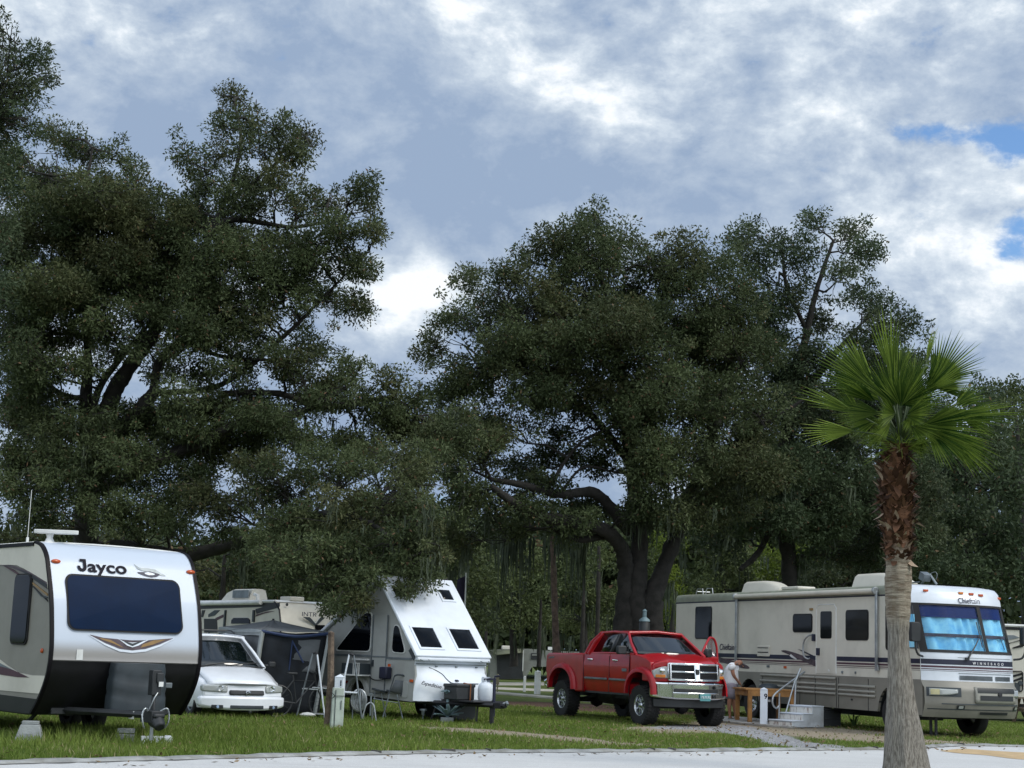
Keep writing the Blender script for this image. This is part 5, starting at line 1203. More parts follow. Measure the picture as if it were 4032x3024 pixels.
P_ = FR('I', 2, [(1235, 618), (1322, 618), (1322, 665), (1235, 665)], 0.); q = MB(); q.prism(P_, 'x', .0, .02); q.build('nose_window', M_['tinted_glass'], it, smooth=0)
q = MB(); q.lathe([(.05, 0), (.04, .02), (.001, .025)], c=(0, 0, 0), ax='x', n=12); p = FR('I', 2, [(965, 428)], -.3)[0]; q.build('marker_lamp', M_['black_plastic'], it, loc=(-.25, p[0], p[1]))
for s in (-1, 1): wheel(it, -4.6, s*1.05, .36, .2, .2, s, M_['white_paint'], 6, tread=False); wheel(it, -3.75, s*1.05, .36, .2, .2, s, M_['white_paint'], 6, tread=False)

# ------------------------------------------------------------------ screen tent
def V3(*p): return np.array(p, float)
tA, tB, tD = at(862, 2470, 38.2), at(1032, 2481, 35.6), at(1296, 2491, 36.2); tPk = at(1076, 2443, 38); tE = at(1200, 2475, 39.5)
o3 = tB.copy(); o3[2] = 0
tent = thing('screen_tent', 'grey screen tent with blue trimmed roof and dark mesh walls beside the white minivan', 'tent', o3)
def rel(p): return tuple(np.array(p, float)-o3)
def fabric(c4, name, mt, sag=.04, n=8, thick=.01, wr=.02):
    a_, b_, c_, d_ = [np.array(p, float) for p in c4]; q = MB(); rows = []; rg = np.random.RandomState(7)
    ph = rg.rand(4)*6
    for i in range(n+1):
        u = i/n; row = []
        for j in range(n+1):
            v = j/n; p = (1-u)*((1-v)*a_+v*b_)+u*((1-v)*d_+v*c_); p = p-V3(0, 0, sag*math.sin(math.pi*v)*math.sin(math.pi*u)+wr*math.sin(9*v+ph[0])*math.sin(7*u+ph[1])*.6)
            p = p+V3(0, wr*math.sin(11*u+5*v+ph[2]), 0); row.append(rel(p))
        rows.append(row)
    q.sheet(rows); return q.build(name, mt, tent, smooth=60, solid=thick)
fabric([tA, tB, tPk, tPk+V3(-.01, 0, 0)], 'roof_panel', M_['tent_grey']); fabric([tB, tD, tPk+V3(.01, 0, 0), tPk], 'roof_panel', M_['tent_grey'], .06); fabric([tD, tE, tPk, tPk+V3(.01, 0, 0)], 'roof_panel', M_['tent_grey'])
def dn(p, z): p = np.array(p); p[2] = z; return p
fabric([dn(tA, tA[2]-.10), dn(tB, tB[2]-.12), dn(tB, .02)+V3(-.12, 0, 0), dn(tA, .02)], 'side_wall', M_['tent_grey'], 0, wr=.05)
fabric([tA+V3(0, -.03, -.0), tB+V3(0, -.03, 0), tB+V3(0, -.03, -.13), tA+V3(0, -.03, -.14)], 'valance', M_['tent_light'], 0)
fabric([tB+V3(.06, .03, -.03), tD+V3(-.06, .03, -.03), dn(tD, .02)+V3(-.12, .03, 0), dn(tB, .02)+V3(-.1, .03, 0)], 'mesh_wall', M_['tent_mesh'], 0, wr=.03)
fabric([at(1115, 2520, 35.9), at(1262, 2520, 36.1), at(1240, 2650, 36.1), at(1110, 2635, 35.9)], 'inner_panel', M_['tent_grey'], 0, wr=.02).location.y -= .0
q = MB(); q.tube([rel(p) for p in smoothline([tB+V3(0, -.05, -.02), (tB+tD)/2+V3(0, -.05, -.11), tD+V3(0, -.05, -.02)], 5)], .035, 6); q.build('roof_trim', M_['tent_blue'], tent)
q = MB(); q.tube([rel(tB+V3(0, -.04, -.02)), rel(dn(tB, .0)+V3(-.16, 0, 0))], [.045, .035], 6); q.tube([rel(tD+V3(.0, -.04, -.05)), rel(dn(tD, 0)+V3(-.22, -.1, 0))], [.03, .05], 6); q.build('corner_pole', M_['tent_light'], tent)
q = MB(); q.tube([rel(at(1150, 2522, 35.9)), rel(at(1195, 2610, 35.9))], .02, 6); q.tube([rel(at(1152, 2520, 35.9)), rel(at(1138, 2640, 35.9))], .016, 6); q.build('mesh_strap', M_['tent_blue'], tent)
q = MB(); q.tube([rel(tPk+V3(0, 0, -.02)), rel(tPk+V3(0, 0, .04))], .03, 6); q.build('roof_knob', M_['black_plastic'], tent)

# a bicycle leaning in the shade in front of the tent
p0 = at(1180, 2818, 35.2); bk = thing('bicycle', 'dark grey bicycle leaning in the shade in front of the screen tent', 'bicycle', (p0[0], p0[1], 0), math.radians(25))
for x in (-.52, .52):
    q = MB()
    q.tube([(x+.33*math.cos(t_), 0, .34+.33*math.sin(t_)) for t_ in L(0, 2*math.pi, 29)], .018, 6, cap=False)
    for k in range(12): t_ = math.pi*2*k/12; q.tube([(x, 0, .34), (x+.33*math.cos(t_), 0, .34+.33*math.sin(t_))], .003, 4)
    q.build('wheel', M_['black_plastic'], bk)
q = MB()
for P_ in ([(-.52, 0, .34), (-.10, 0, .30), (.30, 0, .78), (-.18, 0, .78), (-.10, 0, .30)], [(-.52, 0, .34), (-.18, 0, .78)], [(.52, 0, .34), (.36, 0, .62), (.28, 0, .92)], [(-.18, 0, .78), (-.21, 0, .92)]): q.tube(P_, .018, 6)
q.build('frame', M_['black_plastic'], bk)
q = MB(); q.tube([(.20, -.25, 1.0), (.28, -.1, .94), (.28, .1, .94), (.20, .25, 1.0)], .014, 6); q.build('handlebar', M_['black_plastic'], bk)
q = MB(); q.prism([(-.33, -.07), (-.33, .07), (-.10, .02), (-.10, -.02)], 'z', .91, .95); q.build('saddle', M_['black_plastic'], bk, bevel=.015)

# ------------------------------------------------------------------ two A-frame stands with shelves by the brown post
def stand(label, cr, apex, l_top, l_bot, r_top, r_bot, bars, Y, wl, wr_, grp):
    o_ = at(*FP(cr, *l_bot), Y); o_[2] = 0
    st_ = thing('frame_stand', label, 'metal stand', o_, group=grp)
    P = lambda p, dy=0: tuple(at(*FP(cr, *p), Y+dy)-o_)
    for dy in (0, .5):
        for tp, bt, w_ in ((l_top, l_bot, wl), (r_top, r_bot, wr_)):
            q = MB(); b3 = np.array(P(bt, dy)); b3[2] = 0; q.tube([P(tp, dy), tuple(b3)], .018, 8); q.build('leg', M_['white_gelcoat' if w_ and dy == 0 else 'grey_metal'], st_)
    q = MB(); q.tube([P(l_top), P(apex), P(r_top)], .024, 8); q.tube([P(apex), P(apex, .5)], .02, 8); q.build('top_joint', M_['dark_metal'], st_)
    for a_, b_, mt in bars: q = MB(); q.box(tuple((np.array(P(a_))+np.array(P(b_)))/2+V3(0, .2, 0)), (abs(P(b_)[0]-P(a_)[0]), .42, .022), ry=.03); q.build('shelf', M_[mt], st_, bevel=.004)
    return st_
stand('grey A-frame metal stand with a narrow shelf, just left of the brown wooden post', 'a', (600, 140), (545, 165), (235, 1260), (630, 180), (780, 1350), [((340, 840), (650, 855), 'aluminium'), ((530, 815), (820, 835), 'aluminium'), ((560, 1325), (760, 1330), 'aluminium')], 35.3, False, True, 'A-frame metal stands')
stand('A-frame metal stand with one bright white leg, just right of the white numbered post', 'a', (1275, 165), (1245, 180), (985, 1380), (1335, 200), (1490, 1420), [((1130, 905), (1390, 918), 'white_gelcoat')], 34.5, True, False, 'A-frame metal stands')
# brown post, numbered post, pedestal
p0 = at(1289, 2850, 31.7); q = MB(); t0 = at(1308, 2494, 31.9)
q.tube([(0, 0, -.02), (.02, 0, .9), tuple(V3(t0[0]-p0[0]+.0, 0, 1.80))], [.078, .070, .066], 6); q.lathe([(.001, 1.83), (.06, 1.79)], c=(t0[0]-p0[0], 0, 0), n=6)
bp = tag(q.build('wooden_post', M_['old_wood'], loc=(p0[0], p0[1], 0), smooth=25), 'weathered brown wooden post next to the numbered post and pale pedestal', 'post')
p0 = at(1330, 2850, 31.6); np_ = thing('numbered_post', 'white square post numbered 1 and 0, rising behind a pale strapped pedestal', 'post', (p0[0], p0[1], 0), math.radians(-6))
q = MB(); q.box((0, 0, .48), (.175, .175, .96)); q.add([(-.092, -.092, .955), (.092, -.092, .955), (.092, .092, .955), (-.092, .092, .955), (0, 0, 1.01)], [(0, 1, 4), (1, 2, 4), (2, 3, 4), (3, 0, 4)]); q.build('post', M_['white_gelcoat'], np_, bevel=.008)
text('number', '1', .15, M_['letter_dark'], np_, (.0, -.092, .79), (0, -1, 0), (1, 0, 0), ext=.002, off=.003); text('number', '0', .15, M_['letter_dark'], np_, (.0, -.092, .655), (0, -1, 0), (1, 0, 0), ext=.002)
p0 = at(1325, 2857, 31.1); pd = thing('utility_pedestal', 'pale green stained utility pedestal held by a black strap in front of the numbered post', 'pedestal', (p0[0], p0[1], 0), math.radians(12))
q = MB(); q.add([(-.125, -.09, 0), (.115, -.09, 0), (.115, .09, 0), (-.125, .09, 0), (-.105, -.08, .76), (.10, -.08, .76), (.10, .08, .76), (-.105, .08, .76)], [(0, 1, 2, 3), (4, 5, 6, 7), (0, 1, 5, 4), (1, 2, 6, 5), (2, 3, 7, 6), (3, 0, 4, 7)]); q.build('housing', M_['pale_green_pvc'], pd, bevel=.012)
q = MB(); q.box((-.055, -.094, .37), (.012, .012, .70)); q.box((.055, -.092, .44), (.014, .012, .17)); q.build('cover_seam', M_['charcoal_plastic'], pd)
q = MB(); q.tube([(-.125, -.10, .56), (-.07, -.10, .61), (.115, -.10, .61)], .007, 6); q.tube([(-.125, -.10, .66), (-.07, -.10, .61)], .007, 6); q.build('strap', M_['black_rubber'], pd)

# ------------------------------------------------------------------ camp furniture beside the A-frame camper
def P35(cr, x, y, Y): return at(*FP(cr, x, y), Y)
o_ = P35('b', 480, 1100, 35.4); o_[2] = 0
ch = thing('folding_chair', 'dark folding lawn chair with a tall mesh back beside the white camper', 'chair', o_)
R = lambda x, y, dy=0: tuple(P35('b', x, y, 35.4+dy)-o_)
q = MB()
for dy in (0, .45): q.tube([R(510, 455, dy), R(435, 700, dy), R(410, 745, dy)], .014, 6); q.tube([R(690, 485, dy), R(600, 770, dy)], .014, 6)
q.tube(smoothline([R(505, 465), R(560, 445), R(640, 455), R(692, 490)], 4), .022, 6); q.build('back_frame', M_['charcoal_plastic'], ch)
q = MB(); q.add([R(520, 520), R(665, 540), R(600, 740), R(445, 690)], [(0, 1, 2, 3)]); q.build('backrest', M_['tent_grey'], ch, solid=.01)
q = MB(); q.add([R(385, 690), R(625, 742), R(625, 735, .45), R(385, 683, .45)], [(0, 1, 2, 3)]); q.build('seat', M_['charcoal_plastic'], ch, solid=.03)
for (a_, b_) in (((430, 740), (325, 1090)), ((545, 740), (640, 1085))):
    for dy in (0, .45): q = MB(); b3 = np.array(R(*b_, dy)); b3[2] = 0; q.tube([R(*a_, dy), tuple(b3)], .013, 6); q.build('leg', M_['grey_metal'], ch)
q = MB(); q.tube([R(190, 805), R(560, 870)], .01, 5); q.build('crossbar', M_['grey_metal'], ch)
o_ = P35('b', 280, 1090, 35.7); o_[2] = 0
ft = thing('folding_stool', 'low dark folding stool standing left of the folding lawn chair', 'stool', o_)
R = lambda x, y, dy=0: tuple(P35('b', x, y, 35.7+dy)-o_)
q = MB(); q.add([R(165, 668), R(395, 722), R(395, 715, .4), R(165, 661, .4)], [(0, 1, 2, 3)]); q.build('seat', M_['charcoal_plastic'], ft, solid=.035)
for (a_, b_) in (((215, 700), (185, 1085)), ((310, 725), (385, 1090))):
    for dy in (0, .4): q = MB(); b3 = np.array(R(*b_, dy)); b3[2] = 0; q.tube([R(*a_, dy), tuple(b3)], .012, 6); q.build('leg', M_['grey_metal'], ft)
o_ = P35('b', 140, 1110, 34.6); o_[2] = 0
js = thing('jack_stand', 'galvanised tripod jack stand in the grass beside the camper wheel', 'jack stand', o_)
for k in range(3):
    t_ = math.radians(200+120*k); q = MB(); q.tube(smoothline([(0, 0, .40), (.09*math.cos(t_), .09*math.sin(t_), .34), (.13*math.cos(t_), .13*math.sin(t_), .22), (.19*math.cos(t_), .19*math.sin(t_), 0)], 4), .014, 6); q.build('leg', M_['galvanised'], js)
q = MB(); q.tube([(0, 0, .12), (0, 0, .56)], .018, 8); q.box((0, 0, .57), (.07, .07, .03)); q.build('screw_post', M_['grey_metal'], js)
o_ = P35('b', 935, 1090, 35.5); q = MB(); q.tube([(0, 0, 0), (0, 0, .14)], .012, 6); q.lathe([(.03, .13), (.042, .20), (.045, .23)], n=12); q.lathe([(.085, .235), (.08, .27), (.001, .28)], n=16); q.lathe([(.001, .235), (.085, .235)], n=16)
tag(q.build('garden_light', M_['grey_metal'], loc=(o_[0], o_[1], 0)), 'small mushroom shaped garden light in the grass under the camper front', 'garden light')
# steel agave ornament
o_ = P35('b', 1300, 1110, 35.2); ag = thing('agave_ornament', 'blue grey metal agave plant ornament on a block in front of the camper', 'garden ornament', (o_[0], o_[1], 0))
q = MB(); q.box((0, 0, .06), (.28, .2, .12)); q.build('plinth', M_['concrete_block'], ag, bevel=.015)
rg = random.Random(5); q = MB()
for k in range(16):
    t_ = 2*math.pi*k/16+rg.random()*.3; el = .15+.55*rg.random(); ln = .31+.09*rg.random(); dx, dy = math.cos(t_), math.sin(t_)
    pts = [(dx*ln*u, dy*ln*u, .14+ln*1.3*u*math.sin(el)-.25*ln*u*u*(1-el)) for u in (0, .35, .7, 1)]
    ws = (.02, .045, .04, .05 if k % 2 else .01); px_, py_ = -dy, dx
    q.sheet([[(p[0]+px_*w_*s_, p[1]+py_*w_*s_, p[2]+.012*abs(s_)) for s_ in (-1, 0, 1)] for p, w_ in zip(pts, ws)])
q.build('leaves', M_['agave_blue'], ag, solid=.006)
q = MB(); q.tube([(0, 0, .12), (0, 0, .64)], .036, 8)
for k in range(9): t_ = 2*math.pi*k/9; q.tube([(0, 0, .58), (.08*math.cos(t_), .08*math.sin(t_), .68), (.17*math.cos(t_), .17*math.sin(t_), .66)], [.02, .032, .01], 5)
q.build('flower_stalk', M_['agave_blue'], ag)

# ------------------------------------------------------------------ posts, flag, far trailers
for (cx_, cy_, Y, h, w_, lb) in ((1190, 1290, 63.2, .86, .19, 'thick white square post on the far grass strip beyond the red truck bed'), (910, 1240, 66.2, .60, .085, 'thin short white post on the far grass strip, left of the thick one')):
    o_ = P35('c', cx_, cy_, Y); q = MB(); q.box((0, 0, h/2-.01), (w_, w_, h)); q.add([(-w_*.54, -w_*.54, h), (w_*.54, -w_*.54, h), (w_*.54, w_*.54, h), (-w_*.54, w_*.54, h), (0, 0, h+.05)], [(0, 1, 4), (1, 2, 4), (2, 3, 4), (3, 0, 4), (0, 1, 2, 3)])
    tag(q.build('marker_post', M_['white_paint'], loc=(o_[0], o_[1], 0), rz=.4, bevel=.006), lb, 'post')
o_ = P35('c', 320, 1230, 62); q = MB(); q.tube([(0, 0, 0), (0, 0, .35)], .03, 6); q.box((0, 0, .46), (.12, .1, .26)); q.lathe([(.05, .60), (.06, .66), (.04, .72), (.001, .73)], n=10)
tag(q.build('electric_pedestal', mat('pedestal_tan', (.25, .22, .13), .7), loc=(o_[0], o_[1], 0), bevel=.01), 'tan power pedestal with a white cap just right of the white camper nose', 'pedestal')
t0 = at(1832, 2255, 55); fl = thing('flagpole', 'thin white flagpole with a dark drooping flag behind the white camper', 'flagpole', (t0[0]+.05, 55, 0))
q = MB(); q.tube([(0, 0, 0), (-.01, 0, t0[2]*.6), (-.02, 0, t0[2])], [.035, .03, .02], 8); q.build('pole', M_['white_paint'], fl)
q = MB(); q.sheet([[(-.04-.28*u, .03*math.sin(8*u), t0[2]-.10-.85*v-.15*u+.02*math.sin(9*v)) for u in L(0, 1, 7)] for v in L(0, 1, 7)]); q.build('flag', mat('flag_cloth', (.02, .015, .04), .9), fl, smooth=60, solid=.01)
# far trailer under the mossy branches
fa = math.radians(4); f0 = at(1985, 2676, 95); ftl = thing('travel_trailer', 'old grey trailer with a drooping awning, far off under the mossy trees', 'travel trailer', (f0[0], 95, 0), fa)
pxm = 6320/95
def FT(x, y): p = at(*FP('c', x, y), 94); return (float(p[0]-f0[0]), float(p[2]))
P_ = [FT(140, 960), FT(140, 330), FT(640, 300), FT(1000, 300), FT(1200, 320), FT(1450, 345), FT(2250, 370), FT(2250, 700), FT(1060, 690), FT(900, 960)]
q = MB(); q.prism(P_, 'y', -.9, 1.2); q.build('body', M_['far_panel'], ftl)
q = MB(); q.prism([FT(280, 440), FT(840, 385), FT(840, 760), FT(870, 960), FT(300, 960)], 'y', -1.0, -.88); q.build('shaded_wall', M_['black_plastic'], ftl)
q = MB(); a_, b_, c_, d_ = FT(120, 340), FT(860, 310), FT(840, 385), FT(270, 440); q.add([(a_[0], -.9, a_[1]), (b_[0], -.9, b_[1]), (c_[0], -1.6, c_[1]), (d_[0], -1.6, d_[1])], [(0, 1, 2, 3)]); q.build('awning', M_['awning_green'], ftl, solid=.03)
q = MB(); q.box((FT(1118, 465)[0], -.92, FT(1118, 465)[1]), (.45, .05, .36)); q.build('window', M_['black_plastic'], ftl)
q = MB(); q.box((FT(1118, 435)[0], -.95, FT(1118, 435)[1]), (.34, .03, .09)); q.build('blind', M_['far_panel'], ftl)
q = MB(); p = FT(858, 560); q.box((p[0], -1.0, p[1]), (.05, .05, 1.2)); q.build('awning_pole', M_['white_paint'], ftl)
q = MB(); p = FT(530, 275); q.box((p[0], 0, p[1]), (.6, .6, .22)); q.build('roof_air_conditioner', M_['cream_panel'], ftl, bevel=.04)
q = MB(); p = FT(1478, 292); q.box((p[0], -.5, p[1]), (.30, .3, .17)); q.tube([(p[0], -.5, p[1]-.4), (p[0], -.5, p[1])], .04, 6); q.build('roof_box', M_['white_paint'], ftl)
# trailer at the right edge, behind the motor coach
Rf = at(3962, 2837, 50); rt = thing('travel_trailer', 'pale trailer with black flashes half hidden behind the motorhome front', 'travel trailer', (Rf[0]-2.2, 51.2, 0), math.radians(-4))
ZR = 2.93
q = MB(); q.prism(roundpoly([(-1.0, .55), (9, .55), (9, ZR), (-1.0, ZR)], .25), 'y', 0, 2.4); q.build('body', M_['cream_panel'], rt, smooth=40)
q = MB(); q.prism([(-.8, ZR-.02), (9, ZR-.02), (9, ZR-.10), (-.8, ZR-.10)], 'y', -.03, .01); q.build('roof_line', M_['black_panel'], rt)
q = MB(); q.tube([(-.9, -.02, ZR+.03), (9, -.02, ZR+.03)], .05, 6); q.build('roof_edge', M_['white_paint'], rt)
def RS(x, y): p = at(*FP('e', x, y), 50.9); return (float(p[0]-(Rf[0]-2.2)), float(p[2]))
for P_ in ([(960, 720), (1103, 680), (1103, 690), (990, 715), (960, 735)], [(1000, 765), (1103, 728), (1103, 760), (1000, 775)], [(940, 1060), (1090, 1020), (1090, 1040), (980, 1070)], [(960, 1110), (1090, 1060), (1090, 1085), (970, 1125)]):
    q = MB(); q.prism([RS(*p) for p in P_], 'y', -.03, .01); q.build('wall_flash', M_['black_panel'], rt, smooth=0)
q = MB(); q.prism([RS(*p) for p in ((950, 640), (1010, 640), (1070, 665), (1000, 680), (950, 690))], 'y', -.028, .01); q.build('wall_flash', M_['grey_metal'], rt, smooth=0)
q = MB(); q.tube([(RS(x, y)[0], -.04, RS(x, y)[1]) for x, y in ((900, 1005), (1085, 1005), (1097, 1020), (1097, 1190), (1085, 1205), (900, 1205))], .025, 6); q.build('slide_out_frame', M_['black_panel'], rt)
q = MB(); p = RS(1076, 1125); q.lathe([(.08, 0), (.06, -.05), (.001, -.05)], c=(p[0], -.03, p[1]), ax='y', n=14); p = RS(1045, 1165); q.box((p[0], -.04, p[1]), (.16, .04, .28)); q.build('water_inlet', M_['charcoal_plastic'], rt)
q = MB(); q.box((4, 1.2, .48), (10, 2.2, .16)); q.build('chassis', M_['dark_metal'], rt)
for x in (3.4, 4.3): wheel(rt, x, .2, .36, .2, .2, -1, M_['white_paint'], 6, tread=False)
# wooden picnic table at the right edge
o_ = at(4010, 2840, 49.3); pt = thing('picnic_table', 'brown wooden picnic table at the right edge, behind the motorhome bumper', 'picnic table', (o_[0]+.8, o_[1], 0), math.radians(3))
q = MB()
for i in range(5): q.box((0, -.32+.16*i, .76), (1.9, .145, .04))
q.build('tabletop', M_['old_wood'], pt)
for s in (-1, 1): q = MB(); q.box((0, s*.72, .44), (1.9, .25, .04)); q.build('bench', M_['old_wood'], pt)
for x in (-.7, .7):
    q = MB(); q.tube([(x, -.70, 0), (x, -.2, .74)], .06, 4); q.tube([(x, .70, 0), (x, .2, .74)], .06, 4); q.box((x, 0, .40), (.05, 1.6, .1)); q.build('leg', M_['old_wood'], pt)
# lantern on the oak trunk behind the truck
o_ = at(2538, 2447, 48.5); ln_ = thing('lantern', 'pale metal hanging lantern against the oak trunk above the red truck roof', 'lantern', (o_[0], o_[1], 0))
q = MB(); q.tube([(0, 0, 0), (0, 0, o_[2]-.45)], .05, 8); q.lathe([(.16, -.75), (.16, -.05), (.13, 0), (.001, 0)], c=(0, 0, o_[2]), n=16); q.build('pillar', M_['black_plastic'], ln_)
q = MB(); q.lathe([(.165, 0), (.15, .06), (.07, .12), (.06, .13), (.06, .30), (.075, .31), (.03, .36), (.001, .37)], c=(0, 0, o_[2]), n=20); q.build('cap', M_['agave_blue'], ln_, smooth=40)

# ------------------------------------------------------------------ patio, worktable, bin, steps, post 9
q = MB(); q.prism([(5.25, 41.9), (6.05, 40.15), (6.95, 39.05), (7.95, 40.75), (6.55, 44.5), (5.35, 44.3)], 'z', .0, .055); tag(q.build('patio_slab', M_['concrete'], bevel=.01), kind='structure')
ta = math.atan2(.35, 1.13); tb = thing('wooden_table', 'orange brown wooden work table between the man and the white steps', 'table', (6.20, 40.75, .055), math.radians(6))
WO = M_['wood_orange']
q = MB(); q.box((.55, .62, .80), (1.30, 1.35, .045)); q.build('tabletop', WO, tb, bevel=.008)
for x, y in ((0.02, .0), (1.10, .0), (.02, 1.24), (1.10, 1.24)): q = MB(); q.box((x, y, .39), (.10, .10, .78)); q.build('leg', WO, tb, bevel=.006)
q = MB(); q.box((.56, -.03, .71), (1.2, .04, .14)); q.box((.56, 1.27, .71), (1.2, .04, .14)); q.box((-.03, .62, .71), (.04, 1.25, .14)); q.box((1.15, .62, .71), (.04, 1.25, .14)); q.build('apron', WO, tb, bevel=.005)
bn = thing('rubbish_bin', 'black rubbish bin with a domed lid behind the wooden table', 'bin', (7.02, 42.75, .05))
q = MB(); q.lathe([(.001, 0), (.22, 0), (.27, .80), (.001, .80)], n=20); q.build('body', M_['black_plastic'], bn, smooth=40)
q = MB(); q.lathe([(.285, .80), (.28, .84), (.20, .92), (.001, .95)], n=20); q.build('lid', M_['charcoal_plastic'], bn, smooth=40)
q = MB(); q.box((-.03, -.255, .50), (.07, .012, .06)); q.build('label', M_['white_paint'], bn)
sp = thing('entry_steps', 'white three step entry stairs with a rust streaked riser and two tube handrails', 'steps', (7.01, 39.2, 0), math.atan2(.66, .75))
stp = mat('step_white', (.62, .66, .70), .5, var=.06, dirt=.5)
sf = bpy.data.materials.new('stained_white'); sf.use_nodes = True; t = sf.node_tree; b = t.nodes['Principled BSDF']; co = N(t, 'ShaderNodeTexCoord').outputs['Object']; mp = N(t, 'ShaderNodeMapping'); mp.inputs['Scale'].default_value = (1, 9, 1.6); t.links.new(co, mp.inputs[0])
c = mixc(t, maprange(t, noise(t, mp.outputs[0], 2.5, 4, .6).outputs[0], .5, .68), (.62, .61, .57), (.16, .08, .06)); t.links.new(c, b.inputs['Base Color']); b.inputs['Roughness'].default_value = .6
for x0, x1, z0, z1 in ((0, .42, .02, .16), (.40, .78, .02, .33), (.76, 1.21, .02, .51)):
    q = MB(); q.box(((x0+x1)/2, .35, (z0+z1)/2), (x1-x0, .70, z1-z0)); q.build('step_box', stp, sp, bevel=.006)
    q = MB(); q.box(((x0+x1)/2-.02, .35, z1+.012), (x1-x0+.03, .73, .025)); q.build('tread', M_['white_gelcoat'], sp, bevel=.006)
    q = MB(); q.box((x0-.006, .35, (z0+z1)/2+.0), (.012, .68, z1-z0-.05)); q.build('riser', sf, sp)
for y in (.66,):
    q = MB(); q.tube([(.30, y, 0), (.32, y, .80)], .022, 8)
    q.tube(smoothline([(.31, y, .50), (.20, y, .44), (.08, y, .52), (.06, y, .66), (.18, y, .80), (.62, y, 1.02), (1.30, y, 1.34)], 5), .024, 8); q.build('handrail', M_['galvanised'], sp, smooth=60)
q = MB(); q.tube([(.86, .62, .50), (.90, .62, 1.12), (1.06, .60, 1.42)], .026, 8); q.tube([(.52, .62, .34), (.88, .62, 1.14)], .02, 8); q.build('handrail', M_['galvanised'], sp, smooth=60)
q = MB(); q.box((1.05, .95, .28), (.6, .5, .45)); q.build('crate', M_['black_plastic'], sp) if False else None
p9 = thing('numbered_post', 'white square post with a dark number 9, in front of the wooden table', 'post', (6.44, 39.95, 0), math.radians(-8))
q = MB(); q.box((0, 0, .43), (.18, .18, .90)); q.add([(-.1, -.1, .88), (.1, -.1, .88), (.1, .1, .88), (-.1, .1, .88), (0, 0, .93)], [(0, 1, 4), (1, 2, 4), (2, 3, 4), (3, 0, 4)]); q.build('post', M_['white_gelcoat'], p9, bevel=.008)
text('number', '9', .17, M_['letter_dark'], p9, (-.0, -.094, .66), (0, -1, 0), (1, 0, 0), ext=.002, off=.004)
q = MB(); q.box((0, 0, .2), (.5, .35, .38)); q.box((0, 0, .42), (.54, .38, .05)); q.box((.0, -.18, .2), (.4, .02, .05)); tag(q.build('storage_crate', M_['black_plastic'], loc=(8.25, 41.05, 0), rz=.3, bevel=.02), 'black storage crate in the shade under the motorhome door', 'crate')

# ------------------------------------------------------------------ the man at the table
SC = .226/6320*42.8
hx, hy = 6.06, 42.75
man = thing('person', 'balding man in a white t-shirt and pale shorts bending over the wooden table', 'person', (hx, hy, .055), 0)
def B(x, y, d=0): return (( x-300)*SC, d, (1200-y)*SC)     # crop d pixels to the figure's own plane; d = away from the camera
def skin(name, verts, edges, radii, mt, parent, sub=2, root=0):
    me = bpy.data.meshes.new(name); me.from_pydata(verts, edges, []); o = bpy.data.objects.new(name, me); COL.objects.link(o); o.parent = parent
    me.materials.append(mt)
    s_ = o.modifiers.new('skin', 'SKIN'); s_.use_smooth_shade = True; s_.branch_smoothing = .3
    if not me.skin_vertices: me.skin_vertices.new()
    for i, r_ in enumerate(radii): me.skin_vertices[0].data[i].radius = (r_, r_) if not isinstance(r_, tuple) else r_; me.skin_vertices[0].data[i].use_root = (i == root)
    u = o.modifiers.new('sub', 'SUBSURF'); u.levels = sub; u.render_levels = sub
    return o
J = {}
def j(n, p, r_): J[n] = (len(J), p, r_)
j('pelvis', B(285, 640, .02), .12); j('waist', B(278, 540, .02), .125); j('chest', B(272, 420, .02), .14); j('upper', B(300, 310, .02), .13); j('neck', B(345, 275, .0), .062); j('skull', B(385, 262, 0), .085); j('crown', B(435, 255, -.01), .098); j('face', B(445, 300, -.01), .062)
j('sl', B(268, 320, -.17), .062); j('el', B(300, 470, -.20), .048); j('wl', B(400, 595, -.10), .031); j('hl', B(425, 615, -.07), .034)
j('sr', B(330, 320, .19), .062); j('er', B(390, 480, .20), .048); j('wr', B(425, 590, .06), .031); j('hr', B(440, 618, .03), .034)
j('tl', B(262, 720, -.10), .095); j('kl', B(245, 905, -.11), .062); j('cl', B(240, 980, -.11), .060); j('al', B(258, 1150, -.11), .036); j('fl', B(250, 1185, -.11), .038); j('ol', B(300, 1192, -.12), .032)
j('tr', B(315, 720, .11), .095); j('kr', B(335, 905, .11), .062); j('cr', B(345, 980, .11), .060); j('ar', B(375, 1150, .11), .036); j('fr', B(368, 1185, .11), .038); j('or', B(420, 1192, .10), .032)
E_ = ['pelvis waist', 'waist chest', 'chest upper', 'upper neck', 'neck skull', 'skull crown', 'crown face', 'upper sl', 'sl el', 'el wl', 'wl hl', 'upper sr', 'sr er', 'er wr', 'wr hr', 'pelvis tl', 'tl kl', 'kl cl', 'cl al', 'al fl', 'fl ol', 'pelvis tr', 'tr kr', 'kr cr', 'cr ar', 'ar fr', 'fr or']
vs_ = [None]*len(J); rs_ = [0]*len(J)
for n_, (i, p, r_) in J.items(): vs_[i] = p; rs_[i] = r_
ed_ = [(J[a_][0], J[b_][0]) for a_, b_ in (e.split() for e in E_)]
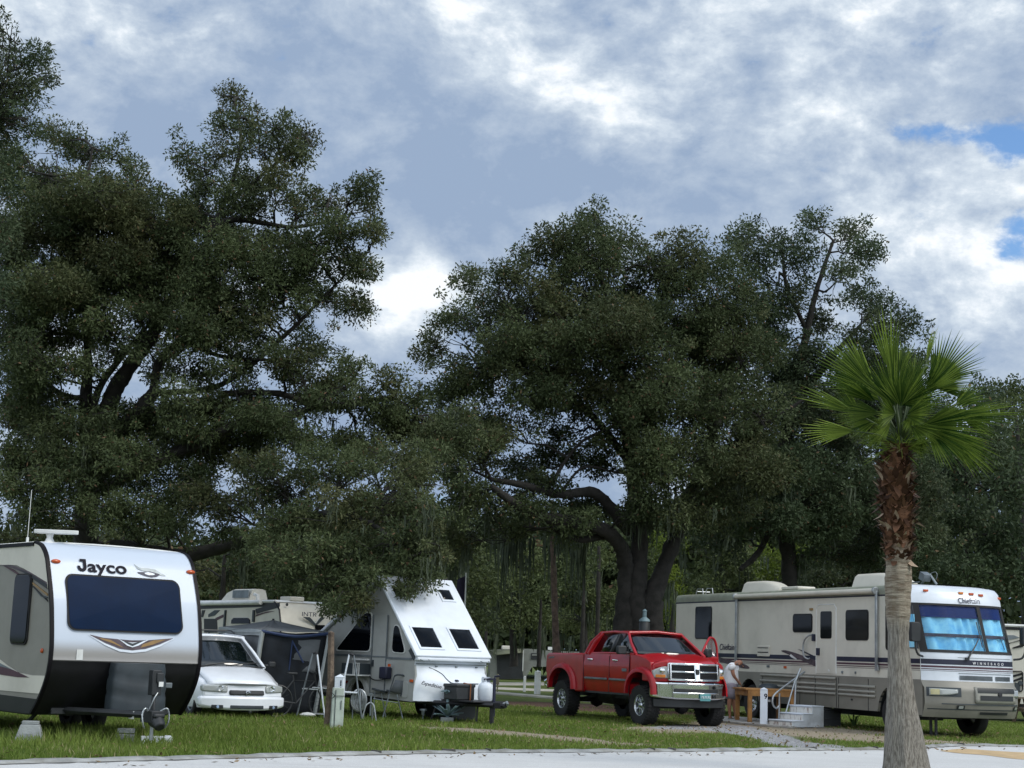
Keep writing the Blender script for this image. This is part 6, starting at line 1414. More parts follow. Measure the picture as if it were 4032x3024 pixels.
# fingers and thumbs as short chains rooted in the palms
for hn, sg in (('hl', -1), ('hr', 1)):
    h0 = np.array(J[hn][1]); w0 = np.array(J['w'+hn[1]][1]); d = (h0-w0)/np.linalg.norm(h0-w0); sd_ = np.array([0, 1, 0.])
    for k, ln_f in enumerate((.070, .078, .072, .058)):
        a0 = h0+d*.02+sd_*(.030-.019*k); i0 = len(vs_)
        vs_ += [tuple(a0), tuple(a0+d*ln_f*.55+V3(.01, 0, -.004)), tuple(a0+d*ln_f*.8+V3(.0, 0, -.03))]; rs_ += [.010, .009, .008]; ed_ += [(J[hn][0], i0), (i0, i0+1), (i0+1, i0+2)]
    i0 = len(vs_); a0 = h0-d*.02+sd_*(-sg*.035); vs_ += [tuple(a0), tuple(a0+d*.03-sd_*sg*.015+V3(0, 0, -.01))]; rs_ += [.011, .009]; ed_ += [(J['w'+hn[1]][0], i0), (i0, i0+1)]
body = skin('body', vs_, ed_, rs_, M_['skin'], man)
# ears, nose, hair fringe
q = MB(); q.lathe([(.001, -.012), (.022, -.006), (.026, .004), (.001, .012)], c=B(405, 285, -.098), ax='y', n=12); q.lathe([(.001, -.012), (.022, -.006), (.026, .004), (.001, .012)], c=B(405, 285, .080), ax='y', n=12); q.build('ear', M_['skin'], man, smooth=60)
q = MB(); q.tube([B(468, 300, -.01), B(488, 318, -.01), B(475, 326, -.01)], [.010, .016, .012], 8); q.build('nose', M_['skin'], man, smooth=60)
q = MB()
for s in (-1, 1): q.lathe([(.001, -.006), (.010, 0), (.001, .006)], c=B(477, 300, s*.036-.01), ax='y', n=10)
q.tube([B(462, 335, -.035), B(470, 338, -.01), B(462, 335, .018)], .005, 6); q.build('eyes_and_mouth', M_['sandal'], man)
q = MB(); rows = []
for i in range(7):
    th = .55+.75*i/6; rows.append([tuple(np.array(B(405, 255, -.01))+V3(-.099*math.sin(th)*math.cos(ph_), .101*math.sin(th)*math.sin(ph_), .0+.099*math.cos(th)*0-.085*math.cos(th)*-.2-.05*(i/6))) for ph_ in L(-1.25, 1.25, 11)])
q.sheet(rows); q.build('hair', mat('grey_hair', (.16, .13, .11), .9, bump=.5), man, smooth=60, solid=.006)
# t-shirt: same skeleton, a little larger, ends at upper arms and waist
SV = [B(284, 690, .02), B(278, 540, .02), B(270, 420, .02), B(296, 318, .02), B(326, 290, .01), B(262, 320, -.18), B(275, 400, -.20), B(332, 322, .20), B(360, 400, .21)]
shirt = skin('shirt', SV, [(0, 1), (1, 2), (2, 3), (3, 4), (3, 5), (5, 6), (3, 7), (7, 8)], [.215, .225, .240, .205, .09, .125, .105, .125, .105], M_['shirt_white'], man)
for k_, (tp, bt) in enumerate((((262, 640, -.09), (236, 880, -.11)), ((312, 640, .10), (335, 885, .11)))):
    pass
SHV = [B(283, 560, .01), B(283, 680, .01), B(258, 740, -.10), B(240, 890, -.11), B(315, 740, .11), B(332, 895, .11)]
shorts = skin('shorts', SHV, [(0, 1), (1, 2), (2, 3), (1, 4), (4, 5)], [.215, .215, .155, .150, .155, .150], M_['shorts_lilac'], man)
q = MB(); q.sheet([[B(200, 650, -.13), B(212, 650, -.15)], [B(185, 830, -.20), B(200, 830, -.225)]]); q.build('shorts_stripe', M_['navy'], man, solid=.004)
for s, fx in ((-1, 272), (1, 392)):
    q = MB(); q.prism([((x-300)*SC, y) for x, y in ((fx-48, s*.11-.04), (fx+35, s*.11-.05), (fx+55, s*.11), (fx+35, s*.11+.045), (fx-48, s*.11+.04))], 'z', -.0, .018); q.tube([((fx-300)*SC, s*.11-.05, .02), ((fx+6-300)*SC, s*.11, .075), ((fx-300)*SC, s*.11+.05, .02)], .012, 6); q.build('sandal', M_['sandal'], man, bevel=.004)
# ------------------------------------------------------------------ foliage helpers
def fast_mesh(name, V, F, mt, parent=None, shade=None, smooth=False, hue=None):
    """V (n,3) vertices, F (m,k) faces of equal size; shade: one value per face"""
    me = bpy.data.meshes.new(name); m_, k_ = F.shape
    me.vertices.add(len(V)); me.vertices.foreach_set('co', V.astype(np.float32).ravel())
    me.loops.add(m_*k_); me.loops.foreach_set('vertex_index', F.astype(np.int32).ravel())
    me.polygons.add(m_); me.polygons.foreach_set('loop_start', np.arange(0, m_*k_, k_, dtype=np.int32)); me.polygons.foreach_set('loop_total', np.full(m_, k_, np.int32))
    me.update(calc_edges=True)
    if shade is not None:
        at_ = me.attributes.new('shade', 'FLOAT', 'FACE'); at_.data.foreach_set('value', shade.astype(np.float32))
    if hue is not None:
        at_ = me.attributes.new('hue', 'FLOAT', 'FACE'); at_.data.foreach_set('value', hue.astype(np.float32))
    if smooth: me.polygons.foreach_set('use_smooth', [True]*m_)
    me.materials.append(mt); o = bpy.data.objects.new(name, me); COL.objects.link(o)
    if parent is not None: o.parent = parent
    return o
def unit(a): return a/np.maximum(1e-9, np.linalg.norm(a, axis=-1, keepdims=True))
def leaves(cs, rad, per, L_, W_, rng, shade0=None, flat=.75):
    """clumps of rhombic leaves: centres (n,3), radii (n,), leaves per clump"""
    n = len(cs); idx = np.repeat(np.arange(n), per); N_ = len(idx)
    d = unit(rng.normal(size=(N_, 3))); r = rng.random((N_, 1))**.45
    p = cs[idx]+d*r*rad[idx][:, None]*np.array([1, 1, flat])
    ax = unit(rng.normal(size=(N_, 3))*.8+d*.8+np.array([0, 0, -.15])); nn = unit(np.cross(ax, rng.normal(size=(N_, 3))))
    l = L_*(.6+.8*rng.random((N_, 1))); w = W_*(.6+.8*rng.random((N_, 1)))
    V = np.stack([p, p+ax*l*.45+nn*w*.5, p+ax*l, p+ax*l*.45-nn*w*.5], 1).reshape(-1, 3)
    F = np.arange(N_*4).reshape(-1, 4)
    base = (rng.random(n)*.5 if shade0 is None else shade0)[idx]
    sh = np.clip(base*1.15+rng.random(N_)*.30, 0, 1); sh[rng.random(N_) > .985] = 1.
    return V, F, sh
def tubes(paths, rng=None, n=6):
    """many tapered tubes in one go: list of (points, radii)"""
    q = MB()
    for p, r in paths: q.tube(p, r, n, cap=False)
    return q
def wob(a, b, k, amp, rng):
    a = np.array(a, float); b = np.array(b, float); L0 = np.linalg.norm(b-a); o = []
    for i in range(k+1):
        t = i/k; o.append(a+(b-a)*t+rng.normal(size=3)*amp*L0*math.sin(math.pi*t))
    return o
def crown(o3, lobes, Y, rng, clump_r=.5, dens=2.6, per=170, L_=.15, W_=.055, mt='oak_leaf', root=None, name='crown', branch_from=None, branches=None, twig_mt='bark', dep=1.0, shade_bias=0.):
    """lobes: (vx, vy, rx, ry, density, extra depth) in the 2212-wide view, turned into round masses at depth Y"""
    cs = []; rr_ = []; sh = []; br = []; hu = []
    L_ *= .76; W_ *= .84; per = int(per*1.45)
    for lb in lobes:
        vx_, vy_, rx, ry = lb[:4]; de = lb[4] if len(lb) > 4 else 1.; dy = lb[5] if len(lb) > 5 else rng.normal()*1.2
        Yl = Y+dy; s_ = 1.8228/FPX*Yl; c0 = va(vx_, vy_, Yl); RX_, RZ_ = rx*s_, ry*s_; RY_ = max(1.2, (RX_+RZ_)/2)*dep
        n_ = max(5, int(math.pi*RX_*RZ_*dens*(de**1.15)*1.75))
        d = unit(rng.normal(size=(n_, 3))); r = (.25+.75*rng.random((n_, 1))**.6)
        inner = np.array([max(.1, RX_-clump_r*.55), RY_, max(.1, RZ_-clump_r*.55)])
        P_ = c0+d*r*inner
        big = clump_r*(.45+.75*rng.random(n_))
        ne = max(3, n_//3); de_ = unit(rng.normal(size=(ne, 3))); P2_ = c0+de_*(inner+clump_r*(.3+.85*rng.random((ne, 1))**1.5)); P_ = np.concatenate([P_, P2_]); big = np.concatenate([big, clump_r*(.22+.25*rng.random(ne))])
        kk = P_[:, 2] > .8; P_ = P_[kk]; big = big[kk]
        n_ = len(P_); b0 = .32*rng.random()
        cs.append(P_); rr_.append(big); sh.append(np.clip(b0+.32*rng.random(n_)+shade_bias, 0, .6)); hu.append(np.clip(rng.random()*.75+.3*rng.random(n_), 0, 1))
        bf = np.array(branch_from) if branch_from is not None else None
        if bf is not None and np.linalg.norm(bf-c0, axis=1).min() < 4.5:
            k = np.argmin(np.linalg.norm(bf-c0, axis=1)+.6*np.maximum(0, bf[:, 2]-c0[2])); main = wob(bf[k], c0, 5, .07, rng); R0 = .022+.014*max(RX_, RZ_)
            br.append((main, [R0*(1.25-.9*i/5) for i in range(6)]))
            for p in P_[::max(1, len(P_)//22)]:
                m_ = main[rng.randint(2, 6)]; br.append((wob(m_, p, 3, .10, rng), [.018, .013, .009, .005]))
    cs = np.concatenate(cs); rr_ = np.concatenate(rr_); sh = np.concatenate(sh)
    hu = np.concatenate(hu); pers = np.maximum(14, (per*np.minimum(1.25, (rr_/clump_r)**1.6))).astype(int)
    V, F, s2 = leaves(cs, rr_, pers, L_, W_, rng, sh)
    V = V-np.array(o3)
    fast_mesh(name, V, F, M_[mt], root, s2, hue=np.repeat(hu, pers))
    if br:
        tubes([([tuple(np.array(q_)-o3) for q_ in p], r) for p, r in br], n=5).build('branches', M_[twig_mt], root, smooth=80)
    return cs, len(F)
def moss(pts, o3, rng, root, L_=(.4, 1.4), per=9, w=.03, name='hanging_moss'):
    Vs = []; sh = []
    for p in pts:
        l0 = L_[0]+(L_[1]-L_[0])*rng.random()**1.5; s0 = rng.random()*.6
        for k in range(per):
            x = p+rng.normal(size=3)*np.array([.12, .12, .05]); l = l0*(.4+.6*rng.random()); a = rng.random()*6.28; n_ = 5
            dx = np.array([math.cos(a), math.sin(a), 0])*w*(.6+.8*rng.random()); dr = rng.normal(size=3)*.05; dr[2] = 0
            prev = None
            for i in range(n_):
                t0, t1 = i/n_, (i+1)/n_; j0 = rng.normal(size=3)*.012 if prev is None else prev; j1 = rng.normal(size=3)*.02; prev = j1
                w0 = 1-.1*t0-.7*t0**3; w1 = 1-.1*t1-.85*t1**3
                A = x+dr*t0+j0-np.array([0, 0, l*t0]); B_ = x+dr*t1+j1-np.array([0, 0, l*t1])
                Vs.append([A-dx*w0, A+dx*w0, B_+dx*w1, B_-dx*w1]); sh.append(s0+.4*rng.random())
    V = np.array(Vs).reshape(-1, 3)-np.array(o3); F = np.arange(len(V)).reshape(-1, 4)
    return fast_mesh(name, V, F, M_['moss'], root, np.array(sh))
NL = 0
def limbs(o3, paths, root, mt='bark', n=12, name='trunk', rough=.15):
    """paths: list of ([(vx, vy, depth)...], [radius...])"""
    q = MB(); pts_all = []; rg = random.Random(3)
    for P_, R_ in paths:
        R_ = [r_*.86 for r_ in R_]
        W3 = [va(*p) for p in P_]; f = smoothline(W3, 9); rs = np.interp(np.linspace(0, len(R_)-1, len(f)), range(len(R_)), R_)
        base = len(q.v); q.tube([tuple(p-o3) for p in f], list(rs), n)
        for i in range(base, len(q.v)):
            k = (i-base)//n; r_ = rs[k]; q.v[i] = tuple(c+rg.uniform(-1, 1)*rough*r_ for c in q.v[i])
        pts_all += [p for p in f[len(f)//4:]]
    q.build(name, M_[mt], root, smooth=80); return pts_all
rs = np.random.RandomState
OAK = (.30, .62)

# ------------------------------------------------------------------ the big oak with three stems behind the truck
YB = 52.; o3 = at(2500, 2800, YB); o3[2] = 0
oakB = thing('oak_tree', 'huge oak with three dark forked stems and a long level limb behind the red truck', 'oak tree', o3)
D_ = YB
tk = [([(1345, 1470, D_), (1348, 1370, D_), (1352, 1250, D_), (1342, 1185, D_-.4), (1305, 1145, D_-1), (1240, 1128, D_-1.6), (1170, 1118, D_-2), (1115, 1090, D_-2.4), (1060, 1050, D_-2.8)], [.62, .45, .30, .27, .26, .24, .21, .17, .10]),
      ([(1385, 1470, D_), (1383, 1370, D_), (1376, 1280, D_), (1382, 1160, D_+.2), (1368, 1030, D_+.4), (1350, 900, D_+.4), (1330, 760, D_+.4), (1300, 600, D_+.3)], [.62, .46, .36, .30, .26, .20, .14, .08]),
      ([(1412, 1470, D_), (1408, 1370, D_), (1412, 1290, D_), (1440, 1210, D_+.3), (1485, 1090, D_+.8), (1520, 1000, D_+1), (1550, 900, D_+1.5), (1580, 760, D_+2)], [.6, .44, .36, .30, .27, .24, .18, .1]),
      ([(1360, 1150, D_-.1), (1290, 1068, D_-.8), (1210, 1068, D_-1.2), (1130, 1048, D_-1.6), (1060, 1035, D_-2)], [.22, .20, .17, .13, .08]),
      ([(1320, 1155, D_-.6), (1250, 1165, D_-.9), (1190, 1140, D_-1.2)], [.14, .12, .08]),
      ([(1367, 1010, D_+.3), (1280, 900, D_), (1180, 830, D_-.5), (1080, 780, D_-1)], [.16, .13, .10, .06]), ([(1210, 1065, D_-1.2), (1260, 1010, D_-1), (1330, 1020, D_-.8)], [.05, .045, .03]), ([(1180, 1060, D_-1.2), (1250, 960, D_-1), (1330, 920, D_-.8)], [.07, .06, .04]),
      ([(1520, 1000, D_+1), (1600, 950, D_), (1680, 900, D_-.5), (1740, 860, D_-.8)], [.14, .11, .08, .05])]
bf = limbs(o3, tk, oakB)
lobB = [(1282, 470, 45, 60, .7), (1245, 510, 60, 55), (1340, 520, 80, 50), (1290, 560, 110, 60), (1012, 590, 50, 42, .45), (1085, 585, 60, 45, .6), (1155, 560, 60, 50, .8), (1190, 520, 40, 35, .6), (928, 745, 35, 50, .5), (985, 680, 60, 60, .8), (1060, 680, 80, 80), (1150, 650, 100, 100), (1260, 640, 110, 110), (1380, 620, 120, 110), (1470, 560, 90, 80), (1500, 650, 110, 110),
        (1590, 640, 80, 90), (1110, 800, 120, 100), (1230, 790, 130, 110), (1360, 780, 130, 120), (1490, 780, 130, 120), (1600, 780, 100, 110), (1000, 810, 90, 80), (940, 870, 60, 60, .7), (1000, 920, 110, 60), (1100, 915, 90, 50, .7), (1210, 890, 110, 55, .7), (1400, 900, 110, 90), (1430, 990, 90, 90), (1500, 900, 110, 110), (1590, 960, 110, 100, .9), (1370, 920, 60, 60), (1390, 1080, 50, 60, .6, 1.),
        (1290, 1100, 60, 30, .5, 1.5), (1000, 1010, 110, 60, .9), (1080, 1085, 110, 50, .7), (1180, 990, 40, 30, .5), (1500, 1090, 70, 60, .5, 1.5), (1300, 960, 50, 20, .35), (1190, 1150, 120, 25, .35), (1330, 700, 160, 90, .8, -2.5), (1240, 740, 120, 80, .8, -2.5), (1440, 850, 120, 90, .8, -2.5), (1400, 1000, 70, 90, 1, -2), (1500, 1000, 90, 90, 1, -2), (1385, 1095, 40, 45, .8, -2), (1480, 1120, 80, 50, .9, -2), (1560, 1080, 90, 80, 1, -1), (1340, 880, 90, 60, 1, -2.5), (1050, 960, 120, 60), (1000, 1080, 100, 60), (1120, 1010, 60, 30, .5), (1240, 935, 90, 30, .6), (1200, 720, 140, 100), (1090, 740, 90, 80), (1560, 740, 100, 100), (1420, 700, 120, 90), (1300, 850, 120, 60), (1160, 860, 120, 50), (1640, 900, 90, 80), (1560, 560, 60, 50, .7), (1250, 1100, 90, 25, .35, 1.), (1090, 1140, 70, 35, .6), (980, 1160, 90, 50, .9), (1240, 985, 40, 30, .3), (1300, 1005, 40, 25, .25, .5), (1150, 1040, 60, 25, .4), (1200, 1045, 60, 20, .35, -1.4), (1260, 1125, 70, 20, .3, -1.8), (1150, 1100, 60, 20, .5, -2), (930, 930, 80, 50, .8), (1640, 1010, 90, 70, 1, -2)]
cB, nl = crown(o3, lobB, YB, rs(1), clump_r=.62, dens=2.2, per=210, L_=.16, W_=.062, root=oakB, branch_from=bf); NL += nl
rg = rs(11); low = cB[(cB[:, 2] < 7.5)]; moss(low[rg.permutation(len(low))[:45]], o3, rg, oakB, (.4, 1.2))
moss(np.array([va(1385+rg.normal()*16, 1075+rg.random()*40, 51) for _ in range(10)]), o3, rg, oakB, (.9, 1.9), name='thick_moss')

# lacy oak to its right, a little behind
YC = 58.; o3 = va(1700, 1400, YC); o3[2] = 0
oakC = thing('oak_tree', 'tall lacy oak with an open crown above the motorhome, left of the palm', 'oak tree', o3)
bf = limbs(o3, [([(1690, 1440, YC), (1700, 1330, YC), (1705, 1230, YC), (1690, 1080, YC), (1700, 920, YC), (1730, 780, YC), (1760, 640, YC), (1800, 520, YC)], [.42, .36, .32, .28, .24, .18, .12, .06]), ([(1700, 900, YC), (1790, 780, YC), (1860, 700, YC)], [.16, .12, .06]), ([(1690, 1090, YC), (1640, 1190, YC-.5), (1600, 1230, YC-1)], [.15, .13, .1]), ([(1745, 720, YC), (1700, 620, YC), (1690, 540, YC)], [.1, .08, .05])], oakC)
lobC = [(1770, 480, 60, 38, .55), (1835, 500, 45, 55, .5), (1870, 540, 22, 40, .3), (1740, 560, 50, 50, .35), (1820, 590, 70, 50, .4), (1870, 640, 50, 50, .5), (1690, 520, 60, 55, .5), (1620, 500, 50, 40, .6), (1640, 570, 80, 70, .7), (1700, 640, 60, 50, .6), (1780, 690, 80, 50, .7), (1900, 660, 40, 50, .6), (1950, 700, 50, 40, .6), (1880, 740, 90, 60, .9), (1750, 780, 110, 70), (1650, 720, 80, 80), (1850, 830, 110, 80), (1700, 880, 110, 80, .9), (1960, 780, 60, 60),
        (1650, 960, 120, 90), (1770, 980, 110, 90), (1870, 940, 100, 90), (1960, 900, 90, 90), (1620, 1090, 110, 80), (1740, 1100, 110, 90), (1860, 1080, 110, 100), (1980, 1040, 90, 110), (1980, 1180, 110, 90), (1560, 1160, 70, 70, .8), (1850, 1190, 130, 60), (1720, 1210, 70, 40, .7), (1680, 830, 90, 70), (1700, 1010, 120, 80, 1, -2), (1670, 1110, 90, 55, 1, -3), (1780, 900, 110, 80), (1570, 1040, 80, 70, 1, -1), (1900, 860, 90, 80), (1560, 860, 80, 90), (1640, 660, 70, 70, .8), (1760, 1150, 100, 50, 1, -1), (1930, 1110, 110, 80)]
cC, nl = crown(o3, lobC, YC, rs(2), clump_r=.66, dens=2.0, per=190, L_=.18, W_=.07, root=oakC, branch_from=bf, mt='oak_leaf_cool'); NL += nl
rg = rs(12); low = cC[(cC[:, 2] < 8)]; moss(low[rg.permutation(len(low))[:60]], o3, rg, oakC, (.4, 1.3))

# ------------------------------------------------------------------ the big oak on the left
YA = 45.; o3 = va(200, 1300, YA); o3[2] = 0
oakA = thing('oak_tree', 'large oak over the campers on the left, one spray rising far above the rest', 'oak tree', o3)
bf = limbs(o3, [([(170, 1480, YA), (180, 1300, YA), (188, 1100, YA), (190, 950, YA), (186, 860, YA), (190, 770, YA), (180, 650, YA), (150, 520, YA), (185, 400, YA), (200, 320, YA)], [.50, .45, .36, .28, .20, .13, .10, .08, .06, .03]),
                ([(188, 1100, YA), (225, 900, YA), (275, 800, YA), (335, 715, YA), (370, 650, YA), (430, 560, YA), (460, 490, YA), (500, 400, YA), (520, 300, YA), (505, 220, YA)], [.34, .28, .25, .21, .17, .13, .10, .07, .05, .02]),
                ([(455, 500, YA), (500, 475, YA), (560, 480, YA), (640, 490, YA), (740, 470, YA)], [.12, .11, .09, .06, .03]), ([(480, 440, YA), (540, 400, YA), (600, 350, YA), (650, 320, YA)], [.07, .06, .05, .03]),
                ([(190, 960, YA), (210, 850, YA-.3), (255, 780, YA-.3), (330, 690, YA-.3)], [.13, .12, .10, .05]), ([(188, 860, YA), (130, 850, YA), (60, 790, YA)], [.10, .09, .06]),
                ([(330, 850, YA-.5), (345, 780, YA-.4), (395, 740, YA), (480, 770, YA+.3), (620, 780, YA)], [.15, .13, .10, .07, .04]), ([(190, 1000, YA), (270, 920, YA-.3), (335, 845, YA-.5)], [.24, .22, .20]),
                ([(340, 850, YA), (480, 830, YA+.5), (620, 720, YA), (700, 640, YA), (780, 560, YA)], [.10, .09, .07, .04, .02]), ([(230, 1050, YA), (420, 960, YA-1), (520, 915, YA-1), (650, 890, YA-1), (760, 830, YA-1)], [.20, .17, .15, .12, .05]),
                ([(480, 850, YA), (600, 850, YA), (700, 880, YA), (840, 860, YA), (900, 900, YA)], [.10, .10, .09, .07, .03]), ([(250, 1180, YA), (380, 1200, YA-1.5), (470, 1185, YA-2), (600, 1150, YA-3)], [.24, .22, .20, .12])], oakA)
lobA = [(185, 325, 70, 55, .8), (120, 300, 35, 35, .4), (270, 350, 60, 45, .5), (300, 400, 45, 50, .5), (90, 400, 70, 70), (190, 420, 100, 80), (60, 520, 80, 80), (170, 540, 110, 100), (290, 500, 90, 80), (340, 590, 100, 80), (60, 650, 90, 90), (180, 660, 100, 80, .9), (290, 650, 70, 40, .7), (430, 640, 70, 60, .9),
        (500, 215, 28, 35, .45), (480, 270, 60, 38, .5), (540, 265, 40, 40, .5), (595, 275, 55, 38, .55), (650, 290, 40, 45, .5), (560, 330, 80, 50, .6), (650, 345, 45, 45, .5), (465, 340, 55, 50, .5), (405, 350, 28, 45, .35), (430, 400, 50, 50, .8), (520, 400, 80, 50, .8), (590, 390, 60, 45, .6), (420, 470, 70, 70), (540, 450, 70, 50, .8),
        (640, 450, 70, 40, .7), (700, 440, 60, 38, .7), (780, 410, 40, 38, .45), (800, 450, 40, 45, .5), (730, 500, 80, 45, .8), (810, 520, 30, 55, .4), (620, 530, 80, 60, .8), (540, 540, 70, 60), (480, 560, 80, 80), (690, 570, 90, 40, .6), (790, 590, 35, 35, .4), (620, 620, 70, 40, .5), (720, 640, 60, 45, .45), (560, 650, 60, 60, .8), (770, 665, 35, 30, .35),
        (480, 680, 80, 70), (560, 720, 70, 50, .8), (640, 700, 50, 50, .6), (680, 760, 70, 45, .7), (440, 730, 50, 40, .7), (770, 800, 60, 35, .5), (850, 830, 55, 35, .5), (620, 800, 70, 40, .8), (720, 830, 80, 50, .9), (800, 880, 100, 50, .9), (900, 870, 50, 40, .6), (880, 930, 80, 50), (960, 930, 50, 40), (530, 790, 60, 50, .7),
        (60, 780, 80, 70), (50, 900, 80, 80), (120, 920, 80, 60), (250, 930, 90, 70), (350, 920, 90, 60), (460, 880, 90, 60, .9), (560, 920, 90, 60), (440, 980, 110, 60), (640, 940, 80, 50, .8), (100, 1000, 110, 70), (250, 1020, 120, 80), (380, 1060, 110, 80), (230, 610, 150, 70), (350, 670, 60, 40, .7), (140, 720, 120, 50, .8), (60, 850, 90, 60), (430, 800, 70, 35, .5), (500, 960, 120, 60), (300, 890, 150, 45, .8), (140, 870, 60, 30, .6), (700, 960, 100, 50, .6), (610, 590, 100, 50), (380, 520, 70, 60), (230, 470, 130, 70), (370, 440, 45, 30, .6), (850, 905, 90, 40), (780, 960, 100, 50, .7), (60, 740, 90, 60), (400, 600, 90, 80), (480, 500, 70, 60), (300, 740, 60, 25, .35), (190, 790, 60, 30, .3), (350, 800, 50, 25, .35), (540, 870, 100, 40, .7), (660, 860, 90, 35, .7), (960, 960, 90, 60), (1010, 900, 50, 35, .6), (190, 1010, 70, 90, 1, -2.5), (185, 910, 60, 45, .8, -2.5), (110, 980, 70, 80, 1, -2), (290, 990, 90, 60, 1, -2.5), (400, 930, 90, 40, .8, -2), (20, 700, 50, 140), (20, 350, 40, 80), (60, 460, 80, 80), (20, 560, 60, 100), (120, 620, 110, 60), (30, 1000, 60, 100), (220, 700, 90, 40, .5, -1), (300, 600, 110, 60, .8, -1), (400, 540, 60, 60, .7, -1), (460, 620, 80, 50, .8, -1), (260, 420, 90, 60), (400, 470, 40, 50, .8), (640, 640, 60, 50, .5, -1), (560, 590, 90, 60, .8, -1), (440, 640, 90, 60, .9, -1.5), (370, 690, 60, 40, .6, -1.5), (480, 720, 90, 50, .8, -1.5), (560, 690, 80, 50, .7, -1.5), (620, 770, 90, 40, .7, -1.5), (500, 800, 70, 30, .5, -1.5), (690, 860, 90, 40, .8, -1.5), (560, 900, 110, 50, .9, -2), (400, 860, 80, 40, .7, -2), (300, 480, 80, 90, .9, -1.5), (140, 480, 90, 90, .9, -1.5), (90, 640, 80, 90, .9, -1.5), (270, 560, 90, 70, .9, -1.5), (500, 430, 60, 60, .7, -1.5), (640, 420, 70, 40, .6), (740, 560, 70, 40, .6), (680, 520, 90, 40, .7, -1), (250, 755, 80, 30, .5, -2), (380, 760, 70, 45, .6, -2), (150, 800, 60, 40, .5, -2), (300, 680, 80, 45, .8, -2), (420, 700, 80, 50, .8, -2), (200, 700, 70, 40, .6, -2), (60, 800, 60, 60, .8, -2)]
cA, nl = crown(o3, lobA, YA, rs(3), clump_r=.52, dens=3.9, per=190, L_=.145, W_=.052, root=oakA, branch_from=bf); NL += nl
# lower boughs of the same tree hang nearer and lower, over the roofs
lobA2 = [(80, 1060, 100, 60, 1, -3), (60, 1120, 70, 30, .5, -3), (230, 1100, 120, 60, 1, -3), (340, 1130, 90, 50, 1, -3), (480, 1080, 110, 70, 1, -4), (470, 1150, 70, 25, .6, -4), (600, 1040, 110, 80, 1, -5), (620, 1130, 110, 70, 1, -6), (740, 1010, 110, 60, .9, -6), (740, 1110, 110, 80, 1, -7.5), (690, 1190, 110, 70, 1, -8), (840, 1080, 90, 80, 1, -8), (850, 1180, 100, 70, 1, -8.5), (920, 1120, 60, 80, 1, -8.5), (800, 1250, 100, 50, 1, -8.6), (700, 1262, 60, 40, .9, -8.4), (905, 1240, 50, 42, .9, -8.7),
         (780, 1295, 60, 22, .8, -8.9), (730, 1310, 35, 22, .6, -8.9), (880, 1275, 30, 22, .6, -9), (620, 1220, 70, 40, .9, -8), (560, 1180, 60, 40, .8, -7), (950, 1190, 30, 50, .7, -8.5), (830, 980, 100, 50, 1, -4), (930, 1010, 70, 60, 1, -4), (560, 1000, 80, 40, 1, -4), (900, 1050, 70, 60, 1, -6)]
bf2 = bf + limbs(o3, [([(470, 1185, YA-2), (600, 1150, YA-4), (700, 1110, YA-6), (800, 1130, YA-8), (880, 1200, YA-8.6)], [.18, .14, .11, .07, .03]), ([(600, 1150, YA-4), (690, 1200, YA-7), (780, 1250, YA-8.5)], [.09, .06, .03])], oakA, name='low_bough')
cA2, nl = crown(o3, lobA2, YA, rs(4), clump_r=.40, dens=4.2, per=170, L_=.14, W_=.045, root=oakA, branch_from=bf2, name='low_foliage', mt='oak_leaf', dep=.8); NL += nl
rg = rs(13); allc = np.concatenate([cA, cA2]); low = allc[(allc[:, 2] < 8.5)]; moss(low[rg.permutation(len(low))[:110]], o3, rg, oakA, (.3, 1.0), w=.018)

# nearer dark tree at the left edge
YN = 33.; o3 = va(-160, 1300, YN); o3[2] = 0
oakN = thing('oak_tree', 'dark near oak whose leafy edge fills the upper left corner', 'oak tree', o3)
bf = limbs(o3, [([(-200, 1650, YN), (-190, 1300, YN), (-180, 900, YN), (-120, 500, YN), (-40, 250, YN)], [.5, .42, .35, .25, .08])], oakN)
lobN = [(0, 60, 35, 45, .7), (15, 110, 40, 45), (70, 125, 50, 40, .8), (50, 185, 60, 50), (100, 150, 28, 35, .5), (-20, 200, 80, 120), (20, 290, 55, 60), (60, 260, 30, 35, .5), (0, 380, 45, 80), (-10, 500, 45, 90, .9), (-60, 400, 60, 120), (-20, 620, 40, 80, .8), (-80, 80, 80, 90), (-80, 650, 70, 160)]
cN, nl = crown(o3, lobN, YN, rs(5), clump_r=.34, dens=6.5, per=110, L_=.135, W_=.038, root=oakN, branch_from=bf, mt='oak_leaf_cool'); NL += nl

# ------------------------------------------------------------------ trees farther back
def back_tree(label, trunk, lobes, Y, seed, mt, cat='oak tree', nm='oak_tree', tr_r=.25, lean=0, per=110, dens=1.0, mossn=60, L_=.26, W_=.11, clump=.9, bark='bark', bias=0.):
    global NL
    o3 = va(trunk[0][0], trunk[0][1], Y); o3[2] = 0; t = thing(nm, label, cat, o3)
    b_ = limbs(o3, [([(x, y, Y) for x, y in trunk], list(np.linspace(tr_r, tr_r*.35, len(trunk))))], t, mt=bark, n=8)
    c_, n_ = crown(o3, lobes, Y, rs(seed), clump_r=clump, dens=dens, per=per, L_=L_, W_=W_, root=t, branch_from=b_, mt=mt, shade_bias=bias); NL += n_
    if mossn:
        r_ = rs(seed+50); moss(c_[r_.randint(0, len(c_), mossn)]-np.array([0, 0, .5]), o3, r_, t, (.8, 2.6), per=6, w=.045)
    return t
back_tree('thin reddish pine trunk rising straight behind the red truck bed', [(1204, 1440), (1202, 1400), (1197, 1280), (1194, 1165), (1192, 1080)], [(1190, 1110, 70, 45, .9), (1130, 1130, 60, 40, .7), (1240, 1125, 50, 30, .5)], 60, 21, 'oak_leaf', 'pine tree', 'pine_tree', .21, per=90, mossn=30, bark='pine_bark', clump=.7)
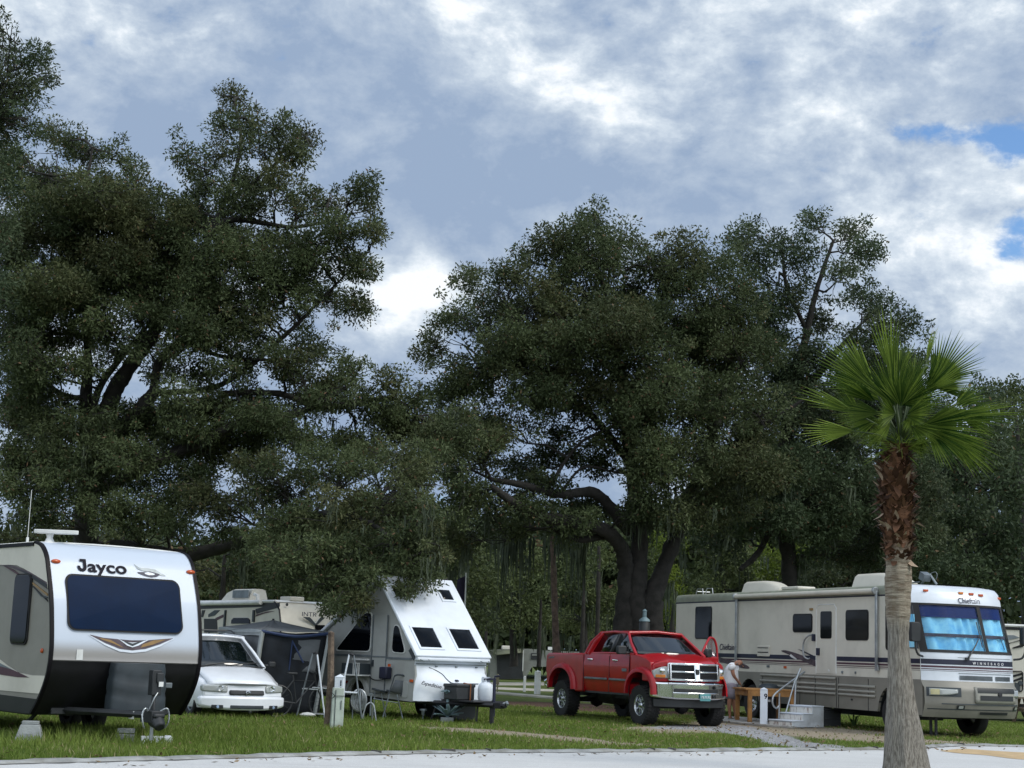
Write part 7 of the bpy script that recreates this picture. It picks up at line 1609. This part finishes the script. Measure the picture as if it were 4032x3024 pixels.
grp = 'mossy oaks standing behind the campsites'
bt = [('far grey green oak draped with moss directly behind the flagpole', [(985, 1440), (990, 1300), (1000, 1200)], [(985, 1180, 90, 60), (960, 1270, 90, 70), (1040, 1260, 80, 70), (1010, 1340, 90, 50)], 74, 'forest_leaf', 0),
      ('far pale green oak left of the thin pine trunk', [(1110, 1440), (1108, 1340), (1112, 1230)], [(1110, 1230, 75, 60), (1090, 1310, 80, 50), (1140, 1330, 70, 50), (1150, 1200, 60, 50)], 80, 'forest_leaf', .25),
      ('far pale green oak between the pine trunk and the forked oak', [(1268, 1440), (1262, 1340), (1275, 1210)], [(1270, 1200, 70, 50), (1250, 1270, 70, 60), (1300, 1300, 60, 50), (1250, 1340, 90, 40)], 84, 'forest_leaf', .25),
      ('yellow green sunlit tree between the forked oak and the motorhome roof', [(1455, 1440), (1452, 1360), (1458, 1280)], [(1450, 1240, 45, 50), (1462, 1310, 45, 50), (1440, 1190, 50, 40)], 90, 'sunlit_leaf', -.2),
      ('dark green oak behind the rear end of the motorhome', [(1560, 1440), (1570, 1330), (1560, 1240)], [(1560, 1200, 80, 60), (1520, 1280, 60, 60), (1600, 1270, 80, 50), (1545, 1140, 80, 60)], 72, 'forest_leaf', -.05),
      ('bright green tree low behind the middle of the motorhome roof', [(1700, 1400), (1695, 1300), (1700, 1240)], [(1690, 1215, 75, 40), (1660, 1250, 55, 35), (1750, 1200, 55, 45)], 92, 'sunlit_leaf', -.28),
      ('dark oak behind the front half of the motorhome roof', [(1860, 1420), (1858, 1300), (1862, 1180)], [(1850, 1190, 110, 70), (1780, 1240, 90, 40), (1930, 1230, 100, 60), (1860, 1110, 110, 70), (1980, 1130, 90, 80)], 70, 'oak_leaf_cool', -.05),
      ('dark dense oak right of the palm, its top below the palm fronds', [(2090, 1420), (2085, 1250), (2090, 1050)], [(2060, 1000, 90, 90), (2140, 960, 80, 80), (2200, 1040, 80, 90), (2060, 1110, 100, 80), (2160, 1150, 100, 80), (2080, 1220, 110, 60), (2190, 1240, 90, 60), (2110, 870, 50, 50, .8), (2010, 900, 60, 70)], 66, 'oak_leaf_cool', -.05),
      ('pale tipped pine crown at the right edge behind the palm', [(2215, 1420), (2210, 1100), (2195, 900)], [(2190, 850, 28, 30, .6), (2215, 870, 40, 50, .8), (2175, 885, 30, 30, .6), (2215, 960, 50, 70), (2150, 850, 20, 18, .5)], 78, 'forest_leaf', .1),
      ('dark oak behind the roof air conditioner of the white and red trailer', [(470, 1440), (480, 1300), (485, 1200)], [(470, 1250, 90, 50, .8), (400, 1240, 70, 40, .7), (560, 1230, 90, 50), (520, 1180, 50, 20, .4)], 68, 'oak_leaf', 0),
      ('dark oak closing the gap behind the screen tent', [(700, 1440), (700, 1300), (705, 1180)], [(660, 1250, 100, 70), (780, 1260, 100, 60), (700, 1180, 110, 60), (860, 1280, 80, 60), (600, 1110, 80, 50)], 66, 'oak_leaf', 0),
      ('dark low oak behind the silver nosed trailer', [(190, 1400), (200, 1250), (210, 1160)], [(150, 1150, 110, 40), (280, 1170, 110, 40), (20, 1170, 60, 30, .6), (340, 1210, 90, 40), (60, 1090, 70, 25, .6)], 64, 'oak_leaf', 0)]
for i, (lb, tk_, lo_, Y_, mt_, bi_) in enumerate(bt):
    t_ = back_tree(lb, tk_, lo_, Y_, 30+i, mt_, per=100, dens=1.15 if i else 1.0, bias=bi_, mossn=26 if i in (0, 1, 2, 4) else 10)
    if i < 3: t_['group'] = grp
# the wood that closes the view, a mass of distant foliage
rng = rs(77); cs = []
for _ in range(1500):
    x = rng.uniform(420, 2300); top = np.interp(x, [420, 700, 900, 1000, 1250, 1400, 1500, 1900, 2100, 2300], [1200, 1130, 1090, 1130, 1165, 1120, 1080, 1000, 930, 900])
    y = rng.uniform(top, 1400); cs.append(va(x, y, rng.uniform(98, 118)))
for _ in range(160):
    x = rng.uniform(-60, 430); y = rng.uniform(1155, 1400); cs.append(va(x, y, rng.uniform(98, 118)))
cs = np.array(cs); cs = cs[cs[:, 2] > -.5]
V, F, s_ = leaves(cs, np.full(len(cs), 1.9), 70, .62, .30, rng, rng.random(len(cs))*.35)
tag(fast_mesh('distant_woods', V, F, M_['oak_leaf'], None, s_), 'dark distant wood closing the view behind the campsites', 'woods', kind='stuff'); NL += len(F)
# slender dark trunks under the far trees
for i, (x, y0, y1, Y_, r_, lb) in enumerate(((1335, 1400, 1240, 64, .22, 'dark slanting trunk just left of the forked oak behind the truck cab'), (1165, 1400, 1290, 76, .10, 'thin dark trunk left of the reddish pine trunk'), (1258, 1400, 1230, 78, .13, 'slim dark trunk between the pine trunk and the forked oak'), (1290, 1400, 1180, 82, .15, 'slim pale trunk beside the forked oak'), (1050, 1400, 1280, 85, .10, 'thin dark trunk behind the flagpole'))):
    o3 = va(x, y0, Y_); o3[2] = 0; t_ = thing('slim_tree', lb, 'tree', o3)
    dx_ = 45 if i == 0 else 4
    limbs(o3, [([(x-dx_*.3, y0+40, Y_), (x, y0-20, Y_), (x+dx_*.5, (y0+y1)/2, Y_), (x+dx_, y1, Y_)], [r_*1.2, r_, r_*.9, r_*.6])], t_, n=8)
    c_, n_ = crown(o3, [(x+dx_, y1-15, 45, 30, .7)], Y_, rs(90+i), clump_r=.8, dens=1., per=80, L_=.24, W_=.1, root=t_, mt='forest_leaf')

# ------------------------------------------------------------------ fan palm
YP = 23.5; MP = YP/FPX
def pp(x, y, dy=0): return at(3000+x*.6931, 1150+y*.6931, YP+dy)
o3 = at(3566, 3040, YP); o3[2] = 0; base_p = o3.copy()
palm = thing('palm_tree', 'fan palm with shaggy red brown trunk top and grey ribbed base at the road edge', 'palm tree', o3)
prof = [(3570, 3042, 190), (3567, 2990, 168), (3562, 2920, 146), (3557, 2850, 130), (3551, 2780, 112), (3545, 2700, 98), (3541, 2640, 88), (3538, 2560, 80), (3537, 2490, 78), (3537, 2425, 92), (3537, 2350, 96), (3537, 2290, 102), (3538, 2250, 100), (3538, 2190, 96), (3535, 2100, 108), (3533, 2020, 112), (3531, 1940, 118), (3530, 1860, 112), (3532, 1800, 96), (3540, 1760, 70), (3547, 1735, 40)]
prof = smoothline(prof, 5); q = MB(); rows = []; rg = rs(9); ph = rg.rand(40)*6.28
for i, (x, y, w_) in enumerate(prof):
    c_ = at(x, y, YP); row = []
    for k in range(41):
        a_ = 2*math.pi*k/40; r_ = w_/2*MP*(1+.035*math.sin(13*a_+ph[0]+i*.12)+.03*math.sin(7*a_+ph[1]-i*.2)+.018*math.sin(29*a_+ph[3])+.02*math.sin(i*1.7)*(y < 2500)); row.append((c_[0]-o3[0]+r_*math.cos(a_), r_*math.sin(a_), c_[2]))
    rows.append(row)
tm = bpy.data.materials.new('palm_trunk'); tm.use_nodes = True; t = tm.node_tree; b = t.nodes['Principled BSDF']; co = N(t, 'ShaderNodeTexCoord').outputs['Object']; s_ = N(t, 'ShaderNodeSeparateXYZ'); t.links.new(co, s_.inputs[0])
mp = N(t, 'ShaderNodeMapping'); mp.inputs['Scale'].default_value = (15, 15, 1.8); t.links.new(co, mp.inputs[0]); fis = noise(t, mp.outputs[0], 3.2, 6, .7).outputs[0]
mp2 = N(t, 'ShaderNodeMapping'); mp2.inputs['Scale'].default_value = (1, 1, 7); t.links.new(co, mp2.inputs[0]); rg_ = noise(t, mp2.outputs[0], 3.5, 5, .7).outputs[0]
hz = s_.outputs[2]; up_ = maprange(t, hz, 2.0, 2.35)
low_c = mixc(t, maprange(t, fis, .36, .62), (.15, .13, .11), (.37, .34, .30)); mid_c = mixc(t, maprange(t, rg_, .34, .66), (.15, .11, .075), (.38, .33, .26))
top_c = mixc(t, rg_, (.06, .025, .012), (.20, .09, .04)); c = mixc(t, up_, low_c, mid_c); c = mixc(t, maprange(t, hz, 3.15, 3.4), c, top_c)
t.links.new(c, b.inputs['Base Color']); b.inputs['Roughness'].default_value = .9; bb = N(t, 'ShaderNodeBump'); bb.inputs['Strength'].default_value = 1.; bb.inputs['Distance'].default_value = .05
hh = N(t, 'ShaderNodeMix'); t.links.new(up_, hh.inputs[0]); t.links.new(fis, hh.inputs[2]); t.links.new(rg_, hh.inputs[3]); t.links.new(hh.outputs[0], bb.inputs['Height']); t.links.new(bb.outputs[0], b.inputs['Normal'])
q.sheet(rows); q.build('trunk', tm, palm, smooth=180)
# leaf boots and fibres
bm_ = leafmat('palm_boot', (.03, .015, .010), (.15, .078, .047), (.40, .31, .23), .1)
Vs = []; sh = []; rg = rs(15)
for k in range(420):
    y = 1765+(2215-1765)*((k+.5)/420)+rg.normal()*6; c_ = at(np.interp(y, [p[1] for p in prof[::-1]], [p[0] for p in prof[::-1]]), y, YP); r0 = np.interp(y, [p[1] for p in prof[::-1]], [p[2] for p in prof[::-1]])/2*MP
    a_ = k*2.39996+rg.normal()*.2; n_ = V3(math.cos(a_), math.sin(a_), 0); t_ = V3(-math.sin(a_), math.cos(a_), 0); u_ = unit(V3(0, 0, 1)*(1 if rg.rand() < .8 else -.7)+n_*(.25+.5*rg.rand())+t_*rg.normal()*.55)
    l = (.10+.13*rg.rand())*(1.1 if 1880 < y < 2060 else .75); w_ = .035+.03*rg.rand(); tw = unit(t_+V3(0, 0, rg.normal()*.3)); p = c_-o3+n_*(r0*.93)
    curl = n_*(.03+.06*rg.rand()); A = p-tw*w_; B_ = p+tw*w_; C_ = p+u_*l*.6+curl*.2+tw*w_*.75; D2 = p+u_*l*.6+curl*.2-tw*w_*.75; E2 = p+u_*l+curl; s0 = rg.rand()*.9
    if rg.rand() > .9: s0 = .99
    Vs += [[A, B_, C_, D2], [D2, C_, E2, E2+tw*.004]]; sh += [s0, min(1, s0+.1)]
    Ai = [q_-n_*.018 for q_ in (A, B_, C_, D2)]; Vs += [[Ai[0], Ai[1], Ai[2], Ai[3]], [A, D2, Ai[3], Ai[0]], [B_, Ai[1], Ai[2], C_]]; sh += [s0*.7]*3
V = np.array(Vs).reshape(-1, 3); fast_mesh('leaf_boots', V, np.arange(len(V)).reshape(-1, 4), bm_, palm, np.array(sh))
# fans: hub, direction in the picture, length (m), half spread (deg), tilt away from the camera, roll of the blade, yellowness
fans = [((760, 690), (-.75, .1), .50, 40, -.75, .3, .0), ((820, 700), (.55, -.1), .50, 42, -.8, .3, .0), ((790, 650), (-.1, -.9), .55, 46, -.6, .2, .0), ((730, 740), (-.8, .6), .42, 36, -.6, .3, .1), ((850, 760), (.7, .5), .45, 40, -.7, .3, 0), ((650, 560), (-.80, -.60), 1.02, 34, .10, .3, 0), ((745, 480), (-.12, -1), 1.0, 17, .15, .5, .15), ((780, 470), (.20, -1), .62, 24, .4, .5, 0), ((935, 400), (.30, -1), .60, 9, .3, .9, .5), ((975, 520), (.62, -.70), .98, 38, .25, .25, 0), ((985, 545), (.92, -.28), .80, 34, .5, .3, 0),
        ((790, 640), (.80, -.45), .78, 40, -.45, .25, -.1), ((760, 650), (-.35, -.9), .85, 40, -.3, .3, -.1), ((1085, 712), (.98, -.16), 1.02, 19, .0, .5, 0), ((905, 762), (.92, .02), .95, 42, -.45, .3, -.1), ((1040, 790), (.78, .58), .90, 28, -.1, .35, 0), ((935, 770), (.6, .6), .85, 34, -.5, .3, -.1),
        ((540, 690), (-.93, -.36), .90, 13, .1, .6, .25), ((525, 790), (-.98, .10), .80, 20, -.2, .45, .6), ((560, 700), (-.6, -.75), .60, 22, .5, .4, .0), ((660, 720), (-.7, .1), .62, 34, .5, .3, 0), ((840, 560), (.1, -.9), .7, 34, .7, .3, 0), ((700, 780), (-.6, .5), .42, 32, .1, .3, .1), ((880, 800), (.3, .9), .42, 40, .1, .3, 0),
        ((1100, 640), (.85, -.5), .70, 26, .5, .4, 0), ((850, 700), (-.1, .9), .35, 40, -.5, .2, .1), ((1120, 700), (.9, .25), .75, 22, .4, .4, 0), ((600, 480), (-.65, -.75), .72, 24, .35, .4, 0), ((1000, 820), (.95, .35), .95, 24, .3, .4, 0)]
rg = rs(8)
for k in range(6):
    a_ = math.radians(-90+180*k/5+rg.normal()*10); r_ = 60+150*rg.rand(); dx_, dy_ = math.sin(a_), -math.cos(a_)
    fans.append(((790+dx_*r_*1.25, 690+dy_*r_*.85), (dx_+rg.normal()*.15, dy_*.8+rg.normal()*.15), .55+.28*rg.rand(), 22+12*rg.rand(), rg.uniform(-.7, .6), rg.uniform(.2, 1.1), -.05))
rg = rs(21); top0 = at(3547, 1745, YP)-o3
RTv, UPv = np.array(RT), np.array([0, 0, 1.])
for fi, (hub, dr_, ln, spr, tilt, roll, yel) in enumerate(fans):
    ln *= 1.13
    dy = tilt*.5; hb = pp(*hub, dy)-o3; d0 = unit(V3(dr_[0], tilt*1.0, -dr_[1])); s_ = np.cross(d0, V3(0, 1, 0)); s_ = unit(s_); nrm = np.cross(s_, d0); s_ = unit(s_*math.cos(roll)+nrm*math.sin(roll)); nrm = unit(np.cross(s_, d0))
    if nrm[2] < 0: nrm = -nrm
    Vs = []; sh = []; ns = max(9, int(spr*.66)); sp_ = math.radians(spr*.86)
    for k in range(ns):
        a_ = -sp_*1.15+2.3*sp_*k/(ns-1); l = ln*(1-.20*(a_/sp_)**2)*(.84+.22*rg.rand()); dk = d0*math.cos(a_)+s_*math.sin(a_); sk = -d0*math.sin(a_)+s_*math.cos(a_); droop = .02+.12*rg.rand()
        wmax = ln*2.3*sp_/ns*.20+.003; pts = []
        for t_ in (0, .18, .40, .62, .82, 1.0):
            w_ = wmax*(.12+.88*min(1, t_/.42)) if t_ < .62 else wmax*max(.03, (1-t_)/.38)*.8
            p = hb+dk*l*t_+nrm*(-droop*l*max(0, t_-.35)**2*1.2+.05*l*t_*(1-t_))-V3(0, 0, droop*.35*l*max(0, t_-.5)**2); pts.append((p, w_))
        s0 = .65*rg.rand()**1.5+yel*.8
        for i in range(5):
            (p0, w0), (p1, w1) = pts[i], pts[i+1]; f_ = nrm*1.1
            sv_ = np.clip(s0+.35*i/5*(1.2 if yel > 0 else .8)+(.25 if yel > .4 and i > 2 else 0), 0, .95 if not (yel > .3 and i == 4) else 1)
            Vs += [[p0-f_*w0, p0+sk*w0, p1+sk*w1, p1-f_*w1], [p0-sk*w0, p0-f_*w0, p1-f_*w1, p1-sk*w1]]; sh += [sv_, sv_*.85]
    V = np.array(Vs).reshape(-1, 3); fr_ = fast_mesh('frond', V, np.arange(len(V)).reshape(-1, 4), M_['palm_leaf'], palm, np.array(sh), smooth=False)
    mid_ = (top0+hb)/2+V3(0, 0, .04); q = MB(); q.tube([tuple(top0+V3(rg.normal()*.04, rg.normal()*.04, -.05)), tuple(mid_), tuple(hb), tuple(hb+d0*.08)], [.022, .014, .009, .004], 6)
    q.build('petiole', mat('petiole_green', (.045, .075, .02), .6) if fi == 0 else bpy.data.materials['petiole_green'], fr_, smooth=60)
# fallen wisps below the crown
Vs = []; sh = []
for k in range(150):
    a_ = rg.rand()*6.28; p = top0+V3(math.cos(a_)*.12, math.sin(a_)*.12, -.05+rg.normal()*.05); d_ = unit(V3(math.cos(a_), math.sin(a_), .3+rg.normal()*.5)); l = .18+.35*rg.rand(); w_ = .008; sd_ = unit(np.cross(d_, rg.normal(size=3)))
    Vs.append([p-sd_*w_, p+sd_*w_, p+d_*l+sd_*w_*.3-V3(0, 0, .08), p+d_*l-sd_*w_*.3-V3(0, 0, .08)]); sh.append(.3+.5*rg.rand())
V = np.array(Vs).reshape(-1, 3); fast_mesh('young_blades', V, np.arange(len(V)).reshape(-1, 4), M_['palm_leaf'], palm, np.array(sh))

# ------------------------------------------------------------------ grass
rng = rs(31)
def grass_pts(n, x0, x1, y0, y1):
    x = rng.uniform(x0, x1, n); y = y0+(y1-y0)*rng.random(n)**1.25
    k = (abs(x) < y*.335+1.0) & (y > kerb_y(x)+.38)
    return x[k], y[k]
X_, Y_ = grass_pts(330000, -13, 17, 19.5, 50)
nz = np.zeros(len(X_))
for (fx, fy, ph_, am) in [(1.3, .7, 0, .5), (2.9, 2.1, 1.3, .35), (.5, 1.1, 2.2, .5), (5.1, 4.3, .7, .3), (9.3, 7.9, 2.9, .3)]: nz += am*np.sin(fx*X_+ph_)*np.sin(fy*Y_+ph_*2)
bare = sum(ell_np(X_, Y_, *q) for q in DIRT)*1.0+sum(ell_np(X_, Y_, *q) for q in GRAV)*1.3+sum(ell_np(X_, Y_, *q) for q in MULCH)*1.2
keep = rng.random(len(X_)) > np.clip((bare+nz*.16-.25)*1.9, 0, .985)
def inpoly(x, y, P_):
    c_ = np.zeros(len(x), bool)
    for i in range(len(P_)):
        (x0, y0), (x1, y1) = P_[i], P_[i-1]; c_ ^= ((y0 > y) != (y1 > y)) & (x < (x1-x0)*(y-y0)/(y1-y0+1e-12)+x0)
    return c_
keep &= ~inpoly(X_, Y_, [(5.25, 41.9), (6.05, 40.15), (6.95, 39.05), (7.95, 40.75), (6.55, 44.5), (5.35, 44.3)])
keep &= rng.random(len(X_)) < np.clip(1.15-.02*(Y_-20), .45, 1)
X_, Y_, nz = X_[keep], Y_[keep], nz[keep]; n_ = len(X_)
h = (.045+.05*rng.random(n_))*(1+.25*nz)*np.where(Y_ < 40, 1, .9); h *= np.where((X_ < -1) & (Y_ < kerb_y(X_)+7), 1.25, 1.)*np.where((X_ > 1) , .78, 1.)
# longer tufts round wheels, posts and the trailer nose
for cx_, cy_, r_, k_ in ((-6.2, 24.6, 1.3, 1.9), (-5.2, 26.5, 2.0, 1.7), (-5.5, 33.6, 1.0, 1.4), (-3.2, 32.7, .5, 1.7), (-1.2, 37.2, 1.0, 1.5), (-2.6, 36.0, 1.4, 1.3)): h *= 1+(k_-1)*np.exp(-((X_-cx_)**2+(Y_-cy_)**2)/r_**2)
a_ = rng.random(n_)*6.28; w_ = .008+.008*rng.random(n_); lean = rng.normal(size=(n_, 2))*.4
b0 = np.stack([X_-np.cos(a_)*w_, Y_-np.sin(a_)*w_, np.zeros(n_)], 1); b1 = np.stack([X_+np.cos(a_)*w_, Y_+np.sin(a_)*w_, np.zeros(n_)], 1)
tp = np.stack([X_+lean[:, 0]*h, Y_+lean[:, 1]*h, h], 1); V = np.stack([b0, b1, tp], 1).reshape(-1, 3)
sh = np.clip(.25+.22*nz+.5*rng.random(n_), 0, .94); sh[rng.random(n_) > .965-.10*(bare[keep] > .15)] = 1.
tag(fast_mesh('grass', V, np.arange(len(V)).reshape(-1, 3), M_['grass_blade'], None, sh), 'short green grass between the kerb and the campers', 'grass', kind='stuff')
# a palmetto sprout by the motor coach
o3 = at(3362, 2855, 41.0); q = MB()
for k in range(9):
    a_ = 2*math.pi*k/9; l = .25+.2*(k % 3)/2; q.sheet([[(-.012*math.sin(a_), .012*math.cos(a_), 0), (.012*math.sin(a_), -.012*math.cos(a_), 0)], [(math.cos(a_)*l*.4-.02*math.sin(a_), math.sin(a_)*l*.4+.02*math.cos(a_), l*.8), (math.cos(a_)*l*.4+.02*math.sin(a_), math.sin(a_)*l*.4-.02*math.cos(a_), l*.8)], [(math.cos(a_)*l*.9, math.sin(a_)*l*.9, l*.9), (math.cos(a_)*l*.9+.004, math.sin(a_)*l*.9, l*.9)]])
tag(q.build('weed', mat('weed_green', (.05, .11, .03), .6), loc=(o3[0], o3[1], 0), smooth=0), 'dark leafy weed growing in the shade beside the motorhome', 'weed')
print('LEAVES', NL, 'GRASS', n_)

# ------------------------------------------------------------------ the oaks that stand behind the photographer and show in glass and chrome
for i, (x, y, lb) in enumerate(((-13, -20, 'wide oak standing across the lawn on the near side of the road, left one'), (9, -24, 'wide oak standing across the lawn on the near side of the road, right one'))):
    t_ = thing('oak_tree', lb, 'oak tree', (x, y, 0)); rg = rs(200+i); q = MB(); q.tube([(0, 0, 0), (.2, 0, 3), (0, .3, 6), (.3, 0, 11)], [.5, .4, .3, .1], 8)
    for k in range(7): a_ = k*.9; q.tube([(0, 0, 3.5+.5*k), (2.5*math.cos(a_), 2.5*math.sin(a_), 6+.5*k), (5*math.cos(a_), 5*math.sin(a_), 7.5+.5*k)], [.2, .13, .05], 6)
    q.build('trunk', M_['bark'], t_, smooth=80)
    d = unit(rg.normal(size=(170, 3))); cs = V3(0, 0, 8.5)+d*(.5+.5*rg.rand(170, 1))*V3(7.5, 6, 4.2)
    V, F, s_ = leaves(cs, np.full(170, 1.25), 70, .45, .2, rg, rg.rand(170)*.4); fast_mesh('crown', V, F, M_['oak_leaf'], t_, s_, hue=np.full(len(F), .2))

# ------------------------------------------------------------------ litter on the lawn
rg = rs(301); x = rg.uniform(-9, 12, 5200); y = 20+26*rg.rand(5200)**1.2; k = (abs(x) < y*.335+1) & (y > kerb_y(x)-1.2); x, y = x[k], y[k]; n_ = len(x)
a_ = rg.rand(n_)*6.28; z = np.where(y > kerb_y(x)+.4, .05*rg.rand(n_)+.02, .012); l = .025+.03*rg.rand(n_); tl = rg.normal(size=n_)*.012
c0 = np.stack([x, y, z], 1); e1 = np.stack([np.cos(a_)*l, np.sin(a_)*l, tl], 1); e2 = np.stack([-np.sin(a_)*l*.45, np.cos(a_)*l*.45, np.abs(tl)*.5], 1)
V = np.stack([c0-e1, c0-e2, c0+e1, c0+e2], 1).reshape(-1, 3)
tag(fast_mesh('fallen_leaves', V, np.arange(len(V)).reshape(-1, 4), leafmat('dry_leaf', (.07, .045, .02), (.28, .20, .11)), None, rg.rand(n_)), 'dry brown leaves scattered over the grass and along the kerb', 'leaves', kind='stuff')
o3 = at(*FP('a', 510, 1275), 35.9); q = MB(); q.lathe([(.001, -.02), (.13, .0), (.15, .05), (.09, .10), (.001, .12)], n=14); b_ = q.build('plastic_bag', M_['white_paint'], loc=(o3[0], o3[1]-.6, .02), smooth=60); b_.scale = (1.2, .8, .8)
tag(b_, 'small crumpled white bag on the ground in front of the screen tent', 'bag')
o3 = at(*FP('a', 1435, 1250), 35.0); bs_ = thing('wire_basket', 'round pale wire basket on a stand beside the camper wheel', 'basket', (o3[0], o3[1]-.2, 0)); q = MB()
for k in range(10): a_ = math.pi*k/10; q.tube([(.17*math.cos(t_)*math.cos(a_), .17*math.cos(t_)*math.sin(a_), .42+.24*math.sin(t_)) for t_ in L(0, 2*math.pi, 17)], .007, 4, cap=False)
q.build('basket', M_['galvanised'], bs_)
for dx_ in (-.12, .12): q = MB(); q.tube([(dx_, 0, 0), (dx_, 0, .32)], .012, 6); q.build('leg', M_['grey_metal'], bs_)
